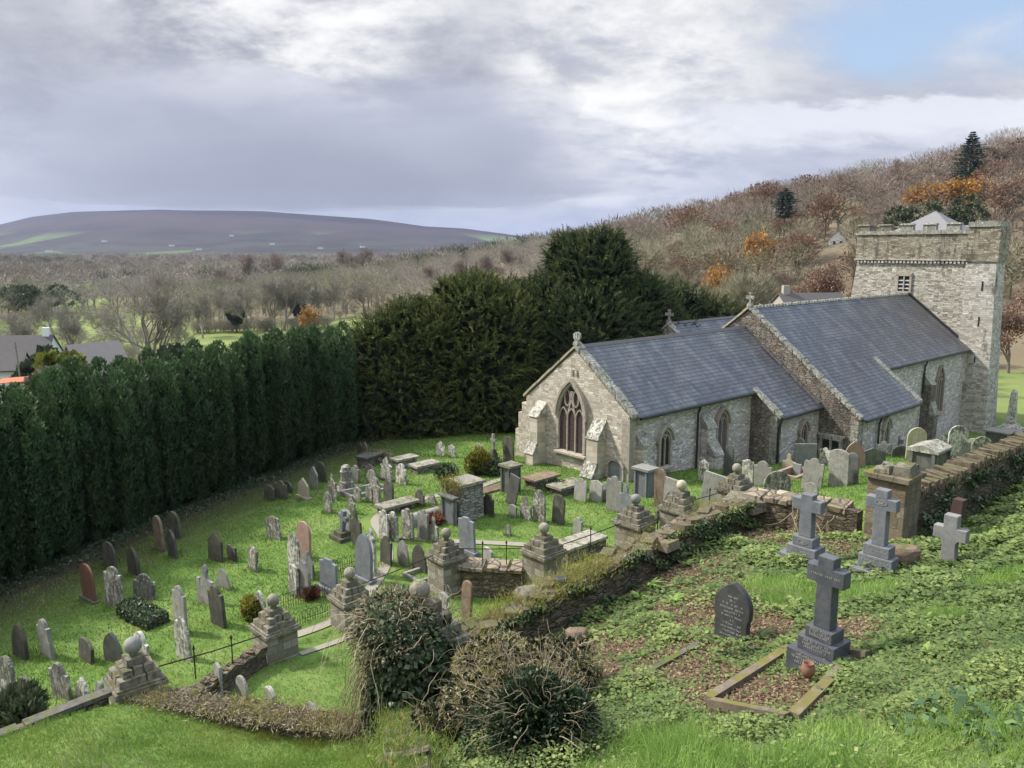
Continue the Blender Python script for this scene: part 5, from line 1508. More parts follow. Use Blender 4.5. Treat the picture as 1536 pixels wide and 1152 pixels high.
# ---- crosses and small monuments in the churchyard
def at_hit(px, yb):
    x, y, z = hit(px, yb); return (x, y, z), px_per_m((x, y, z))
def cross_shape(mb, w_, h_, arm, thick, armz, z0=0.0, flare=0.0):
    """latin cross, face along local -x, arms along y"""
    t_ = thick / 2; a = w_ / 2
    mb.box((0, 0, z0), (thick, w_, h_))
    for s_ in (-1, 1): mb.box((0, s_ * (a + (arm - w_) / 4), z0 + armz), (thick - .004, (arm - w_) / 2, w_ * .98))
    return mb
p, s = at_hit(740, 692)
root = empty('stone_cross', p, FACE); tag(root, 'stone cross on a stepped pedestal against the dark yew trees', 'cross')
h = 40 / s / .95
cross_shape(MB(), .14, h * .56, .42, .12, h * .30, h * .44).build('cross', M['grey'], root)
MB().box((0, 0, -.2), (.5, .5, .2 + h * .16)).box((0, 0, h * .16), (.36, .36, h * .14)).box((0, 0, h * .30), (.3, .3, h * .14), 0, .8).build('pedestal', M['dark'], root)
p, s = at_hit(514, 808)
root = empty('stone_cross', p, FACE); tag(root, 'dark cross leaning left on two mossy steps with a missing arm', 'cross')
c = cross_shape(MB(), .2, .95, .62, .16, .55); c = c.build('cross', M['slate'], root); c.location = (0, 0, .32); c.rotation_euler = (rad(11), 0, 0)
MB().box((0, 0, -.2), (.75, .95, .36)).build('step', M['dark'], root); MB().box((0, 0, .16), (.48, .6, .18)).build('step', M['dark'], root)
p, s = at_hit(520, 735)
root = empty('grave_monument', p, FACE); tag(root, 'lumpy lichened urn monument on a round plinth beside a kerbed grave', 'monument')
h = 38 / s
MB().lathe((0, 0, -.2), [(.62, 0), (.62, .28), (.5, .38)], 14).rough(.03, 3).build('plinth', M['lichened'], root)
MB().lathe((0, 0, .15), [(.42, 0), (.34, .3), (.26, .36), (.25, h * .62), (.31, h * .66), (.27, h * .72), (.24, h * .84), (.12, h * .9)], 12).rough(.035, 6, 5).build('shaft', M['lichened'], root)
p, s = at_hit(1345, 672)
o = empty('stone_cross', p, FACE); tag(o, 'small grey cross headstone under the aisle window', 'cross')
cross_shape(MB(), .26, .95, .78, .14, .45, -.1).build('cross', M['granite light'], o)
# ---- tombs
def chest_tomb(name, p, length, width, height, label, body='tomb stone', top='ledger', over=.1, thick=.11, rz=0.0, panels=False, gable=0.0, group=None):
    root = empty(name, p, FACE + rz); tag(root, label, 'tomb')
    b = MB().box((0, 0, -.4), (length, width, .4 + height)); b.rough(.015, 3).build('chest', M[body], root)
    t_ = MB().box((0, 0, height + .002), (length + 2 * over, width + 2 * over, thick))
    if gable:
        t_ = MB().hexa([(-length / 2 - over, -width / 2 - over, height), (length / 2 + over, -width / 2 - over, height), (length / 2 + over, width / 2 + over, height), (-length / 2 - over, width / 2 + over, height),
                        (-length / 2 - over, -width / 2 - over, height + thick), (length / 2 + over, -width / 2 - over, height + thick), (length / 2 + over, width / 2 + over, height + thick), (-length / 2 - over, width / 2 + over, height + thick)])
        t_.hexa([(-length / 2 - over, -width / 2 - over, height + thick), (length / 2 + over, -width / 2 - over, height + thick), (length / 2 + over, width / 2 + over, height + thick), (-length / 2 - over, width / 2 + over, height + thick),
                 (-length / 2 - over, -.03, height + thick + gable), (length / 2 + over, -.03, height + thick + gable), (length / 2 + over, .03, height + thick + gable), (-length / 2 - over, .03, height + thick + gable)])
    t_.rough(.008, 5).build('lid', M[top], root)
    if panels:
        pm = MB()
        for sy in (-1, 1): pm.box((-length / 2 - .03, sy * width * .42, 0), (.09, width * .13, height - .01))
        for sx in (-1, 1): pm.box((sx * length * .46, -width / 2 - .03, 0), (length * .07, .09, height - .01))
        pm.build('pilaster', M[body], root)
    return root
def tomb_at(px, yb, *a, **k):
    p, s = at_hit(px, yb); return chest_tomb(a[0], p, *a[1:], **k)
tomb_at(556, 697, 'chest_tomb', 1.4, .72, .5, 'flat topped chest tomb deep in the shade at the hedge end', 'dark wall stone', 'dark slate', rz=.3)
tomb_at(607, 700, 'chest_tomb', 1.25, .62, .45, 'chest tomb with grey lid right of an overgrown mound')
tomb_at(637, 706, 'chest_tomb', 1.4, .68, .32, 'low chest tomb with a pale lid, nearest of three at the back')
tomb_at(596, 766, 'chest_tomb', 1.7, .62, .30, 'long low tomb with a pale ledger slab beside the gravel path', 'dark wall stone')
p, s = at_hit(634, 783)
root = empty('coped_tomb', p, FACE); tag(root, 'long pale coped stone with a rounded top behind three headstones', 'tomb')
pr = [(-.36, -.2), (-.36, .3)] + [(.36 * math.cos(a), .3 + .32 * math.sin(a)) for a in [math.pi - math.pi * i / 10 for i in range(1, 10)]] + [(.36, .3), (.36, -.2)]
MB().prism([(a * .75, b * .8) for a, b in pr], 0, -.7, .8).rough(.015, 4).build('coped_stone', M['pale'], root)
# the great block tomb
p, s = at_hit(694, 776)
root = empty('block_tomb', p, FACE); tag(root, 'great rubble block tomb with a flat lid and creeper hanging from its rim', 'tomb')
MB().box((.1, 0, -.4), (1.3, 1.12, 1.95), 0, .94).rough(.03, 8).build('chest', M['tomb stone'], root)
MB().box((.1, 0, 1.552), (1.42, 1.26, .13)).rough(.015, 4).build('lid', M['ledger'], root)
t_ = MB().box((-.78, -.1, -.3), (.14, .84, 1.42)); t_.build('tablet', M['slate'], root)
t_ = MB(); [t_.box((-.87, -.1 + q, -.3), (.1, .12, 1.42)) for q in (-.38, .38)]; t_.box((-.84, -.1, 1.122), (.32, 1.04, .08)); t_.build('tablet_frame', M['dark slate'], root)
# pedestal tombs against the church
tomb_at(766, 737, 'pedestal_tomb', 62e-2, .62, 1.25, 'upright grey pedestal tomb with a flat cap left of the gable', 'dark slate', 'ledger', over=.12, panels=True)
tomb_at(967, 742, 'pedestal_tomb', .6, .76, 1.22, 'panelled pedestal tomb with a moulded cap below the church corner', 'slate', 'pale', over=.12, panels=True)
tomb_at(812, 727, 'chest_tomb', 1.5, .7, .36, 'low table tomb tucked between the gable buttress and wall', 'dark wall stone', 'brown', over=.14)
tomb_at(850, 738, 'chest_tomb', 1.5, .72, .34, 'ivy fringed ledger tomb below the great east window', 'dark wall stone', 'ledger', over=.14)
tomb_at(868, 832, 'chest_tomb', 2.1, .9, .5, 'long ledger tomb with a pale patchy lid behind the rail', 'dark wall stone', 'ledger', over=.05)
tomb_at(1391, 712, 'chest_tomb', 1.4, 1.05, 1.1, 'big chest tomb with a gabled lid beside the cream headstone', 'dark slate', 'copestone', over=.10, gable=.2, panels=True)
tomb_at(1498, 664, 'chest_tomb', 1.3, 1.5, .85, 'panelled chest tomb below the obelisk, left of two', 'dark slate', 'pale', over=.12)
tomb_at(1522, 664, 'chest_tomb', 1.1, 1.3, .8, 'panelled chest tomb below the obelisk, right of two', 'dark slate', 'pale', over=.12)
p, s = at_hit(1515, 650)
root = empty('obelisk', p, FACE); tag(root, 'white obelisk on a stepped base near the church tower', 'obelisk')
MB().box((0, 0, -.4), (1.7, 1.7, .9)).box((0, 0, .5), (1.3, 1.3, .3), 0, .7).build('base', M['white'], root)
hh = (650 - 583) / s
MB().box((0, 0, .8), (.62, .62, hh - 1.05), 0, .62).box((0, 0, hh - .25), (.385, .385, .28), 0, .05).build('shaft', M['white'], root)
# flat ledgers
p, s = at_hit(738, 735)
o = MB().box((0, 0, -.05), (1.5, .7, .14)).build('ledger_stone', M['brown'], None, loc=p); o.rotation_euler = (0, 0, FACE); tag(o, 'flat brown ledger stone lying in the grass by the leaning dark slab', 'ledger')
def kerb_frame(name, p, L, W_, t_, h_, mat, label, rz=0.0, open_=()):
    root = empty(name, p, FACE + rz); tag(root, label, 'grave kerb')
    for k, (c_, sz) in enumerate((((0, -W_ / 2, -.15), (L, t_, .15 + h_)), ((0, W_ / 2, -.15), (L, t_, .15 + h_)), ((-L / 2 + t_ / 2, 0, -.15), (t_, W_ - t_ - .004, .15 + h_)), ((L / 2 - t_ / 2, 0, -.15), (t_, W_ - t_ - .004, .15 + h_)))):
        if k in open_: continue
        MB().box(c_, sz).rough(.008, k).build('kerb', M[mat], root)
    return root
p, s = at_hit(548, 738); kerb_frame('grave_kerb', p, 2.2, 1.0, .14, .16, 'grey', 'grey kerbed grave beside the lichened monument')
p, s = at_hit(1192, 715); kerb_frame('grave_kerb', p, 2.0, 1.1, .16, .3, 'pink', 'pink stone kerbed grave with a small block in front of the wide granite headstone')
p, s = at_hit(648, 860); kerb_frame('grave_kerb', p, 1.9, .9, .12, .14, 'grey', 'grey grave kerb beside the broad dark pointed headstone')
# hooped iron grave fence
def hoop_fence(p, L, W_, label, rz=0.0):
    root = empty('hoop_fence', p, FACE + rz); tag(root, label, 'fence')
    pts = [(-L / 2, -W_ / 2), (L / 2, -W_ / 2), (L / 2, W_ / 2), (-L / 2, W_ / 2), (-L / 2, -W_ / 2)]
    for (ax, ay), (bx, by) in zip(pts[:-1], pts[1:]):
        side = MB(); n = max(3, int(math.hypot(bx - ax, by - ay) / .17))
        d = np.array([(bx - ax) / n, (by - ay) / n])
        for i in range(n):
            a = np.array([ax, ay]) + d * i
            arcp = [(*(a + d * (.5 - .75 * math.cos(math.pi * k / 8))), .36 + .14 * math.sin(math.pi * k / 8)) for k in range(9)]
            side.tube([(*arcp[0][:2], -.1)] + arcp + [(*arcp[-1][:2], -.1)], .009, 4)
        side.tube([(ax, ay, .22), (bx, by, .22)], .009, 4)
        side.build('fence_side', M['iron'], root)
p, s = at_hit(462, 918); hoop_fence(p, 1.9, 1.5, 'low hooped iron fence round a grassy grave by the red dead fern')
p, s = at_hit(522, 862); hoop_fence(p, 1.5, .9, 'low hooped iron fence between the polished grey headstone and blue slab')

# ------------------------------------------------------------------ near graves on the terrace
def lettering(rows, parent, x, rng_):
    """rows: (z, half width, letter height); worn raised strokes standing for an illegible inscription"""
    mb = MB()
    for z, hw, lh, yc in rows:
        y = -hw
        while y < hw - lh * .5:
            wl = lh * rng_.uniform(.45, .8)
            if rng_.random() < .84:
                k = rng_.randint(0, 3)
                # stroke pairs
                mb.box((x, yc + y + wl * .15, z), (.006, lh * .14, lh * rng_.uniform(.7, 1)))
                if k != 1: mb.box((x, yc + y + wl * .62, z), (.006, lh * .14, lh * rng_.uniform(.5, 1)))
                if k != 2: mb.box((x, yc + y + wl * .38, z + lh * rng_.choice((0, .42, .82))), (.0062, wl * .55, lh * .14))
            y += wl + lh * .16
    if mb.v: mb.build('inscription', M['letters'], parent)
def granite_cross(px, yb, Y, total_px, label, mat, steps, cw, arm, armz, thick, ins, oval=False, tilt=0.0, sink=0.0, yaw=0.0, flare=False):
    p = P(px, yb, Y); s = px_per_m(p); h = total_px / s / .96
    root = empty('cross_memorial', (p[0], p[1], p[2]), FACE + yaw); tag(root, label, 'cross memorial')
    root.rotation_euler = (0, tilt, FACE + yaw)
    z = -sink
    rr = random.Random(px)
    for i, (wd, dp, hh) in enumerate(steps):
        o = MB().box((0, 0, z - (.25 if i == 0 else 0)), (dp, wd, hh + (.25 if i == 0 else 0))).build('step', M[mat], root, bevel=.012)
        if ins[i]:
            n = ins[i]; lettering([(z + hh * (.80 - .70 * k / max(n, 1)) - .01, wd * (.40 if k % 2 else .34), min(.042, hh * .55 / n), 0) for k in range(n)], root, -dp / 2 - .002, rr)
        z += hh + .001
    H_ = h - (z + sink) + 0.0
    cr = MB()
    a = cw / 2; az = H_ * armz
    if flare:
        outl = [(-a * 1.25, 0), (-a, az * .55), (-a, az - a * .5), (-a * 1.4, az - a * .1), (-arm / 2, az - a * .1), (-arm / 2, az + cw * .95), (-a, az + cw * .95), (-a, H_), (a, H_), (a, az + cw * .95), (arm / 2, az + cw * .95), (arm / 2, az - a * .1), (a * 1.4, az - a * .1), (a, az - a * .5), (a, az * .55), (a * 1.25, 0)]
    else:
        outl = [(-a * 1.08, 0), (-a, az), (-arm / 2, az), (-arm / 2, az + cw), (-a, az + cw), (-a, H_), (a, H_), (a, az + cw), (arm / 2, az + cw), (arm / 2, az), (a, az), (a * 1.08, 0)]
    cr.prism([(y, zz + z) for y, zz in outl], 0, -thick / 2, thick / 2)
    cr.build('cross', M[mat], root, bevel=.014)
    if ins[-1]:
        lettering([(z + az + cw * .45, arm * .40, .035, 0)], root, -thick / 2 - .002, rr)
    if oval:
        zz, xx = oval
        ov = MB(); n = 18
        for i in range(n):
            t0, t1 = 2 * math.pi * i / n, 2 * math.pi * (i + 1) / n
            q = [(math.cos(t0), math.sin(t0), 1), (math.cos(t1), math.sin(t1), 1), (math.cos(t1), math.sin(t1), .78), (math.cos(t0), math.sin(t0), .78)]
            ov.hexa([(xx, y * .12 * k, zz + v * .055 * k) for y, v, k in q] + [(xx - .008, y * .12 * k, zz + v * .055 * k) for y, v, k in q])
        ov.box((xx - .004, 0, zz - .025), (.008, .1, .05))
        ov.build('medallion', M['granite light'], root)
    return root
gc = granite_cross(1233, 1000, 10.6, 168, 'dark granite cross on three lettered steps nearest the camera, a jar at its foot', 'dark granite', [(.80, .62, .26), (.58, .44, .20), (.42, .33, .17)], .25, .58, .62, .19, (3, 3, 3, 1), yaw=-.08)
gc = granite_cross(1207, 847, 16.2, 106, 'grey granite cross with an oval medallion on its step, left of the stone pier', 'granite', [(.92, .66, .26), (.66, .46, .20), (.46, .34, .20)], .27, .66, .60, .2, (2, 2, 0, 0), oval=(.56, -.17))
gc = granite_cross(1316, 856, 14.7, 122, 'grey granite cross with tapered lettered foot directly before the stone pier', 'granite', [(.82, .72, .07), (.66, .34, .26), (.50, .30, .22)], .24, .60, .64, .19, (0, 3, 2, 0), oval=(1.42, -.095))
gc = granite_cross(1421, 860, 14.6, 90, 'pale weathered granite cross with flared arms, farthest right among the weeds', 'granite light', [(.80, .5, .05), (.46, .34, .16)], .25, .60, .52, .2, (0, 1, 0), flare=True, sink=.02)
# dark slate headstone with a pointed top
p = P(1096, 968, 12.4); s = px_per_m(p)
root = empty('headstone', tuple(p), FACE); tag(root, 'black pointed slate headstone with faint lettering on the near terrace', 'headstone')
w_, h_ = .66, 1.12
b = w_ / 2
ol = [(-b * .92, -.2), (-b * .92, h_ * .42), (-b * 1.02, h_ * .50), (-b * 1.02, h_ * .66)]
def qb(p0, p1, p2, n=7): return [((1 - t) ** 2 * p0[0] + 2 * t * (1 - t) * p1[0] + t * t * p2[0], (1 - t) ** 2 * p0[1] + 2 * t * (1 - t) * p1[1] + t * t * p2[1]) for t in [i / n for i in range(n + 1)]]
l_ = qb((-b * 1.02, h_ * .66), (-b * .9, h_ * .88), (0, h_))
ol = ol[:-1] + l_ + [(-x, y) for x, y in reversed(l_[:-1])] + [(b * 1.02, h_ * .50), (b * .92, h_ * .42), (b * .92, -.2)]
sl_ = MB().prism(ol, 0, -.065, .065).build('slab', M['black stone'], root, bevel=.012)
lettering([(.86 - .068 * k, [.10, .06, .2, .22, .16, .2, .05, .2, .2, .16, .2, .12][k], .034, 0) for k in range(11)], root, -.068, random.Random(3))
MB().box((-.02, 0, -.2), (.30, .82, .26)).build('plinth', M['dark kerb'], root, bevel=.01)
root.rotation_euler = (0, .05, FACE + .02)
# kerbs
def kerb_line(a, b, w_, h_, mat, label, sink=.12):
    a = np.array(a, float); b = np.array(b, float)
    d = b - a; L = np.linalg.norm(d)
    ux = d / L; side = np.array([-ux[1], ux[0], 0]); side /= np.linalg.norm(side)
    q = []
    for zz in (-sink, h_):
        for e, sg in ((a, -1), (b, -1), (b, 1), (a, 1)):
            q.append(tuple(e + side * sg * w_ / 2 + np.array([0, 0, zz]) - a))
    o = MB().hexa(q).rough(.006, 3, 6).build('grave_kerb', M[mat], None, loc=tuple(a)); tag(o, label, 'grave kerb', 'kerbs round the terrace graves')
    return o
def up_px(x, y): return hit(x, y, up1, 5, 30)
kerb_line(up_px(938, 1030), up_px(1050, 968), .10, .07, 'dark kerb', 'dark thin kerb running from the black slate headstone')
kerb_line(up_px(1062, 1056), up_px(1200, 968), .13, .12, 'kerb', 'brown kerb leading to the foot of the nearest cross')
kerb_line(up_px(1066, 1062), up_px(1180, 1086), .12, .15, 'kerb', 'front kerb of the grave before the nearest cross, sunk in grass')
kerb_line(up_px(1190, 1082), up_px(1262, 1010), .14, .12, 'kerb', 'mossy yellow kerb at the right of the nearest cross grave')
kerb_line(up_px(1268, 982), up_px(1302, 986), .12, .10, 'kerb', 'short kerb end right of the nearest cross base')
# terracotta jar
p = P(1213, 992, 10.05)
jar = MB().lathe((0, 0, 0), [(.05, 0), (.085, .05), (.098, .11), (.085, .17), (.066, .195), (.078, .215), (.066, .212), (.052, .19), (.03, .1)], 16).build('flower_jar', M['terracotta'], None, smooth=True, loc=(p[0], p[1], up1(p[0], p[1]) + .1)); tag(jar, 'round terracotta jar standing before the base of the nearest cross', 'jar')

# ------------------------------------------------------------------ grass and ground cover
def polar(n, r0, r1, t0, t1, pw=1.0):
    r = r0 + (r1 - r0) * rng.random(n) ** pw
    th = np.radians(t0 + (t1 - t0) * rng.random(n))
    return r * np.sin(th), r * np.cos(th), r
def blades(X, Y, Z, hgt, wid, lean=.5, tint=None, flop=None):
    n = len(X)
    d = np.c_[rng.normal(size=(n, 2)) * lean, np.ones(n)]
    if flop is not None: d[:, :2] += flop
    return leaves(np.c_[X, Y, Z], d, hgt, wid, tint, mid=.3)
PATHS = [np.array(lp((430, 958), (480, 942), (520, 925), (560, 880), (585, 840), (575, 800), (556, 782), (572, 768), (620, 752), (700, 735))), np.array(lp((450, 982), (500, 966), (560, 942))), np.array(lp((600, 806), (650, 812), (720, 814), (800, 818), (850, 822)))]
def path_d(X, Y):
    q = np.stack([X, Y], -1); best = np.full(len(X), 9e9)
    for p in PATHS:
        for a, b in zip(p[:-1], p[1:]):
            ab = b - a; t = np.clip(((q - a) @ ab) / (ab @ ab), 0, 1)
            best = np.minimum(best, np.hypot(*(q - a - t[:, None] * ab).T))
    return best
# churchyard lawn
X, Y, r = polar(330000, 11.5, 52, -44, 40, .85)
d = seg_dist(X, Y, DIV); pd = path_d(X, Y)
hd = (X + 20.0) * .925 - (Y - 25) * .38                      # distance to the hedge line
ux = (X - CH0[0]) * math.sin(CH_A) + (Y - CH0[1]) * math.cos(CH_A); vx = (X - CH0[0]) * math.cos(CH_A) - (Y - CH0[1]) * math.sin(CH_A)
k = (d < -.35) & (pd > .42 + .1 * vnoise(X, Y, .4)) & (hd > 1.2) & ~((ux > 0) & (np.abs(vx) < 3.7))
X, Y, r = X[k], Y[k], r[k]
Z = low_height(X, Y)
cl = vnoise(X, Y, 1.3) * .6 + vnoise(X, Y, .35) * .4
hgt = (.05 + .07 * cl) * rng.uniform(.6, 1.4, len(X)); wid = .010 * np.maximum(r / 12, 1) * rng.uniform(.7, 1.3, len(X))
t_ = np.clip(.15 + .6 * vnoise(X, Y, 2.7) + rng.normal(0, .2, len(X)), 0, 1)
V, Q, T = blades(X, Y, Z - .01, hgt, wid, .55, t_)
tag(np_mesh('lawn_grass', V, Q, M['grass'], tint=T), 'short green churchyard grass between the headstones', 'grass', kind='stuff')
# longer tufts left by the mower round the headstones
sp = np.array(STONE_POS); i = rng.integers(0, len(sp), 9000); n = len(i)
a = rng.random(n) * 2 * np.pi; rr_ = sp[i, 2] * .5 * rng.uniform(.25, 1.25, n)
X = sp[i, 0] + rr_ * np.cos(a); Y = sp[i, 1] + rr_ * np.sin(a); r = np.hypot(X, Y)
V, Q, T = blades(X, Y, low_height(X, Y) - .01, rng.uniform(.08, .24, n), .012 * np.maximum(r / 14, 1), .45)
tag(np_mesh('grass_tufts', V, Q, M['grass'], tint=T), 'longer grass tufts left standing round the headstones', 'grass', kind='stuff')
# near lawn at the lower left, tufted and yellowing
X, Y, r = polar(150000, 6.5, 17.5, -46, -4, .9)
d = seg_dist(X, Y, DIV); k = (d > .1) & (X < -1.2 - .1 * Y + 1.2)
X, Y, r = X[k], Y[k], r[k]; Z = UP(X, Y)
cl = vnoise(X, Y, .8) * .6 + vnoise(X, Y, .25) * .4
hgt = (.05 + .12 * cl ** 2) * rng.uniform(.6, 1.4, len(X))
t_ = np.clip(.2 + .6 * vnoise(X + 9, Y, 1.1) + rng.normal(0, .2, len(X)), 0, 1)
dry = rng.random(len(X)) < .10 + .55 * np.clip(vnoise(X, Y + 7, .9) - .45, 0, 1)
fl = np.c_[vnoise(X, Y + 3, .5) - .5, vnoise(X + 5, Y, .5) - .5] * 1.4
V, Q, T = blades(X[~dry], Y[~dry], Z[~dry] - .01, hgt[~dry], .011 * rng.uniform(.6, 1.3, (~dry).sum()), .5, t_[~dry], fl[~dry])
tag(np_mesh('lawn_grass', V, Q, M['grass'], tint=T), 'longer tufted grass on the near lawn at the lower left', 'grass', kind='stuff')
V, Q, T = blades(X[dry], Y[dry], Z[dry] - .01, hgt[dry] * 1.1, .010 * rng.uniform(.6, 1.3, dry.sum()), .7, t_[dry], fl[dry])
tag(np_mesh('dry_grass', V, Q, M['dry grass'], tint=T), 'yellowing grass mixed into the near lawn', 'grass', kind='stuff')

# upper terrace: leaf litter, low herbs, nettles and long grass
X, Y, r = polar(540000, 5.2, 30, -14, 53, .8)
d = seg_dist(X, Y, DIV)
k = (d > .3) & (X > -1.6 + .35 * vnoise(X, Y, .6) - .0 * Y)
X, Y, r = X[k], Y[k], r[k]; Z = UP(X, Y)
gr = blob(X, Y, GRASS_C) + .35 * (vnoise(X, Y, .5) - .5); li = blob(X, Y, LITTER_C) + .45 * (vnoise(X + 3, Y + 8, .45) - .5)
isg = rng.random(len(X)) < sstep(.38, .62, gr) * .95
isl = ~isg & (rng.random(len(X)) < np.clip(sstep(.15, .75, li) * .80 + .03, 0, 1))
ish = ~isg & ~isl
def clumps(X, Y, s): return np.clip((vnoise(X, Y, s) - .35) * 1.7, 0, 1)
# long grass
x, y, z = X[isg], Y[isg], Z[isg]; n = len(x)
fl = np.c_[vnoise(x, y + 3, .45) - .5, vnoise(x + 5, y, .45) - .5] * 1.6
V, Q, T = blades(x, y, z - .02, rng.uniform(.10, .28, n) * (.45 + 1.1 * vnoise(x, y, .38)), rng.uniform(.007, .013, n), .5, np.clip(.45 + .5 * vnoise(x, y, .6) + rng.normal(0, .18, n) - .1, 0, 1), fl)
tag(np_mesh('long_grass', V, Q, M['lush'], tint=T), 'long bright grass tufts on the terrace among the crosses', 'grass', kind='stuff')
# herbs: small leaves in layered clumps
x, y, z, rr = X[ish], Y[ish], Z[ish], r[ish]; n = len(x)
c1 = clumps(x, y, .55); c2 = clumps(x + 20, y, .22)
lit = np.clip(li[ish], 0, 1)
keep = rng.random(n) < np.clip(.40 + .9 * c1 + .3 * c2 - .35 * lit, .10, 1)
x, y, z, rr, c1, c2, lit = [a[keep] for a in (x, y, z, rr, c1, c2, lit)]; n = len(x)
hh = (.02 + .22 * c1 * (1 - lit) + .09 * c2) * rng.random(n) ** .6
a = rng.random(n) * 2 * np.pi
dv = np.c_[np.cos(a), np.sin(a), rng.normal(.05, .35, n)]
sd_ = unit(np.c_[-np.sin(a), np.cos(a), rng.normal(0, .3, n)])
sz = rng.uniform(.032, .085, n) * np.clip(rr / 10, .85, 1.6)
V, Q, T = leaves(np.c_[x, y, z + hh], dv, sz, sz * rng.uniform(.55, .9, n), np.clip(.05 + .45 * c1 + .35 * vnoise(x + 31, y, .9) + rng.normal(0, .2, n), 0, 1), sd_)
tag(np_mesh('herb_cover', V, Q, M['herb'], tint=T), 'low leafy weeds and nettles spreading over the slope', 'ground cover', kind='stuff')
# litter
x, y, z, rr = X[isl], Y[isl], Z[isl], r[isl]; n = len(x)
a = rng.random(n) * 2 * np.pi
V1 = leaves(np.c_[x, y, z + .012 + .02 * rng.random(n)], np.c_[np.cos(a), np.sin(a), rng.normal(0, .35, n)], rng.uniform(.03, .08, n), rng.uniform(.015, .045, n), None, unit(np.c_[-np.sin(a), np.cos(a), rng.normal(0, .35, n)]))
tag(np_mesh('leaf_litter', *V1[:2], M['litter'], tint=V1[2]), 'brown dead leaves and stems covering the terrace soil', 'leaf litter', kind='stuff')
# bigger plants that one can point at
def rosette(px, py, label, n=9, length=.28, width=.07, mat='lush', group='strap leaved plants on the terrace', up=.9, surf=None):
    q = up_px(px, py) if surf is None else surf
    root_p = np.array([q[0], q[1], q[2]])
    a = rng.random(n) * 2 * np.pi
    P_ = np.repeat(root_p[None], n, 0)
    d1 = np.c_[np.cos(a) * .5, np.sin(a) * .5, np.full(n, up)]
    L = length * rng.uniform(.6, 1.2, n)
    side = unit(np.c_[-np.sin(a), np.cos(a), np.zeros(n)])
    m1 = P_ + unit(d1) * (L * .5)[:, None]; d2 = unit(np.c_[np.cos(a), np.sin(a), np.full(n, up * .2)])
    tip = m1 + d2 * (L * .5)[:, None]
    V = np.empty((n, 6, 3)); w2 = width / 2
    V[:, 0] = P_ - side * w2 * .3; V[:, 1] = P_ + side * w2 * .3; V[:, 2] = m1 + side * w2; V[:, 3] = m1 - side * w2; V[:, 4] = tip + side * w2 * .2; V[:, 5] = tip - side * w2 * .2
    V -= root_p
    b = np.arange(n)[:, None] * 6
    Q = np.concatenate([b + np.array([0, 1, 2, 3]), b + np.array([3, 2, 4, 5])])
    o = np_mesh('strap_leaf_plant', V.reshape(-1, 3), Q, M[mat], tint=np.repeat(np.clip(.6 + rng.normal(0, .2, n), 0, 1), 6)); o.location = tuple(root_p)
    return tag(o, label, 'plant', group)
for px, py, L_, lab in [(1055, 826, .45, 'tall pale strap leaved plant rising against the inner terrace wall'), (1030, 850, .3, 'short strap leaved plant left of the tall one by the wall'), (975, 885, .45, 'broad dark green strap leaved plant at the wall foot, left of two'),
                        (960, 900, .3, 'low dark strap leaved plant furthest left along the wall'), (1178, 790, .4, 'arching strap leaved plant before the slab capped wall'), (1010, 905, .28, 'small yellow green plant behind the black slate headstone'),
                        (1385, 985, .3, 'grassy strap leaved plant right of the nearest cross'), (1328, 975, .22, 'tiny bright plant just right of the nearest cross base')]:
    rosette(px, py, lab, length=L_)
def herb_patch(px, py, rad_, hgt, n, label, mat='herb', sz=.08):
    q = np.array(up_px(px, py)); a = rng.random(n) * 2 * np.pi; rr = rad_ * np.sqrt(rng.random(n))
    x, y = rr * np.cos(a), rr * np.sin(a); z = hgt * (1 - (rr / rad_) ** 2) * rng.random(n) ** .5
    z += UP(q[0] + x, q[1] + y) - q[2]
    b = rng.random(n) * 2 * np.pi
    s_ = sz * rng.uniform(.6, 1.3, n)
    V, Q, T = leaves(np.c_[x, y, z], np.c_[np.cos(b), np.sin(b), rng.normal(.0, .35, n)], s_, s_ * .65, np.clip(.4 + rng.normal(0, .25, n), 0, 1), unit(np.c_[-np.sin(b), np.cos(b), rng.normal(0, .3, n)]))
    o = np_mesh('leafy_plant', V, Q, M[mat], tint=T); o.location = tuple(q)
    return tag(o, label, 'plant', 'leafy clumps on the terrace')
herb_patch(968, 940, .62, .22, 900, 'dense dark green leafy clump between the wall and the black slate headstone')
herb_patch(1142, 830, .42, .15, 420, 'small round green clump left of the medallion cross', 'lush', .06)
herb_patch(1420, 1075, .5, .34, 90, 'broad dark green dock leaves on the right slope', 'hedge leaf', .13)
herb_patch(1505, 1100, .4, .32, 60, 'dark dock leaves near the bottom right corner', 'hedge leaf', .12)
herb_patch(1400, 880, .6, .22, 700, 'nettles crowding the foot of the farthest right cross')
herb_patch(1110, 980, .28, .14, 160, 'small ivy like clump at the foot of the black slate headstone', 'ivy', .06)

# ------------------------------------------------------------------ wall top growth
def along(pts, n, jitter):
    p = np.array(pts, float); L = np.r_[0, np.cumsum(np.hypot(*np.diff(p[:, :2], axis=0).T))]
    s = rng.random(n) * L[-1]
    q = np.stack([np.interp(s, L, p[:, i]) for i in range(3)], 1)
    q[:, :2] += rng.normal(0, jitter, (n, 2))
    return q
def tuft_strip(name, pts, n, jit, h0, h1, mat, label, lean=.7, w_=.012, dz=0.0):
    q = along(pts, n, jit); m = vnoise(q[:, 0], q[:, 1], .4) > .35; q = q[m]
    V, Q, T = blades(q[:, 0], q[:, 1], q[:, 2] + dz, rng.uniform(h0, h1, len(q)), w_ * rng.uniform(.7, 1.3, len(q)), lean)
    tag(np_mesh(name, V, Q, M[mat], tint=T), label, 'grass', kind='stuff')
W_TOP = [(-2.0, 14.0, 3.5), (-.9, 14.4, 4.0), (0.1, 14.9, 4.31), (2.0, 16.3, 4.70), (4.3, 18.4, 4.88), (6.2, 20.0, 4.92)]
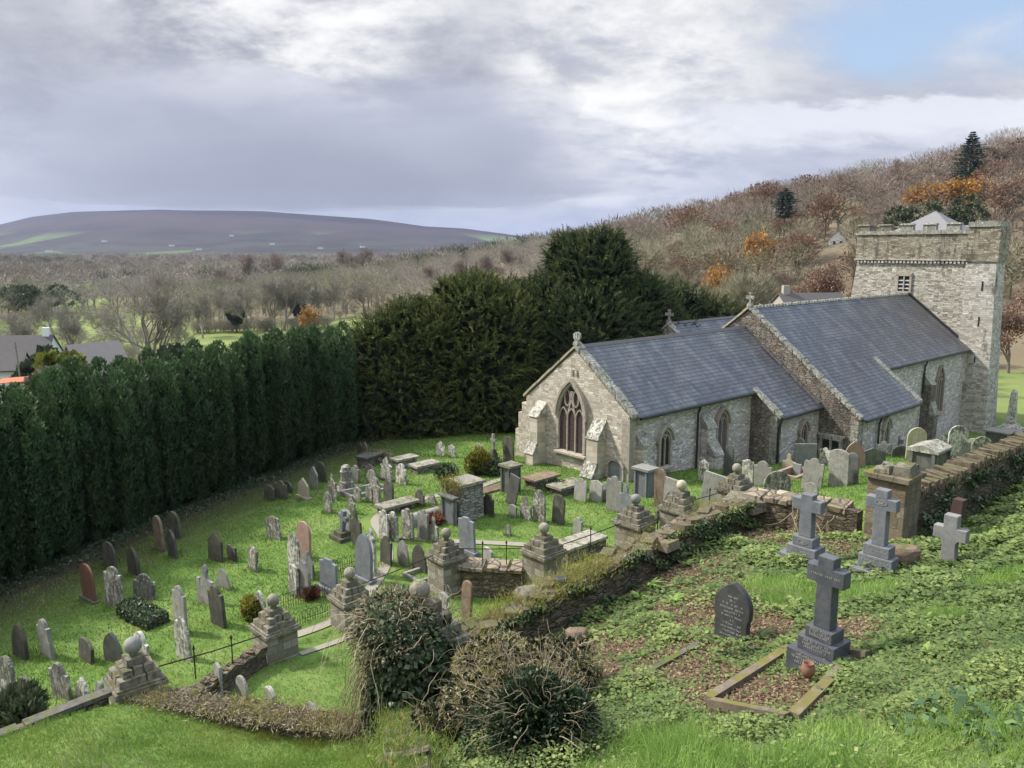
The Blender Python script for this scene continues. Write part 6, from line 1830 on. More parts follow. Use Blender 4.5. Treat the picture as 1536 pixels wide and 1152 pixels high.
tuft_strip('wall_grass', W_TOP[:4], 5500, .26, .07, .20, 'dry grass', 'yellow grass growing along the near top of the terrace wall')
tuft_strip('wall_moss', W_TOP[2:], 5000, .26, .03, .09, 'dry grass', 'short moss and grass on the terrace wall stones')
tuft_strip('wall_grass', [(-8, 15.7, 1.93), (-5.6, 14.95, 2.03), (-3, 14.15, 2.2)], 4500, .28, .04, .14, 'dry grass', 'moss and dry grass on the brown capped wall')
tuft_strip('wall_grass', [(-8, 15.2, 1.55), (-5.6, 14.4, 1.65), (-3, 13.6, 1.85)], 6000, .16, .08, .26, 'dry grass', 'dry grass hanging at the near foot of the brown capped wall')
tuft_strip('wall_grass', [tuple(P(1070, 775, 21.0)), tuple(P(1100, 768, 21.6))], 1800, .35, .15, .4, 'dry grass', 'tall yellow grass under the spiked rail post behind the wall')
tuft_strip('wall_moss', [(9.4, 18.4, 5.5), (12.5, 21.2, 5.4), (16.8, 25.1, 5.2), (22, 29.5, 5.3)], 3500, .22, .03, .09, 'dry grass', 'moss in patches on the boundary wall top')
def wall_growth(pts, n, off, label, mat='ivy', sz=.08, thr=.5, drop=.9):
    q = along(pts, n, .03); T_ = np.gradient(np.array(pts, float)[:, :2], axis=0).mean(0); T_ /= np.hypot(*T_); nn = np.array([T_[1], -T_[0]])
    f = rng.random(n) ** 1.3; q[:, :2] += nn * (off + .05 * rng.random(n) + .10 * f)[:, None]; q[:, 2] -= f * drop
    k = vnoise(q[:, 0] * 1.5 + q[:, 2], q[:, 1] + q[:, 2] * 2, .45) > thr; q = q[k]; n = len(q)
    s_ = sz * rng.uniform(.6, 1.5, n)
    V, Q, T = leaves(q, np.c_[np.tile(nn * .6, (n, 1)) + rng.normal(0, .5, (n, 2)), rng.normal(-.3, .5, n)], s_, s_ * .75)
    tag(np_mesh('wall_growth', V, Q, M[mat], tint=T), label, 'ivy', kind='stuff')
wall_growth(W_TOP[1:], 9000, .30, 'ivy and ferns rooted in the dark inner face of the terrace wall', 'ivy', .075, .52)
wall_growth(W_TOP[1:], 3500, .30, 'pale green ferns and moss on the inner face of the terrace wall', 'herb', .06, .60, .6)
wall_growth([(9.6, 18.5, 5.35), (12.5, 21.2, 5.3), (16.8, 25.1, 5.1)], 7000, .30, 'dark ivy hanging on the near face of the boundary wall', 'ivy', .08, .5, 1.0)
q = along([(-8, 15.62, 2.0), (-5.6, 14.85, 2.1), (-3, 14.05, 2.28)], 9000, .20); n = len(q)
V, Q, T = leaves(q - np.array([0, 0, .06]), np.c_[rng.normal(0, .6, n), rng.normal(-.5, .5, n), rng.normal(.05, .35, n)], rng.uniform(.05, .17, n), rng.uniform(.008, .02, n))
tag(np_mesh('dead_grass', V, Q, M['twig'], tint=T), 'dead brown grass matted over the capped wall on the near lawn', 'grass', kind='stuff')
# grass bank from the ivy pillar down to the bottom of the picture
bk = MB(); pts = [(-2.0, 13.4), (-1.75, 12.2), (-1.6, 11.0), (-1.4, 9.6), (-1.3, 8.2)]
bz = [up1(*p) + .28 for p in pts]
rubble_wall('bank_wall', pts, bz, [z - 1.2 for z in bz], .7, M['terrace stone'], M['terrace stone'], 'grass grown bank wall dropping to the bottom edge left of the dark bush', 41, 'edge')
tuft_strip('bank_grass', [(p[0], p[1], z + .08) for p, z in zip(pts, bz)], 9000, .24, .08, .22, 'grass', 'bright grass on the bank left of the dark bush', .6)
tuft_strip('bank_grass', [(p[0], p[1], z + .08) for p, z in zip(pts, bz)], 4000, .26, .1, .24, 'dry grass', 'yellow grass on the bank left of the dark bush', .8)

# ------------------------------------------------------------------ ivy, brambles and bushes
def strands(starts, dirs, length, seg, grav, r_, rgn, wob=.25):
    """thin tapering stems as three sided tubes; returns quads"""
    parts = []
    n = len(starts); p = starts.copy(); d = unit(dirs)
    L = np.broadcast_to(length, (n,)); pts = [p.copy()]
    for i in range(seg):
        p = p + d * (L / seg)[:, None]
        d = unit(d + rgn.normal(0, wob, (n, 3)) + np.array([0, 0, -grav]))
        pts.append(p.copy())
    pts = np.array(pts)
    ref = unit(np.cross(dirs, rgn.normal(size=(n, 3)))); ref2 = unit(np.cross(dirs, ref))
    V = np.empty((seg + 1, 3, n, 3))
    for j in range(3):
        a = 2 * np.pi * j / 3
        off = ref * math.cos(a) + ref2 * math.sin(a)
        for i in range(seg + 1):
            V[i, j] = pts[i] + off * (r_ * (1 - .75 * i / seg))
    idx = np.arange((seg + 1) * 3 * n).reshape(seg + 1, 3, n)
    Q = []
    for i in range(seg):
        for j in range(3):
            j2 = (j + 1) % 3
            Q.append(np.stack([idx[i, j], idx[i, j2], idx[i + 1, j2], idx[i + 1, j]], -1))
    Q = np.concatenate(Q); t = np.broadcast_to(rgn.random(n)[None, None], (seg + 1, 3, n)).ravel()
    return V.reshape(-1, 3), Q, t
def surf_pts(n, c, radii, rgn, lo=-1.0):
    d = unit(rgn.normal(size=(n * 2, 3))); d = d[d[:, 2] > lo][:n]
    return np.array(c) + d * np.array(radii) * rgn.uniform(.82, 1.05, (len(d), 1)), d
# ivy on the pillar
root = empty('ivy', (IVY_P[0], IVY_P[1], .4)); tag(root, 'dark ivy with hanging dead stems wrapped round the near corner pillar', 'ivy')
o0 = np.array([IVY_P[0], IVY_P[1], .4])
parts = []
for c, rd, n in [((-.05, -.15, 2.3), (1.02, .95, 2.1), 8000), ((.35, -.3, 1.3), (1.15, .95, 1.4), 3200), ((.9, -.2, 1.5), (.9, .8, 1.0), 1700), ((-.45, -.15, 4.15), (.72, .72, .52), 1600), ((-.1, -.5, 3.4), (.75, .55, .9), 1800)]:
    p, d = surf_pts(n, c, rd, rng)
    dd = unit(d * .5 + rng.normal(0, .4, d.shape) + np.array([0, 0, -.55]))
    s_ = rng.uniform(.07, .14, len(p))
    parts.append(leaves(p, dd, s_, s_ * .85, np.clip(rng.beta(1.6, 3, len(p)) + .1 * (d[:, 2] > .2), 0, 1), unit(np.cross(dd, d) + rng.normal(0, .25, d.shape))))  # upper leaves tinted lighter, highlights put into the colour
V, Q, T = joinm(parts); np_mesh('ivy_leaves', V, Q, M['ivy'], root, T)
V, Q, T = joinm([leaves(*(lambda q: (q[0], q[1]))(surf_pts(1400, (0, -.15, 2.2), (.82, .72, 1.9), rng)), .3, .28, None)]); np_mesh('ivy_leaves', V, Q, M['core'], root, T)
n = 300
st = np.c_[rng.uniform(-1.05, -.35, n), rng.uniform(-.7, .4, n), rng.uniform(2.2, 4.5, n)]
V1 = strands(st, np.c_[rng.uniform(-.9, .0, n), rng.normal(0, .4, n), rng.uniform(-.6, .5, n)], rng.uniform(.6, 2.4, n), 9, .55, .011, rng, .20)
n = 110
st2, d2 = surf_pts(n, (.0, -.1, 4.0), (.8, .75, .6), rng, -.2)
V2 = strands(st2, d2 + np.array([-.2, 0, .6]), rng.uniform(.3, .8, n), 6, .35, .010, rng, .38)
n = 60
st3, d3 = surf_pts(n, (.2, -.3, 2.0), (1.0, .85, 1.8), rng, -.4)
V3 = strands(st3, np.c_[rng.normal(0, .4, n), rng.normal(-.3, .2, n), np.full(n, -1.0)], rng.uniform(.5, 1.4, n), 6, .1, .012, rng, .2)
V, Q, T = joinm([V1, V2, V3]); np_mesh('dead_stems', V, Q, M['twig'], root, T)
n = 3600
p, d = surf_pts(n, (-.45, -.2, 4.0), (.85, .8, .75), rng)
V, Q, T = leaves(p, d + rng.normal(0, .6, d.shape), rng.uniform(.05, .12, n), rng.uniform(.015, .035, n)); np_mesh('dry_leaves', V, Q, M['twig'], root, T)
for v_ in list(root.children): v_.location = (0, 0, 0)
# dark clipped bush in the foreground, bare twigs poking out
bc = P(806, 1075, 10.0)
root = empty('dark_bush', tuple(bc)); tag(root, 'dark rounded bush with bare grey twigs at the bottom centre of the picture', 'bush')
parts = []
for c, rd, n in [((.2, .1, -.30), (.68, .7, .72), 3800), ((-.05, .1, .12), (.48, .5, .48), 1600), ((.42, -.1, -.05), (.42, .5, .5), 1300), ((-.5, .1, -.45), (.55, .6, .6), 1900), ((-.25, -.3, -.2), (.42, .4, .5), 1100)]:
    p, d = surf_pts(n, c, rd, rng)
    s_ = rng.uniform(.04, .085, len(p))
    parts.append(leaves(p, d + rng.normal(0, .6, d.shape), s_, s_ * .6, np.clip(rng.beta(1.3, 4, len(p)), 0, 1)))
V, Q, T = joinm(parts); np_mesh('bush_leaves', V, Q, M['ivy'], root, T)
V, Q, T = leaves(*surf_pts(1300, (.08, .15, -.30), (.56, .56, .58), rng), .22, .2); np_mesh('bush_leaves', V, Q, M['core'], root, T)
n = 260
st, d3 = surf_pts(n, (.0, .1, -.2), (.72, .7, .75), rng, -.3)
V, Q, T = strands(st, d3 + rng.normal(0, .45, d3.shape) + np.array([-.1, -.2, .1]), rng.uniform(.2, .65, n), 5, .05, .0085, rng, .22)
np_mesh('bare_twigs', V, Q, M['twig'], root, T)
# dry heathery growth spilling over the wall between the ivy and the bush
def dry_mound(name, px, py, Y, radii, n, label, leafy=.3, tw=120, mats=('twig', 'dry grass', 'ivy')):
    """a tangle of flopped stems over several uneven humps"""
    c = P(px, py, Y); root = empty(name, tuple(c)); tag(root, label, 'shrub')
    R0 = np.array(radii); humps = [((rng.normal(0, R0[0] * .5), rng.normal(0, R0[1] * .4), rng.uniform(-.55, .1) * R0[2]), R0 * rng.uniform(.38, .72)) for _ in range(8)]
    for mt, fr, ln, wd in ((mats[0], 1.0, (.05, .14), (.010, .022)), (mats[1], .35, (.06, .16), (.010, .018)), (mats[2], leafy, (.035, .07), (.03, .05))):
        parts = []
        for hc, hr in humps:
            p, d = surf_pts(int(n * fr / 8), hc, hr, rng, -.25); m = len(p)
            tang = unit(np.cross(d, rng.normal(size=d.shape)))
            parts.append(leaves(p, tang + .35 * d + rng.normal(0, .3, d.shape), rng.uniform(*ln, m), rng.uniform(*wd, m)))
        V, Q, T = joinm(parts); np_mesh('green_leaves' if mt == mats[2] else 'dry_sprigs', V, Q, M[mt], root, T)
    core = []
    st, sdv = [], []
    for hc, hr in humps:
        p, d = surf_pts(90, hc, hr * .72, rng, -.6); core.append(leaves(p, d, .16, .14))
        p, d = surf_pts(tw // 8 + 2, hc, hr * .95, rng, -.1); st.append(p); sdv.append(unit(np.cross(d, rng.normal(size=d.shape))) + .5 * d)
    V, Q, T = joinm(core); np_mesh('inner_leaves', V, Q, M['core'], root, T)
    st = np.concatenate(st); sdv = np.concatenate(sdv)
    V, Q, T = strands(st, sdv, rng.uniform(.25, .8, len(st)), 7, .16, .008, rng, .3); np_mesh('bare_twigs', V, Q, M['twig'], root, T)
dry_mound('dry_shrub', 740, 992, 12.6, (.85, .75, .42), 8200, 'grey brown dry shrub spilling over the wall right of the ivy pillar', .16)
dry_mound('dry_shrub', 815, 990, 11.9, (.8, .65, .30), 6500, 'low brown heathery growth above the dark bush', .08)
dry_mound('dry_shrub', 715, 1050, 11.4, (.55, .55, .5), 5000, 'twiggy grey growth between the grass bank and the dark bush', .2)
# shrubs in the churchyard
def shrub(px, py, radii, n, mat, label, cat='shrub', leaf=.09, twigm=None, up=.4, core=True, name='shrub'):
    x, y, z = hit(px, py); root = empty(name, (x, y, z)); tag(root, label, cat)
    parts = []
    for k_ in range(5):
        c = (rng.normal(0, radii[0] * .3), rng.normal(0, radii[1] * .3), radii[2] * rng.uniform(.5, .9))
        p, d = surf_pts(n // 5, c, np.array(radii) * rng.uniform(.5, .8), rng)
        p[:, 2] = np.maximum(p[:, 2], .02)
        parts.append(leaves(p, d + rng.normal(0, .5, d.shape) + np.array([0, 0, up]), leaf * rng.uniform(.6, 1.4, len(p)), leaf * .5))
    V, Q, T = joinm(parts); np_mesh('leaves', V, Q, M[mat], root, T)
    if core:
        p, d = surf_pts(160, (0, 0, radii[2] * .6), np.array(radii) * .5, rng); V, Q, T = leaves(p, d, .2, .2); np_mesh('leaves', V, Q, M['core'], root, T)
shrub(716, 712, (.6, .55, .8), 1800, 'yellow bush', 'yellow green spiky shrub beyond the great block tomb', leaf=.2, up=1.6)
shrub(740, 712, (.9, .7, .5), 1600, 'ivy', 'dark low bush right of the yellow green shrub')
shrub(668, 716, (.8, .6, .5), 1500, 'ivy', 'dark clipped box like bush left of the great block tomb')
shrub(560, 694, (1.1, .8, .5), 1800, 'twig', 'brown overgrown mound behind the white pinnacled headstone')
shrub(378, 928, (.3, .3, .48), 1100, 'yellow bush', 'small rounded brown green bush behind the ball pillar by the path', up=.9, leaf=.12)
shrub(28, 1090, (.5, .5, .5), 3000, 'far green', 'dark grassy tussock in the lower left corner', up=1.5, leaf=.22)
shrub(652, 785, (.38, .34, .18), 420, 'red fern', 'heap of red brown dead fern before the great block tomb', 'dead fern', leaf=.2, core=False, name='dead_fern')
shrub(467, 898, (.17, .2, .2), 200, 'red fern', 'red dead fern fronds beside the broken peaked slab', 'dead fern', leaf=.24, up=.9, core=False, name='dead_fern')
shrub(835, 735, (.9, .5, .35), 1200, 'ivy', 'ivy at the foot of the table tombs below the east window')
shrub(1420, 700, (.8, .6, .3), 500, 'ivy', 'ivy tuft at the foot of the big chest tomb')
# chest tomb buried in ivy on the left lawn
x, y, z = hit(214, 930); root = empty('ivy_tomb', (x, y, z), FACE + rad(100)); tag(root, 'low long tomb buried under dark ivy on the left lawn', 'tomb')
MB().box((0, 0, -.3), (1.9, .6, .66)).build('chest', M['dark wall stone'], root)
n = 2600; p = np.c_[rng.uniform(-1.02, 1.02, n), rng.uniform(-.36, .36, n), np.zeros(n)]
e = np.maximum(np.abs(p[:, 0]) / 1.02, np.abs(p[:, 1]) / .36); p[:, 2] = np.where(rng.random(n) < .5, .40 + rng.normal(0, .03, n), rng.random(n) * .4)
f_ = p[:, 2] < .34; kx = np.where(rng.random(n) < .3, 1.02 / np.maximum(np.abs(p[:, 0]), .01), 1); ky = np.where(kx == 1, .36 / np.maximum(np.abs(p[:, 1]), .01), 1)
p[f_, 0] *= kx[f_]; p[f_, 1] *= ky[f_]
s_ = rng.uniform(.05, .10, n); V, Q, T = leaves(p, rng.normal(0, .7, (n, 3)) + np.array([0, 0, .2]), s_, s_ * .85); np_mesh('ivy_leaves', V, Q, M['ivy'], root, T)
# creeper on the block tomb lid
x, y, z = hit(694, 776); n = 700; root = empty('creeper', (x, y, z), FACE); tag(root, 'dry creeper draped over the rim of the great block tomb', 'creeper')
p = np.c_[np.where(rng.random(n) < .7, -.62 + rng.normal(0, .08, n), rng.uniform(-.6, .8, n)), rng.uniform(-.62, .62, n), 1.64 + rng.normal(0, .1, n)]
p[:, 1] = np.where(p[:, 0] > -.4, .6 + rng.normal(0, .08, n), p[:, 1])
V, Q, T = leaves(p, np.c_[rng.normal(0, .5, (n, 2)), rng.normal(-.2, .7, n)], rng.uniform(.1, .35, n), .03); np_mesh('creeper_stems', V, Q, M['yellow bush'], root, T)
n = 400; p = p[rng.integers(0, len(p), n)]; V, Q, T = leaves(p, np.c_[rng.normal(0, .3, (n, 2)), np.full(n, -1.0)], rng.uniform(.2, .5, n), .025); np_mesh('creeper_stems', V, Q, M['twig'], root, T)
# roots on the slab wall
st = np.array([[7.25, 18.95, 4.85], [7.5, 18.72, 4.75], [7.15, 19.05, 4.9], [7.9, 18.38, 4.9]]); st = np.repeat(st, 4, 0) + rng.normal(0, .1, (16, 3))
V, Q, T = strands(st, np.c_[rng.normal(0, .5, 16), rng.normal(-.3, .2, 16), np.full(16, -.6)], rng.uniform(.6, 1.3, 16), 8, .12, .02, rng, .25)
tag(np_mesh('ivy_roots', V, Q, M['twig'], tint=T), 'bare ivy roots crawling down the short slab capped wall', 'roots')
# bare bramble stems at the bottom left
q = P(165, 1150, 11.4); n = 26
st = q + np.c_[rng.normal(0, .45, n), rng.normal(0, .25, n), np.full(n, -.1)]
V, Q, T = strands(st, np.c_[rng.normal(0, .5, n), rng.normal(0, .3, n), np.full(n, .8)], rng.uniform(.3, .75, n), 6, .04, .006, rng, .2)
tag(np_mesh('bare_bramble', V, Q, M['brown twig'], tint=T), 'few bare bramble stems poking up at the bottom left', 'bramble')

# ------------------------------------------------------------------ hedge of upright yews
hg = np.random.default_rng(5)
def hedge_tree(seed):
    g = np.random.default_rng(seed)
    root = empty('hedge_yew', (0, 0, 0)); tag(root, 'dark upright yew in the tall dense row along the left of the churchyard', 'yew tree', 'upright yews in the hedge row')
    MB().tube([(0, 0, -.4), (.05, .02, 1.5), (0, 0, 3.2)], .16, 7, .09).tube([(.0, 0, .4), (.25, .2, 1.8), (.3, .3, 3)], .09, 6, .05).build('trunk', M['bark'], root)
    parts = []; core = []
    lobes = [(0, 0, .1, 7.0, .50)]
    for i in range(5):
        a = 2 * np.pi * (i + g.random() * .6) / 5; rr = g.uniform(.40, .62)
        lobes.append((rr * math.cos(a), rr * math.sin(a), g.uniform(.05, 1.2), g.uniform(3.4, 6.6), g.uniform(.19, .29)))
    for lx, ly, z0, z1, R in lobes:
        n = int(2900 * (z1 - z0) / 6 * R / .5)
        u = g.random(n); a = g.random(n) * 2 * np.pi
        prof = R * np.minimum(1, .5 + (u / .25) ** .7) * np.sqrt(np.clip(1 - np.clip((u - .68) / .32, 0, 1) ** 2.6, .015, 1))
        fl = np.sin(u * 31 + np.floor(a * 1.6) * 2.4 + lx * 9)                 # small upright tongues on the face of each lobe
        prof = prof * (1 + .16 * fl)
        p = np.c_[lx + prof * np.cos(a), ly + prof * np.sin(a), z0 + u * (z1 - z0)]
        d = np.c_[np.cos(a) * .50, np.sin(a) * .50, np.full(n, 1.0)] + g.normal(0, .28, (n, 3))
        sd2 = np.c_[-np.sin(a), np.cos(a), np.zeros(n)] + g.normal(0, .35, (n, 3))
        parts.append(leaves(p, d, g.uniform(.10, .22, n), g.uniform(.05, .10, n), np.clip(g.beta(1.5, 2.8, n) * .7 + .14 * fl + .28 * u ** 3, 0, 1), unit(sd2), rg=g))  # tops and tongues tinted lighter, light from above put into the leaf colour
        m = 110; u = g.random(m); a = g.random(m) * 2 * np.pi
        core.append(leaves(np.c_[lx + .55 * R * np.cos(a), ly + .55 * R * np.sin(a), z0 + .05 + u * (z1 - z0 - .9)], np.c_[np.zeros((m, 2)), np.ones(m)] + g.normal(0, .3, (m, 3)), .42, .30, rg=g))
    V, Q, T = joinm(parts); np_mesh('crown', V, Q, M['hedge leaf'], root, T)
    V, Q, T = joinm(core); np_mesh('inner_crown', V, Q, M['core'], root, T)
    return root
protos = [hedge_tree(s) for s in (1, 2, 3, 4)]
ha, hb = np.array([-25.5, 13.5]), np.array([-10.3, 51.0])
hl = np.hypot(*(hb - ha)); ht = (hb - ha) / hl; hn = np.array([ht[1], -ht[0]])
k = 0
for rowi, off in enumerate((0.0, -1.35, -2.7)):
    n = int(hl / 1.42)
    for i in range(n):
        q = ha + ht * (hl * (i + .5 * (rowi % 2)) / n) + hn * (off + hg.uniform(-.22, .22))
        o = protos[k] if k < 4 else copy_tree(protos[hg.integers(0, 4)])
        s = hg.uniform(.97, 1.05) * (.98 + .12 * i / n)
        o.location = (q[0], q[1], low1(*q) - .05); o.scale = (s * 1.05, s * 1.05, s * hg.uniform(.95, 1.06)); o.rotation_euler = (hg.normal(0, .02), hg.normal(0, .02), hg.uniform(0, 6.28))
        k += 1
# undergrowth under the hedge
n = 9000; s_ = rng.random(n) * hl
q = ha + ht * s_[:, None] + hn * rng.normal(.9, .55, n)[:, None]
z = low_height(q[:, 0], q[:, 1]) + .4 * rng.random(n) ** 1.5 * (vnoise(q[:, 0], q[:, 1], 1.2))
V, Q, T = leaves(np.c_[q, z], rng.normal(0, .6, (n, 3)) + np.array([0, 0, .3]), rng.uniform(.07, .15, n), .08, rng.beta(1.5, 3, n))
tag(np_mesh('ivy_undergrowth', V, Q, M['ivy'], tint=T), 'dark ivy and weeds along the foot of the yew hedge', 'undergrowth', kind='stuff')

# ------------------------------------------------------------------ spreading yews
def spray_tree(loc, blobs, n_spray, mat, label, seed, spray=1.1, leaf=.30, name='yew_tree', group=None, per=26, upb=.45, trunk=(.5, 3.0), zs=1.0):
    g = np.random.default_rng(seed)
    root = empty(name, loc); tag(root, label, 'yew tree', group)
    MB().tube([(0, 0, -.6), (.1, 0, trunk[1] * .5), (0, .1, trunk[1])], trunk[0], 9, trunk[0] * .6).tube([(.1, 0, trunk[1] * .5), (1.6, .4, trunk[1] * 1.2)], trunk[0] * .4, 7, .1).tube([(0, 0, trunk[1] * .4), (-1.7, -.3, trunk[1] * 1.15)], trunk[0] * .4, 7, .1).build('trunk', M['bark'], root)
    C = np.array([b[0] for b in blobs], float) * np.array([1, 1, zs]); R = np.array([b[1] for b in blobs], float) * np.array([1, 1, zs])
    vol = (R[:, 0] * R[:, 1] + R[:, 0] * R[:, 2] + R[:, 1] * R[:, 2]); pick = g.choice(len(blobs), n_spray * 2, p=vol / vol.sum())
    d = unit(g.normal(size=(n_spray * 2, 3)) + np.array([0, 0, .15]))
    p = C[pick] + d * R[pick] * g.uniform(.80, 1.02, (len(d), 1))
    ins = np.zeros(len(p), bool)
    for i in range(len(blobs)):
        ins |= (pick != i) & ((((p - C[i]) / R[i]) ** 2).sum(1) < .72)
    ok = ~ins & (p[:, 2] > .25)
    p, d = p[ok][:n_spray], d[ok][:n_spray]; n = len(p)
    nrm = d
    ax = unit(nrm * .8 + np.array([0, 0, upb]) + g.normal(0, .32, (n, 3)))
    L = spray * g.uniform(.6, 1.35, n)
    side = unit(np.cross(ax, nrm + g.normal(0, .5, (n, 3))))
    t = np.linspace(0, 1, per); base_t = np.clip(g.beta(1.6, 2.6, n), 0, 1)
    parts = []
    for j, tt in enumerate(t):
        sg = 1 if j % 2 else -1
        bend = np.array([0, 0, -.25]) * tt ** 2
        q = p + ax * (L * tt)[:, None] + bend * L[:, None] - ax * (L * .35)[:, None]
        dl = ax * .75 + side * sg * (1 - tt * .6) * .9 + g.normal(0, .22, (n, 3)) + bend
        ll = leaf * (1.05 - .55 * tt) * g.uniform(.75, 1.25, n)
        parts.append(leaves(q, dl, ll, ll * .30, np.clip(base_t + .35 * (tt - .5) + g.normal(0, .12, n), 0, 1), rg=g))
    V, Q, T = joinm(parts); np_mesh('crown', V, Q, M[mat], root, T)
    core = []
    for i in range(len(blobs)):
        m = int(40 * vol[i]); dd = unit(g.normal(size=(m, 3))); q = C[i] + dd * R[i] * .66; q = q[q[:, 2] > .3]
        core.append(leaves(q, g.normal(size=q.shape), .8, .7, rg=g))
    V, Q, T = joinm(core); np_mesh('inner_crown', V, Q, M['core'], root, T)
    return root
# main yew behind the chancel
def loc_of(px, Y): 
    p = P(px, 500, Y); return (p[0], Y, low1(p[0], Y))
L0 = loc_of(876, 57)
spray_tree(L0, [((.6, 0, 9.4), (3.4, 3.2, 4.0)), ((-2.6, -1, 7.2), (3.6, 3.4, 3.4)), ((3.6, .3, 7.4), (3.3, 3.2, 3.2)), ((0, -2.4, 5.6), (5.0, 3.4, 4.6)), ((-5.0, -1.2, 5.9), (3.3, 3.2, 4.3)), ((5.6, 0, 4.5), (3.6, 3.2, 3.6)), ((-1.0, 1, 11.3), (1.9, 1.9, 2.0)), ((1.6, .4, 11.5), (1.8, 1.8, 2.0)), ((-3.2, -3.6, 2.6), (3.4, 2.4, 2.8)), ((1.2, -3.8, 2.6), (3.4, 2.2, 2.6))],
           4600, 'yew leaf', 'huge dark yew standing behind the chancel, tallest of the yews', 21, 1.15, .22, per=36, zs=1.07)
L1_ = loc_of(715, 54)
spray_tree(L1_, [((0, 0, 6.4), (3.0, 3.0, 3.2)), ((-2.2, -.6, 4.8), (2.8, 2.8, 3.4)), ((2.2, -.4, 5.2), (2.6, 2.6, 3.4)), ((0, -1.8, 3.2), (3.6, 2.4, 3.2)), ((-1.5, .3, 7.6), (1.7, 1.7, 1.7)), ((-1.5, -2.4, 1.4), (2.8, 1.8, 1.8)), ((1.8, -2.4, 1.4), (2.8, 1.8, 1.8))],
           2700, 'golden yew leaf', 'golden green yew left of the huge dark yew', 22, 1.05, .21, per=36, zs=1.14)
L2_ = loc_of(612, 53)
spray_tree(L2_, [((0, 0, 5.4), (2.8, 2.8, 3.0)), ((-2.0, -.4, 4.2), (2.4, 2.6, 3.2)), ((1.8, -.6, 4.6), (2.4, 2.4, 3.2)), ((-.4, -1.6, 2.8), (3.0, 2.2, 2.8)), ((.7, .2, 6.8), (1.6, 1.6, 1.5)), ((-3.6, .8, 3.6), (1.9, 2.2, 2.6)), ((-2.6, -1.6, 1.3), (2.8, 1.9, 1.7)), ((1.2, -2.2, 1.3), (2.6, 1.7, 1.7))],
           2400, 'golden yew leaf', 'golden topped yew at the end of the hedge row', 23, .95, .20, per=36, zs=1.12)
L3_ = loc_of(1012, 66)
spray_tree(L3_, [((0, 0, 8.0), (3.6, 3.0, 3.6)), ((3.2, 0, 6.9), (3.2, 3.0, 3.4)), ((-3.2, 0, 8.6), (3.0, 3.0, 3.6)), ((5.8, .4, 5.6), (2.6, 2.4, 3.2)), ((0, 0, 4), (6, 2.6, 4))],
           1900, 'yew leaf', 'lower dark yew right of the huge one, behind the south chapel roof', 24, 1.2, .26, per=30)

# ------------------------------------------------------------------ trees of the valley and the hillside
def tubes_np(segs, k=4):
    """segs: list of (p0, p1, r0, r1)"""
    a = np.array([s[0] for s in segs]); b = np.array([s[1] for s in segs]); r0 = np.array([s[2] for s in segs]); r1 = np.array([s[3] for s in segs])
    d = unit(b - a); ref = np.where(np.abs(d[:, 2:3]) < .9, np.array([[0, 0, 1.0]]), np.array([[1.0, 0, 0]]))
    u = unit(np.cross(d, ref)); v = np.cross(d, u); n = len(a)
    V = np.empty((n, 2, k, 3))
    for j in range(k):
        th = 2 * np.pi * j / k; off = u * math.cos(th) + v * math.sin(th)
        V[:, 0, j] = a + off * r0[:, None]; V[:, 1, j] = b + off * r1[:, None]
    base = np.arange(n)[:, None] * 2 * k
    Q = np.concatenate([base + np.array([j, (j + 1) % k, k + (j + 1) % k, k + j]) for j in range(k)])
    return V.reshape(-1, 3), Q, np.repeat(np.full(n, .35), 2 * k)
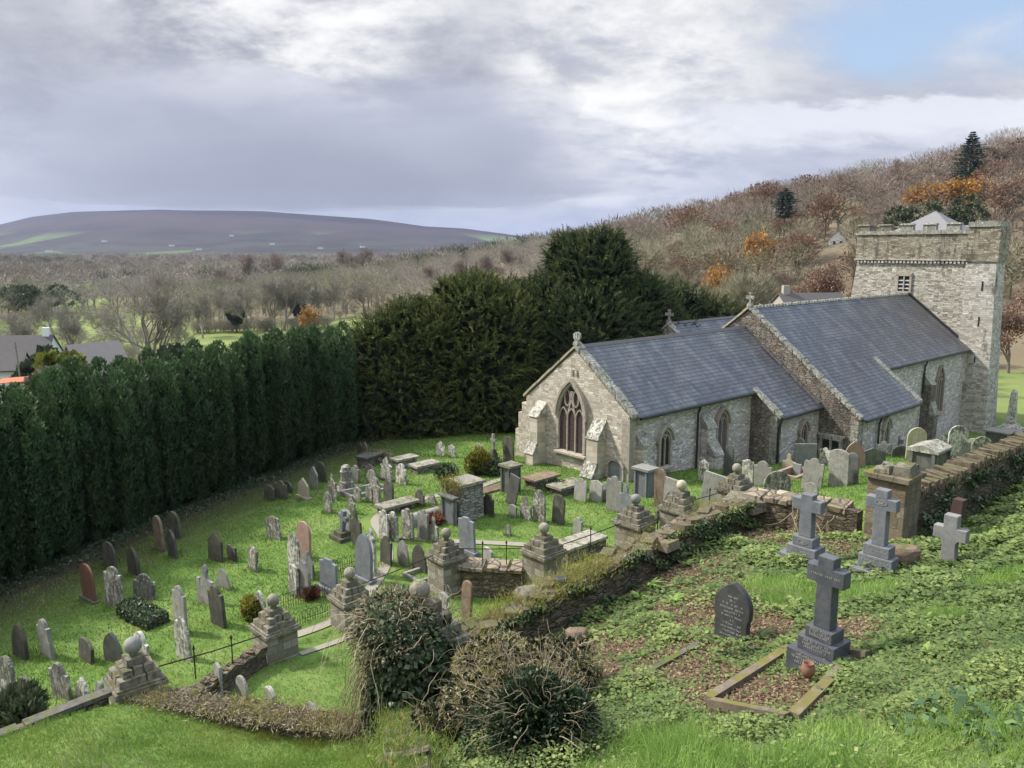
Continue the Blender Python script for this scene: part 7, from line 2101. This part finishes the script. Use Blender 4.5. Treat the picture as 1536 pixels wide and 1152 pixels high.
def gen_tree(seed, h, levels=4, spread=.55, stems=1, kids=(3, 4), twig=(.7, 1.5), tw_w=.035, ntw=5, leafy=0, leaf=(.3, .6), first=.28, droop=0.0):
    g = np.random.default_rng(seed); segs = []; tips = []; big = []
    def grow(p, d, L, r, lev):
        n = 3; pts = [p]
        for i in range(n):
            d = d + g.normal(0, .10, 3) + np.array([0, 0, .05 - droop * (levels - lev) * .06]); d = d / np.linalg.norm(d)
            q = pts[-1] + d * L / n; pts.append(q)
            ra, rb = r * (1 - .35 * i / n), r * (1 - .35 * (i + 1) / n)
            (big if lev >= levels - 1 else segs).append((pts[-2], q, ra, rb))
            if lev <= 1: tips.append((q, d))
        if lev == 0: return
        m = g.integers(kids[0], kids[1] + 1)
        for i in range(m):
            t = g.uniform(.45, 1) if i else 1.0
            j = min(int(t * n), n - 1); o = pts[j] + (pts[j + 1] - pts[j]) * (t * n - j)
            ax = g.normal(size=3); ax -= ax.dot(d) * d; ax /= np.linalg.norm(ax)
            ang = g.uniform(.35, .95) * spread * 1.5 if i else g.uniform(.05, .35)
            nd = d * math.cos(ang) + ax * math.sin(ang)
            grow(o, nd, L * g.uniform(.62, .82), r * .58, lev - 1)
    for s in range(stems):
        d = np.array([0, 0, 1.0]) + (g.normal(0, .22, 3) if stems > 1 else 0); d /= np.linalg.norm(d)
        grow(np.array([g.normal(0, .3) * (stems > 1), g.normal(0, .3) * (stems > 1), -.4]), d, h * first, h * .021, levels)
    P_ = np.array([t[0] for t in tips]); D_ = np.array([t[1] for t in tips])
    zmax = P_[:, 2].max(); sc_ = h / (zmax + twig[1] * .5)
    P2 = np.repeat(P_, ntw, 0); D2 = np.repeat(D_, ntw, 0); n = len(P2)
    tw = leaves(P2 + g.normal(0, .1, (n, 3)), D2 + g.normal(0, .5, (n, 3)), g.uniform(*twig, n), tw_w, rg=g)
    trunk = tubes_np(big, 6); br = tubes_np(segs, 3)
    parts = [br, tw]
    lv = None
    if leafy:
        i = g.integers(0, n, leafy); lv = leaves(P2[i] + g.normal(0, .55, (leafy, 3)), g.normal(0, 1, (leafy, 3)), g.uniform(*leaf, leafy), g.uniform(*leaf, leafy) * .7, rg=g)
    f = lambda q: (q[0] * sc_, q[1], q[2])
    return f(trunk), f(joinm(parts)), (f(lv) if lv else None)
def tree_proto(name, seed, h, mat, label, group, leafmat=None, cat='tree', **k):
    tr, cr, lv = gen_tree(seed, h, leafy=k.pop('leafy', 0), **k)
    root = empty(name, (0, 0, 0)); tag(root, label, cat, group)
    np_mesh('trunk', tr[0], tr[1], M[mat], root, tr[2])
    np_mesh('crown', cr[0], cr[1], M[mat], root, cr[2])
    if lv is not None: np_mesh('foliage', lv[0], lv[1], M[leafmat], root, lv[2])
    root['h'] = h
    return root
fg = np.random.default_rng(9)
def plant(o, px, Y, h, label=None, group=None, wide=1.0, dz=0.0, first=False, ytop=None):
    c = o if first else copy_tree(o)
    x = P(px, 450, Y)[0]
    if ytop is not None:
        h = max(P(px, ytop, Y)[2] - (float(far_height(np.array([x]), np.array([float(Y)]))[0]) if math.hypot(x, Y) > 85 else low1(x, Y)), 3.0); wide = wide * 11.0 / max(h, 8.0)
    s = h / o['h']
    c.location = (x, Y, float(far_height(np.array([x]), np.array([float(Y)]))[0]) - .2 + dz) if math.hypot(x, Y) > 85 else (x, Y, low1(x, Y) - .2 + dz)
    c.scale = (s * wide, s * wide, s); c.rotation_euler = (0, 0, fg.uniform(0, 6.28))
    if label: c['label'] = label
    if group: c['group'] = group
    elif label and 'group' in c: del c['group']
    return c
big = tree_proto('bare_tree', 31, 17, 'bare twig', 'large many stemmed bare tree rising behind the hedge beside the barn', None, levels=5, stems=4, spread=.55, kids=(2, 3), ntw=5, tw_w=.03, twig=(.6, 1.4), first=.24)
plant(big, 212, 112, 17.5, first=True, wide=1.15)
gA = tree_proto('bare_tree', 32, 15, 'bare twig', 'bare grey tree in the row beyond the pale field', 'bare grey trees in the valley row', levels=5, kids=(2, 4), ntw=4, tw_w=.045, twig=(.6, 1.3))
gB = tree_proto('bare_tree', 33, 15, 'olive twig', 'bare olive grey tree in the row beyond the pale field', 'bare olive trees in the valley row', levels=5, kids=(2, 4), ntw=4, spread=.45, tw_w=.045, twig=(.6, 1.4))
gC = tree_proto('bare_tree', 34, 15, 'brown twig', 'bare brown tree among the valley woods', 'bare brown trees in the valley', levels=5, kids=(3, 4), ntw=3, spread=.62, tw_w=.05, twig=(.6, 1.3))
f0 = {id(gA): True, id(gB): True, id(gC): True}
def pl(o, *a, **k):
    k['first'] = f0.get(id(o), False); f0[id(o)] = False
    return plant(o, *a, **k)
for px, Y, h in [(372, 235, 15), (398, 242, 16), (424, 238, 17), (450, 246, 16), (300, 225, 13), (325, 250, 14), (500, 260, 13), (548, 268, 12), (100, 190, 13), (18, 185, 12), (75, 230, 13)]: pl(gA, px, Y, h)
for px, Y, h in [(352, 240, 13), (410, 250, 14), (470, 262, 13), (520, 275, 13), (575, 290, 12), (275, 210, 12), (150, 200, 12), (45, 200, 12), (600, 300, 12)]: pl(gB, px, Y, h)
for px, Y, h in [(655, 300, 13), (690, 285, 15), (728, 290, 15), (765, 310, 14), (340, 380, 17), (250, 360, 15), (420, 470, 22), (520, 480, 20), (370, 470, 22), (545, 470, 20)]: pl(gC, px, Y, h)
ob = tree_proto('autumn_tree', 35, 7, 'brown twig', 'small orange leaved tree at the end of the pale field', None, 'orange leaf', leafy=500, levels=3, kids=(3, 4)); plant(ob, 466, 232, 8, first=True)
# hillside specimens
orange = tree_proto('autumn_tree', 36, 10, 'brown twig', 'bright orange tree on the wooded slope left of the church tower', None, 'orange leaf', leafy=2600, levels=4, kids=(3, 4), leaf=(.3, .55))
plant(orange, 1134, 205, 11, first=True, ytop=346)
plant(orange, 1380, 212, 10, 'orange brown oak just below the tall fir on the skyline, left of two', wide=1.3, ytop=272)
plant(orange, 1440, 205, 10, 'orange brown oak just below the tall fir on the skyline, right of two', wide=1.3, ytop=264)
plant(orange, 1078, 175, 7, 'small faded orange tree beside the willow on the slope foot', ytop=395, wide=.8)
gold = tree_proto('autumn_tree', 37, 7, 'olive twig', 'pale golden bushy tree right behind the nave ridge', None, 'gold leaf', leafy=2400, levels=4, stems=3, kids=(3, 4), leaf=(.18, .36))
plant(gold, 1172, 112, 8.6, first=True, wide=.95, ytop=432)
plant(gold, 1060, 150, 7.5, 'golden tree behind the low dark yew on the right', ytop=415, wide=.8)
wil = tree_proto('bare_willow', 38, 9, 'olive twig', 'pale green grey willow bush on the slope foot behind the nave', None, levels=5, stems=5, kids=(3, 4), spread=.4, ntw=5)
plant(wil, 1125, 140, 9.5, first=True, wide=1.2, ytop=402)
plant(wil, 1010, 190, 10, 'pale grey willow right of the huge yew on the slope', ytop=398)
rus = tree_proto('russet_oak', 39, 13, 'brown twig', 'russet oak on the slope left of the tower', None, 'russet', leafy=3800, levels=5, kids=(2, 4), ntw=2, leaf=(.25, .5))
plant(rus, 1232, 165, 13, first=True, ytop=385, wide=1.2)
for px, Y, h, lab in [(1525, 112, 11, 'russet tree at the right edge behind the tower'), (1580, 125, 14, 'tall russet tree cut by the right edge'), (1330, 280, 13, 'broad dark russet oak on the skyline left of the orange oaks'), (1255, 270, 13, 'russet oak on the skyline above the white house'),
                      (1195, 205, 12, 'low russet oak beside the bright orange tree'), (1040, 300, 13, 'russet oak on the far slope right of the yew'), (1288, 150, 11, 'dull russet tree tucked behind the tower corner'), (1508, 190, 14, 'large russet oak over the stair turret')]:
    plant(rus, px, Y, h, lab)
brn = tree_proto('bare_oak', 40, 13, 'brown twig', 'bare spreading oak above the white house', None, levels=5, kids=(3, 4), spread=.65, ntw=3)
plant(brn, 1308, 225, 14, first=True, ytop=305, wide=1.2)
for px, Y, h, lab in [(1160, 300, 12, 'bare oak below the dark pine on the skyline'), (1480, 235, 14, 'bare oak right of the tall fir'), (1528, 215, 14, 'bare oak at the top right skyline'), (1200, 215, 12, 'bare brown oak left of the white house'), (1085, 380, 13, 'bare tree on the distant skyline dip'), (1110, 360, 13, 'thin bare tree on the distant skyline'), (1420, 170, 12, 'bare brown oak behind the tower roof'), (1340, 200, 13, 'bare oak left of the tower battlements')]:
    plant(brn, px, Y, h, lab)
def evergreen(name, px, Y, h, w_, label, mat='far green', n=3600, leaf=.5, dz=0.0, ytop=None):
    x = P(px, 450, Y)[0]; z = float(far_height(np.array([x]), np.array([float(Y)]))[0]) + dz
    if ytop is not None: h = max(P(px, ytop, Y)[2] - z, 3.0)
    root = empty(name, (x, Y, z)); tag(root, label, 'tree')
    MB().tube([(0, 0, -.5), (0, 0, h * .5)], .3, 6, .15).build('trunk', M['bark'], root)
    parts = []
    for i in range(9):
        c = (fg.normal(0, w_ * .22), fg.normal(0, w_ * .22), h * fg.uniform(.35, .8)); rd = np.array([w_ * .28, w_ * .28, h * .2]) * fg.uniform(.7, 1.2)
        p, d = surf_pts(n // 9, c, rd, fg); parts.append(leaves(p, d + fg.normal(0, .6, d.shape), leaf * fg.uniform(.6, 1.4, len(p)), leaf * .6, rg=fg))
        p, d = surf_pts(60, c, rd * .7, fg); parts.append(leaves(p, d, 1.2, 1.2, np.zeros(60), rg=fg))
    V, Q, T = joinm(parts); np_mesh('crown', V, Q, M[mat], root, T)
evergreen('holm_oak', 1350, 170, 13, 13, 'dark green ivy clad oak mass above the tower battlements', ytop=290)
evergreen('holm_oak', 1425, 175, 12, 12, 'dark green evergreen below the orange oaks, right of the tower roof', ytop=282)
evergreen('evergreen_tree', 1118, 250, 9, 6, 'dark evergreen behind the bright orange tree')
evergreen('evergreen_tree', 30, 300, 14, 20, 'dark evergreen clump in the woods at the far left', leaf=.7)
evergreen('evergreen_tree', 72, 320, 14, 16, 'second dark evergreen clump in the woods at the far left', leaf=.7)
evergreen('evergreen_tree', 2, 150, 10, 7, 'green tree at the left picture edge above the slate house')
evergreen('evergreen_tree', 68, 92, 6.5, 3.6, 'dark bush in front of the slate house', leaf=.3)
evergreen('evergreen_tree', 30, 88, 5.2, 2.4, 'dark bush beside the white wall', leaf=.3)
evergreen('bright_shrub', 82, 84, 5.6, 2.8, 'bright yellow green conifer between house and barn', 'yellow bush', leaf=.28)
evergreen('bright_shrub', 62, 80, 4.2, 4.0, 'grey green loose shrub beyond the hedge', 'olive twig', leaf=.3)
evergreen('evergreen_tree', 268, 105, 5.0, 8, 'low dark evergreen bank right of the large bare tree', leaf=.3, dz=.5)
evergreen('evergreen_tree', 352, 236, 9, 5, 'ivy clad tree dark in the valley row')
evergreen('evergreen_tree', 450, 243, 8, 4, 'second ivy clad tree in the valley row')
# conifers on the skyline
def fir(px, Y, h, w_, label, dz=0.0, tiers=26, flat=False, ytop=None):
    x = P(px, 450, Y)[0]; z = float(far_height(np.array([x]), np.array([float(Y)]))[0]) + dz
    if ytop is not None: h = max(P(px, ytop, Y)[2] - z, 6.0)
    root = empty('fir_tree', (x, Y, z)); tag(root, label, 'fir tree')
    MB().tube([(0, 0, -.5), (0, 0, h * .97)], h * .018, 7, .04).build('trunk', M['bark'], root)
    parts = []
    for i in range(tiers):
        u = (i + .5) / tiers
        if flat and u < .35: continue
        zz = h * (.12 + .87 * u); L = w_ / 2 * ((1 - u) ** .8 + .05) * fg.uniform(.7, 1.1) if not flat else w_ / 2 * math.sin(math.pi * min(1, (u - .2) / .8)) * fg.uniform(.5, 1.1)
        m = 9
        for j in range(m):
            if fg.random() < .12: continue
            a = 2 * np.pi * (j + fg.random() * .7) / m; l = L * fg.uniform(.65, 1.1)
            t = np.linspace(.12, 1, 16); n = len(t) * 3; t = np.repeat(t, 3)
            q = np.c_[np.cos(a) * l * t, np.sin(a) * l * t, zz - .10 * l * t + .10 * l * t ** 2 + fg.normal(0, .06, n)]
            sd_ = np.tile([-1, 0, 1], 16)
            dd = np.c_[np.cos(a + sd_ * .8), np.sin(a + sd_ * .8), fg.normal(-.15, .25, n)]
            parts.append(leaves(q, dd, (.35 + .55 * (1 - t)) * min(1.0, l * .4 + .3), .22, rg=fg))
    V, Q, T = joinm(parts); np_mesh('crown', V, Q, M['fir'], root, T)
fir(1436, 235, 19, 17, 'tall dark fir standing alone on the skyline above the tower', ytop=196)
fir(1170, 250, 16, 12, 'dark flat crowned pine on the skyline left of the tower', flat=True, ytop=281)

# woods read as a mass: light trees merged by colour
def lod_tree(g, n, h, w_, tw=(1.2, 2.4), tww=.12, trunk=True, low=.25):
    parts = []
    d = unit(g.normal(size=(n, 3)) + np.array([0, 0, .35])); rr = g.random(n) ** .45
    p = d * np.array([w_ / 2, w_ / 2, h * (1 - low) / 2]) * rr[:, None] + np.array([0, 0, h * (1 + low) / 2])
    parts.append(leaves(p - d * .8, d + g.normal(0, .4, d.shape) + np.array([0, 0, .45]), g.uniform(*tw, n), tww * g.uniform(.6, 1.5, n), rg=g))
    if trunk:
        segs = [(np.array([0, 0, -1.0]), np.array([0, 0, h * .45]), .28, .2)]
        for i in range(8):
            a = g.random() * 6.28; q = np.array([math.cos(a) * w_ * .34, math.sin(a) * w_ * .34, h * g.uniform(.55, .85)])
            segs.append((np.array([0, 0, h * g.uniform(.2, .45)]), q, .13, .05))
        parts.append(tubes_np(segs, 3))
    return joinm(parts)
def wood(name, label, pts, mat, variants, seed):
    g = np.random.default_rng(seed); parts = []
    for x, y, z, h in pts:
        V, Q, T = variants[g.integers(0, len(variants))]
        a = g.uniform(0, 6.28); c, s = math.cos(a), math.sin(a); k = h / 12.0; wk = k * g.uniform(.9, 1.3)
        W = np.empty_like(V); W[:, 0] = (V[:, 0] * c - V[:, 1] * s) * wk + x; W[:, 1] = (V[:, 0] * s + V[:, 1] * c) * wk + y; W[:, 2] = V[:, 2] * k + z
        parts.append((W, Q, np.clip(T * .55 + g.uniform(0, .45), 0, 1)))
    V, Q, T = joinm(parts)
    tag(np_mesh(name, V, Q, M[mat], tint=T), label, 'woodland', kind='stuff')
wg = np.random.default_rng(77)
near_v = [lod_tree(np.random.default_rng(s), 1000, 12, 11.5, (.7, 1.5), .065) for s in (1, 2, 3, 4)]
far_v = [lod_tree(np.random.default_rng(s), 190, 12, 12.5, (1.6, 3.2), .26, True, .12) for s in (5, 6, 7, 8)]
leaf_v = [lod_tree(np.random.default_rng(s), 1300, 12, 11.5, (.4, .9), .30) for s in (9, 10)]
# hillside
N = 6000
Y = 96 + 820 * wg.random(N) ** 1.35; X = Y * wg.uniform(.10, .95, N)
Z = far_height(X, Y)
k = ((Z > -1.0) | ((Y > 240) & (Z > -6))) & ~((X / Y > .63) & (Y < 150)) & ~((np.abs(proj(X, Y, Z)[0] - 1251) < 24) & (Y < 232) & (Y > 120)) & ~((np.abs(proj(X, Y, Z)[0] - 1436) < 36) & (Y < 236) & (Y > 172)) & ~((np.abs(proj(X, Y, Z)[0] - 1170) < 24) & (Y < 262) & (Y > 175))
# thin out to a crown's spacing
keep = []; cells = {}
for i in np.where(k)[0]:
    cs = 6.0 + Y[i] * .008; c = (int(X[i] / cs), int(Y[i] / cs))
    if c in cells: continue
    cells[c] = 1; keep.append(i)
keep = np.array(keep); X, Y, Z = X[keep], Y[keep], Z[keep]
kind = vnoise(X, Y, 60) * .6 + vnoise(X + 40, Y, 17) * .4 + wg.normal(0, .10, len(X))
def pts_of(m, lo=9, hi=15): 
    i = np.where(m)[0]; return [(X[q], Y[q], Z[q], wg.uniform(lo, hi)) for q in i]
nr = Y < 330
wood('hillside_wood', 'bare brown woodland covering the hillside behind the church', pts_of((kind < .50) & nr), 'brown twig', near_v, 1)
wood('hillside_wood', 'russet brown woodland covering the hillside behind the church', pts_of((kind >= .50) & (kind < .56) & nr), 'russet', leaf_v, 2)
wood('hillside_wood', 'grey and olive woodland on the hillside behind the church', pts_of((kind >= .56) & nr), 'olive twig', near_v, 3)
wood('hillside_wood', 'distant brown woodland on the spur right of the yew', pts_of((kind < .53) & ~nr), 'brown twig', far_v, 4)
wood('hillside_wood', 'distant grey woodland on the spur right of the yew', pts_of((kind >= .53) & ~nr), 'bare twig', far_v, 5)
ys = 88 + 190 * wg.random(1500); xs = ys * wg.uniform(.06, .60, 1500); zs = far_height(xs, ys)
sel = np.where((zs > -16) & ~((np.abs(proj(xs, ys, zs)[0] - 1251) < 24) & (ys > 120)) & (np.hypot(xs - 38, ys - 68) > 18))[0]
ks = vnoise(xs + 7, ys, 25) + wg.normal(0, .12, 1500)
for m_, mt, sd_, lb in ((ks < .45, 'brown twig', 11, 'brown'), ((ks >= .45) & (ks < .6), 'olive twig', 12, 'olive green'), (ks >= .6, 'russet', 13, 'russet')):
    wood('scrub', lb + ' scrub and bramble filling the foot of the wooded slope', [(xs[i], ys[i], zs[i] - .3, wg.uniform(2.5, 5.5)) for i in sel if m_[i]], mt, near_v if mt != 'russet' else leaf_v, sd_)
xs = np.r_[np.zeros(0)]; ys = np.r_[236 + 6 * wg.random(150), 150 + 85 * wg.random(260), 256 + 90 * wg.random(420), 180 + 4 * wg.random(60)]
pxs = np.r_[wg.uniform(280, 490, 150), wg.uniform(-60, 285, 260), wg.uniform(-60, 900, 420), wg.uniform(-40, 190, 60)]
xs = (pxs - 768) / F_PX * ys * .985; zs = far_height(xs, ys); ks = wg.random(len(xs))
for m_, mt, sd_, lb in ((ks < .45, 'bare twig', 21, 'grey'), ((ks >= .45) & (ks < .8), 'olive twig', 22, 'olive green'), (ks >= .8, 'brown twig', 23, 'brown')):
    wood('hedgerow', lb + ' hedgerow scrub under the valley trees', [(xs[i], ys[i], zs[i] - .3, wg.uniform(2.0, 5.0)) for i in np.where(m_)[0]], mt, near_v, sd_)
# valley
def field_gap(x, y):
    px, _ = proj(x, y, -14.0)
    return ((y > 150) & (y < 238) & (px > 285) & (px < 620)) | ((y > 560) & (y < 660) & (px > 470) & (px < 640))
N = 6500
Y = np.r_[262 + 100 * wg.random(1200), 330 + 1500 * wg.random(N) ** 1.5]; X = Y * wg.uniform(-.78, .14, len(Y))
px_, _ = proj(X, Y, -12.0)
band = (vnoise(X + 300, Y * .8 + 50, 70) > .26) & ~field_gap(X, Y)
keep = []; cells = {}
for i in np.where(band)[0]:
    cs = 6.0 + Y[i] * .008; c = (int(X[i] / cs), int(Y[i] / cs))
    if c in cells: continue
    cells[c] = 1; keep.append(i)
keep = np.array(keep); X, Y = X[keep], Y[keep]; Z = far_height(X, Y)
kind = vnoise(X, Y, 90) * .6 + vnoise(X + 40, Y, 30) * .3 + wg.random(len(X)) * .2
nr = Y < 430
wood('valley_wood', 'bare grey woodland along the valley floor, nearer belt', pts_of((kind < .55) & nr, 9, 13), 'bare twig', near_v, 6)
wood('valley_wood', 'bare olive woodland along the valley floor, nearer belt', pts_of((kind >= .55) & nr, 9, 13), 'olive twig', near_v, 7)
wood('valley_wood', 'far brown woods in the middle of the valley', pts_of((kind < .48) & ~nr, 9, 14), 'brown twig', far_v, 8)
wood('valley_wood', 'far grey woods in the middle of the valley', pts_of((kind >= .48) & (kind < .72) & ~nr, 9, 14), 'bare twig', far_v, 9)
wood('valley_wood', 'far dark evergreen patches in the valley woods', pts_of((kind >= .72) & ~nr, 9, 13), 'far green', far_v, 10)

# ------------------------------------------------------------------ houses
def gable_house(name, px, Y, L, W_, eave, ridge, rz, label, wallm, roofm, chimneys=(), windows=(), ztop=None, cat='house'):
    x = P(px, 450, Y)[0]
    z = (P(px, ztop, Y)[2] - ridge) if ztop is not None else h1(x, Y)
    root = empty(name, (x, Y, z), rz); tag(root, label, cat)
    pr = [(-W_ / 2, -4), (W_ / 2, -4), (W_ / 2, eave), (0, ridge), (-W_ / 2, eave)]
    MB().prism(pr, 0, -L / 2, L / 2).build('wall', M[wallm], root)
    rf = MB(); sl_ = (ridge - eave) / (W_ / 2); o = .35
    for sg in (-1, 1):
        rf.hexa([(-L / 2 - .2, 0, ridge + .02), (L / 2 + .2, 0, ridge + .02), (L / 2 + .2, sg * (W_ / 2 + o), eave - sl_ * o + .02), (-L / 2 - .2, sg * (W_ / 2 + o), eave - sl_ * o + .02),
                 (-L / 2 - .2, 0, ridge + .18), (L / 2 + .2, 0, ridge + .18), (L / 2 + .2, sg * (W_ / 2 + o), eave - sl_ * o + .16), (-L / 2 - .2, sg * (W_ / 2 + o), eave - sl_ * o + .16)])
    r_ = rf.build('roof', M[roofm], root)
    for cx in chimneys: MB().box((cx, 0, ridge - .3), (.9, .6, 1.5)).build('chimney', M[wallm], r_)
    for face, s, zz, ww, hh in windows:
        c_ = (s, -W_ / 2 - .02, zz) if face == 'f' else (-L / 2 - .02, s, zz)
        f = MB().box(c_, (ww + .16, .1, hh + .16) if face == 'f' else (.1, ww + .16, hh + .16)).build('window', M['render white'], root)
        MB().box((c_[0], c_[1] - .04, zz + .08) if face == 'f' else (c_[0] - .04, s, zz + .08), (ww, .08, hh) if face == 'f' else (.08, ww, hh)).build('pane', M['dark glass'], f)
    return root
gable_house('slate_house', 4, 112, 12, 7.5, 4.2, 7.2, rad(12), 'long slate roofed house beyond the hedge at the left edge', 'render white', 'far slate', (5.2,), (('f', -2, 1.2, 1, 1.3), ('f', 2, 1.2, 1, 1.3)), 505)
gable_house('white_shed', -8, 92, 5, 5, 3, 4.6, rad(20), 'white gabled outbuilding at the left edge in front of the slate house', 'render white', 'far slate', (), (), 531)
gable_house('stone_barn', 134, 97, 6.0, 4.6, 3.6, 5.8, rad(52), 'old stone barn with a weathered grey roof beyond the hedge', 'far stone', 'old roof', (), (('f', 2.6, 1.2, .8, 1.2),), 516)
gable_house('white_house', 1250, 228, 5, 4.4, 3.0, 5.2, rad(70), 'white gabled house half hidden in the wood left of the tower', 'render white', 'far slate', (), (('l', -.9, 1.3, .7, .9), ('l', .9, 1.3, .7, .9)), 346)
gable_house('slate_cottage', 1214, 108, 9, 5.5, 2.6, 4.4, rad(10), 'low slate roofed cottage peeping over the nave ridge', 'far stone', 'far slate', (-3.6,), (), 441)
x, Y, z = P(20, 574, 80); root = empty('awning', (x, Y, z), .1); tag(root, 'orange red awning roof showing above the hedge at the left', 'awning')
MB().hexa([(-1.4, -.8, .0), (1.6, -.8, .2), (1.6, .8, .5), (-1.4, .8, .3), (-1.4, -.8, .06), (1.6, -.8, .26), (1.6, .8, .56), (-1.4, .8, .36)]).build('canopy', M['orange roof'], root)
for sx in (-1.3, 1.5): MB().tube([(sx, .7, -4), (sx, .7, .3)], .05, 6).build('post', M['iron'], root)
x, Y, z = P(31, 562, 84); root = empty('utility_pole', (x, Y, z - 3)); tag(root, 'thin grey utility pole in front of the slate house', 'pole')
MB().tube([(0, 0, 0), (-.25, 0, 6.6)], .10, 7, .075).build('pole', M['wood pole'], root); MB().box((-.22, 0, 6.0), (.06, .8, .08)).build('crossarm', M['wood pole'], root)
cg = None
for i, (px, Y) in enumerate([(75, 2300), (260, 2500), (300, 2350), (410, 2600), (482, 2450), (545, 2550), (160, 2700), (350, 2900)]):
    if cg is None:
        cg = gable_house('cottage', px, Y, 16, 9, 5, 9, .3, 'tiny white cottage on the lower slope of the far mountain', 'render white', 'far slate'); cg['group'] = 'white cottages under the mountain'; c = cg
    else:
        c = copy_tree(cg)
    x = P(px, 400, Y)[0]; c.location = (x, Y, h1(x, Y))

# cloud lying on the mountain top
cm, t = new_mat('low_cloud')
vol = t.n('VolumePrincipled', {'Color': (.47, .50, .60), 'Density': 1.0e-3, 'Anisotropy': .0})
t.n('OutputMaterial', {'Volume': vol.outputs[0]})
cb = MB()
_x, _y = np.meshgrid(np.linspace(-5000, 3000, 160), np.linspace(3000, 7500, 120)); TOP = float(far_height(_x.ravel(), _y.ravel()).max()) + 6   # just clear of the summit
from mathutils import noise as _ns
k = 40
for i in range(k + 1):
    for j in range(2 * k):
        th, ph = math.pi * i / k, math.pi * j / k
        d = Vector((math.sin(th) * math.cos(ph), math.sin(th) * math.sin(ph), math.cos(th)))
        q = 1 + .30 * _ns.noise(d * 2.2 + Vector((3, 1, 5))) + .16 * _ns.noise(d * 5.5)
        cb.v.append((-1250 + 1900 * q * d.x, 4750 + 900 * q * d.y, TOP + 2 + max(130 + (130 if d.z < 0 else 620) * q * d.z, 0.0) + .01 * abs(d.z)))
for i in range(k):
    for j in range(2 * k):
        j2 = (j + 1) % (2 * k)
        cb.f.append((i * 2 * k + j, i * 2 * k + j2, (i + 1) * 2 * k + j2, (i + 1) * 2 * k + j))
tag(cb.build('low_cloud', cm, smooth=True), 'grey cloud resting on the summit of the far mountain', 'cloud', kind='stuff')

# ------------------------------------------------------------------ the air
hm, t = new_mat('haze')
vol = t.n('VolumePrincipled', {'Color': (.55, .66, 1.0), 'Density': 6.0e-5, 'Anisotropy': .2})
t.n('OutputMaterial', {'Volume': vol.outputs[0]})
hb_ = MB().hexa([(-7900, -7900, -60), (7900, -7900, -60), (7900, 7900, -60), (-7900, 7900, -60), (-7900, -7900, TOP), (7900, -7900, TOP), (7900, 7900, TOP), (-7900, 7900, TOP)]).build('haze', hm)
tag(hb_, kind='stuff')
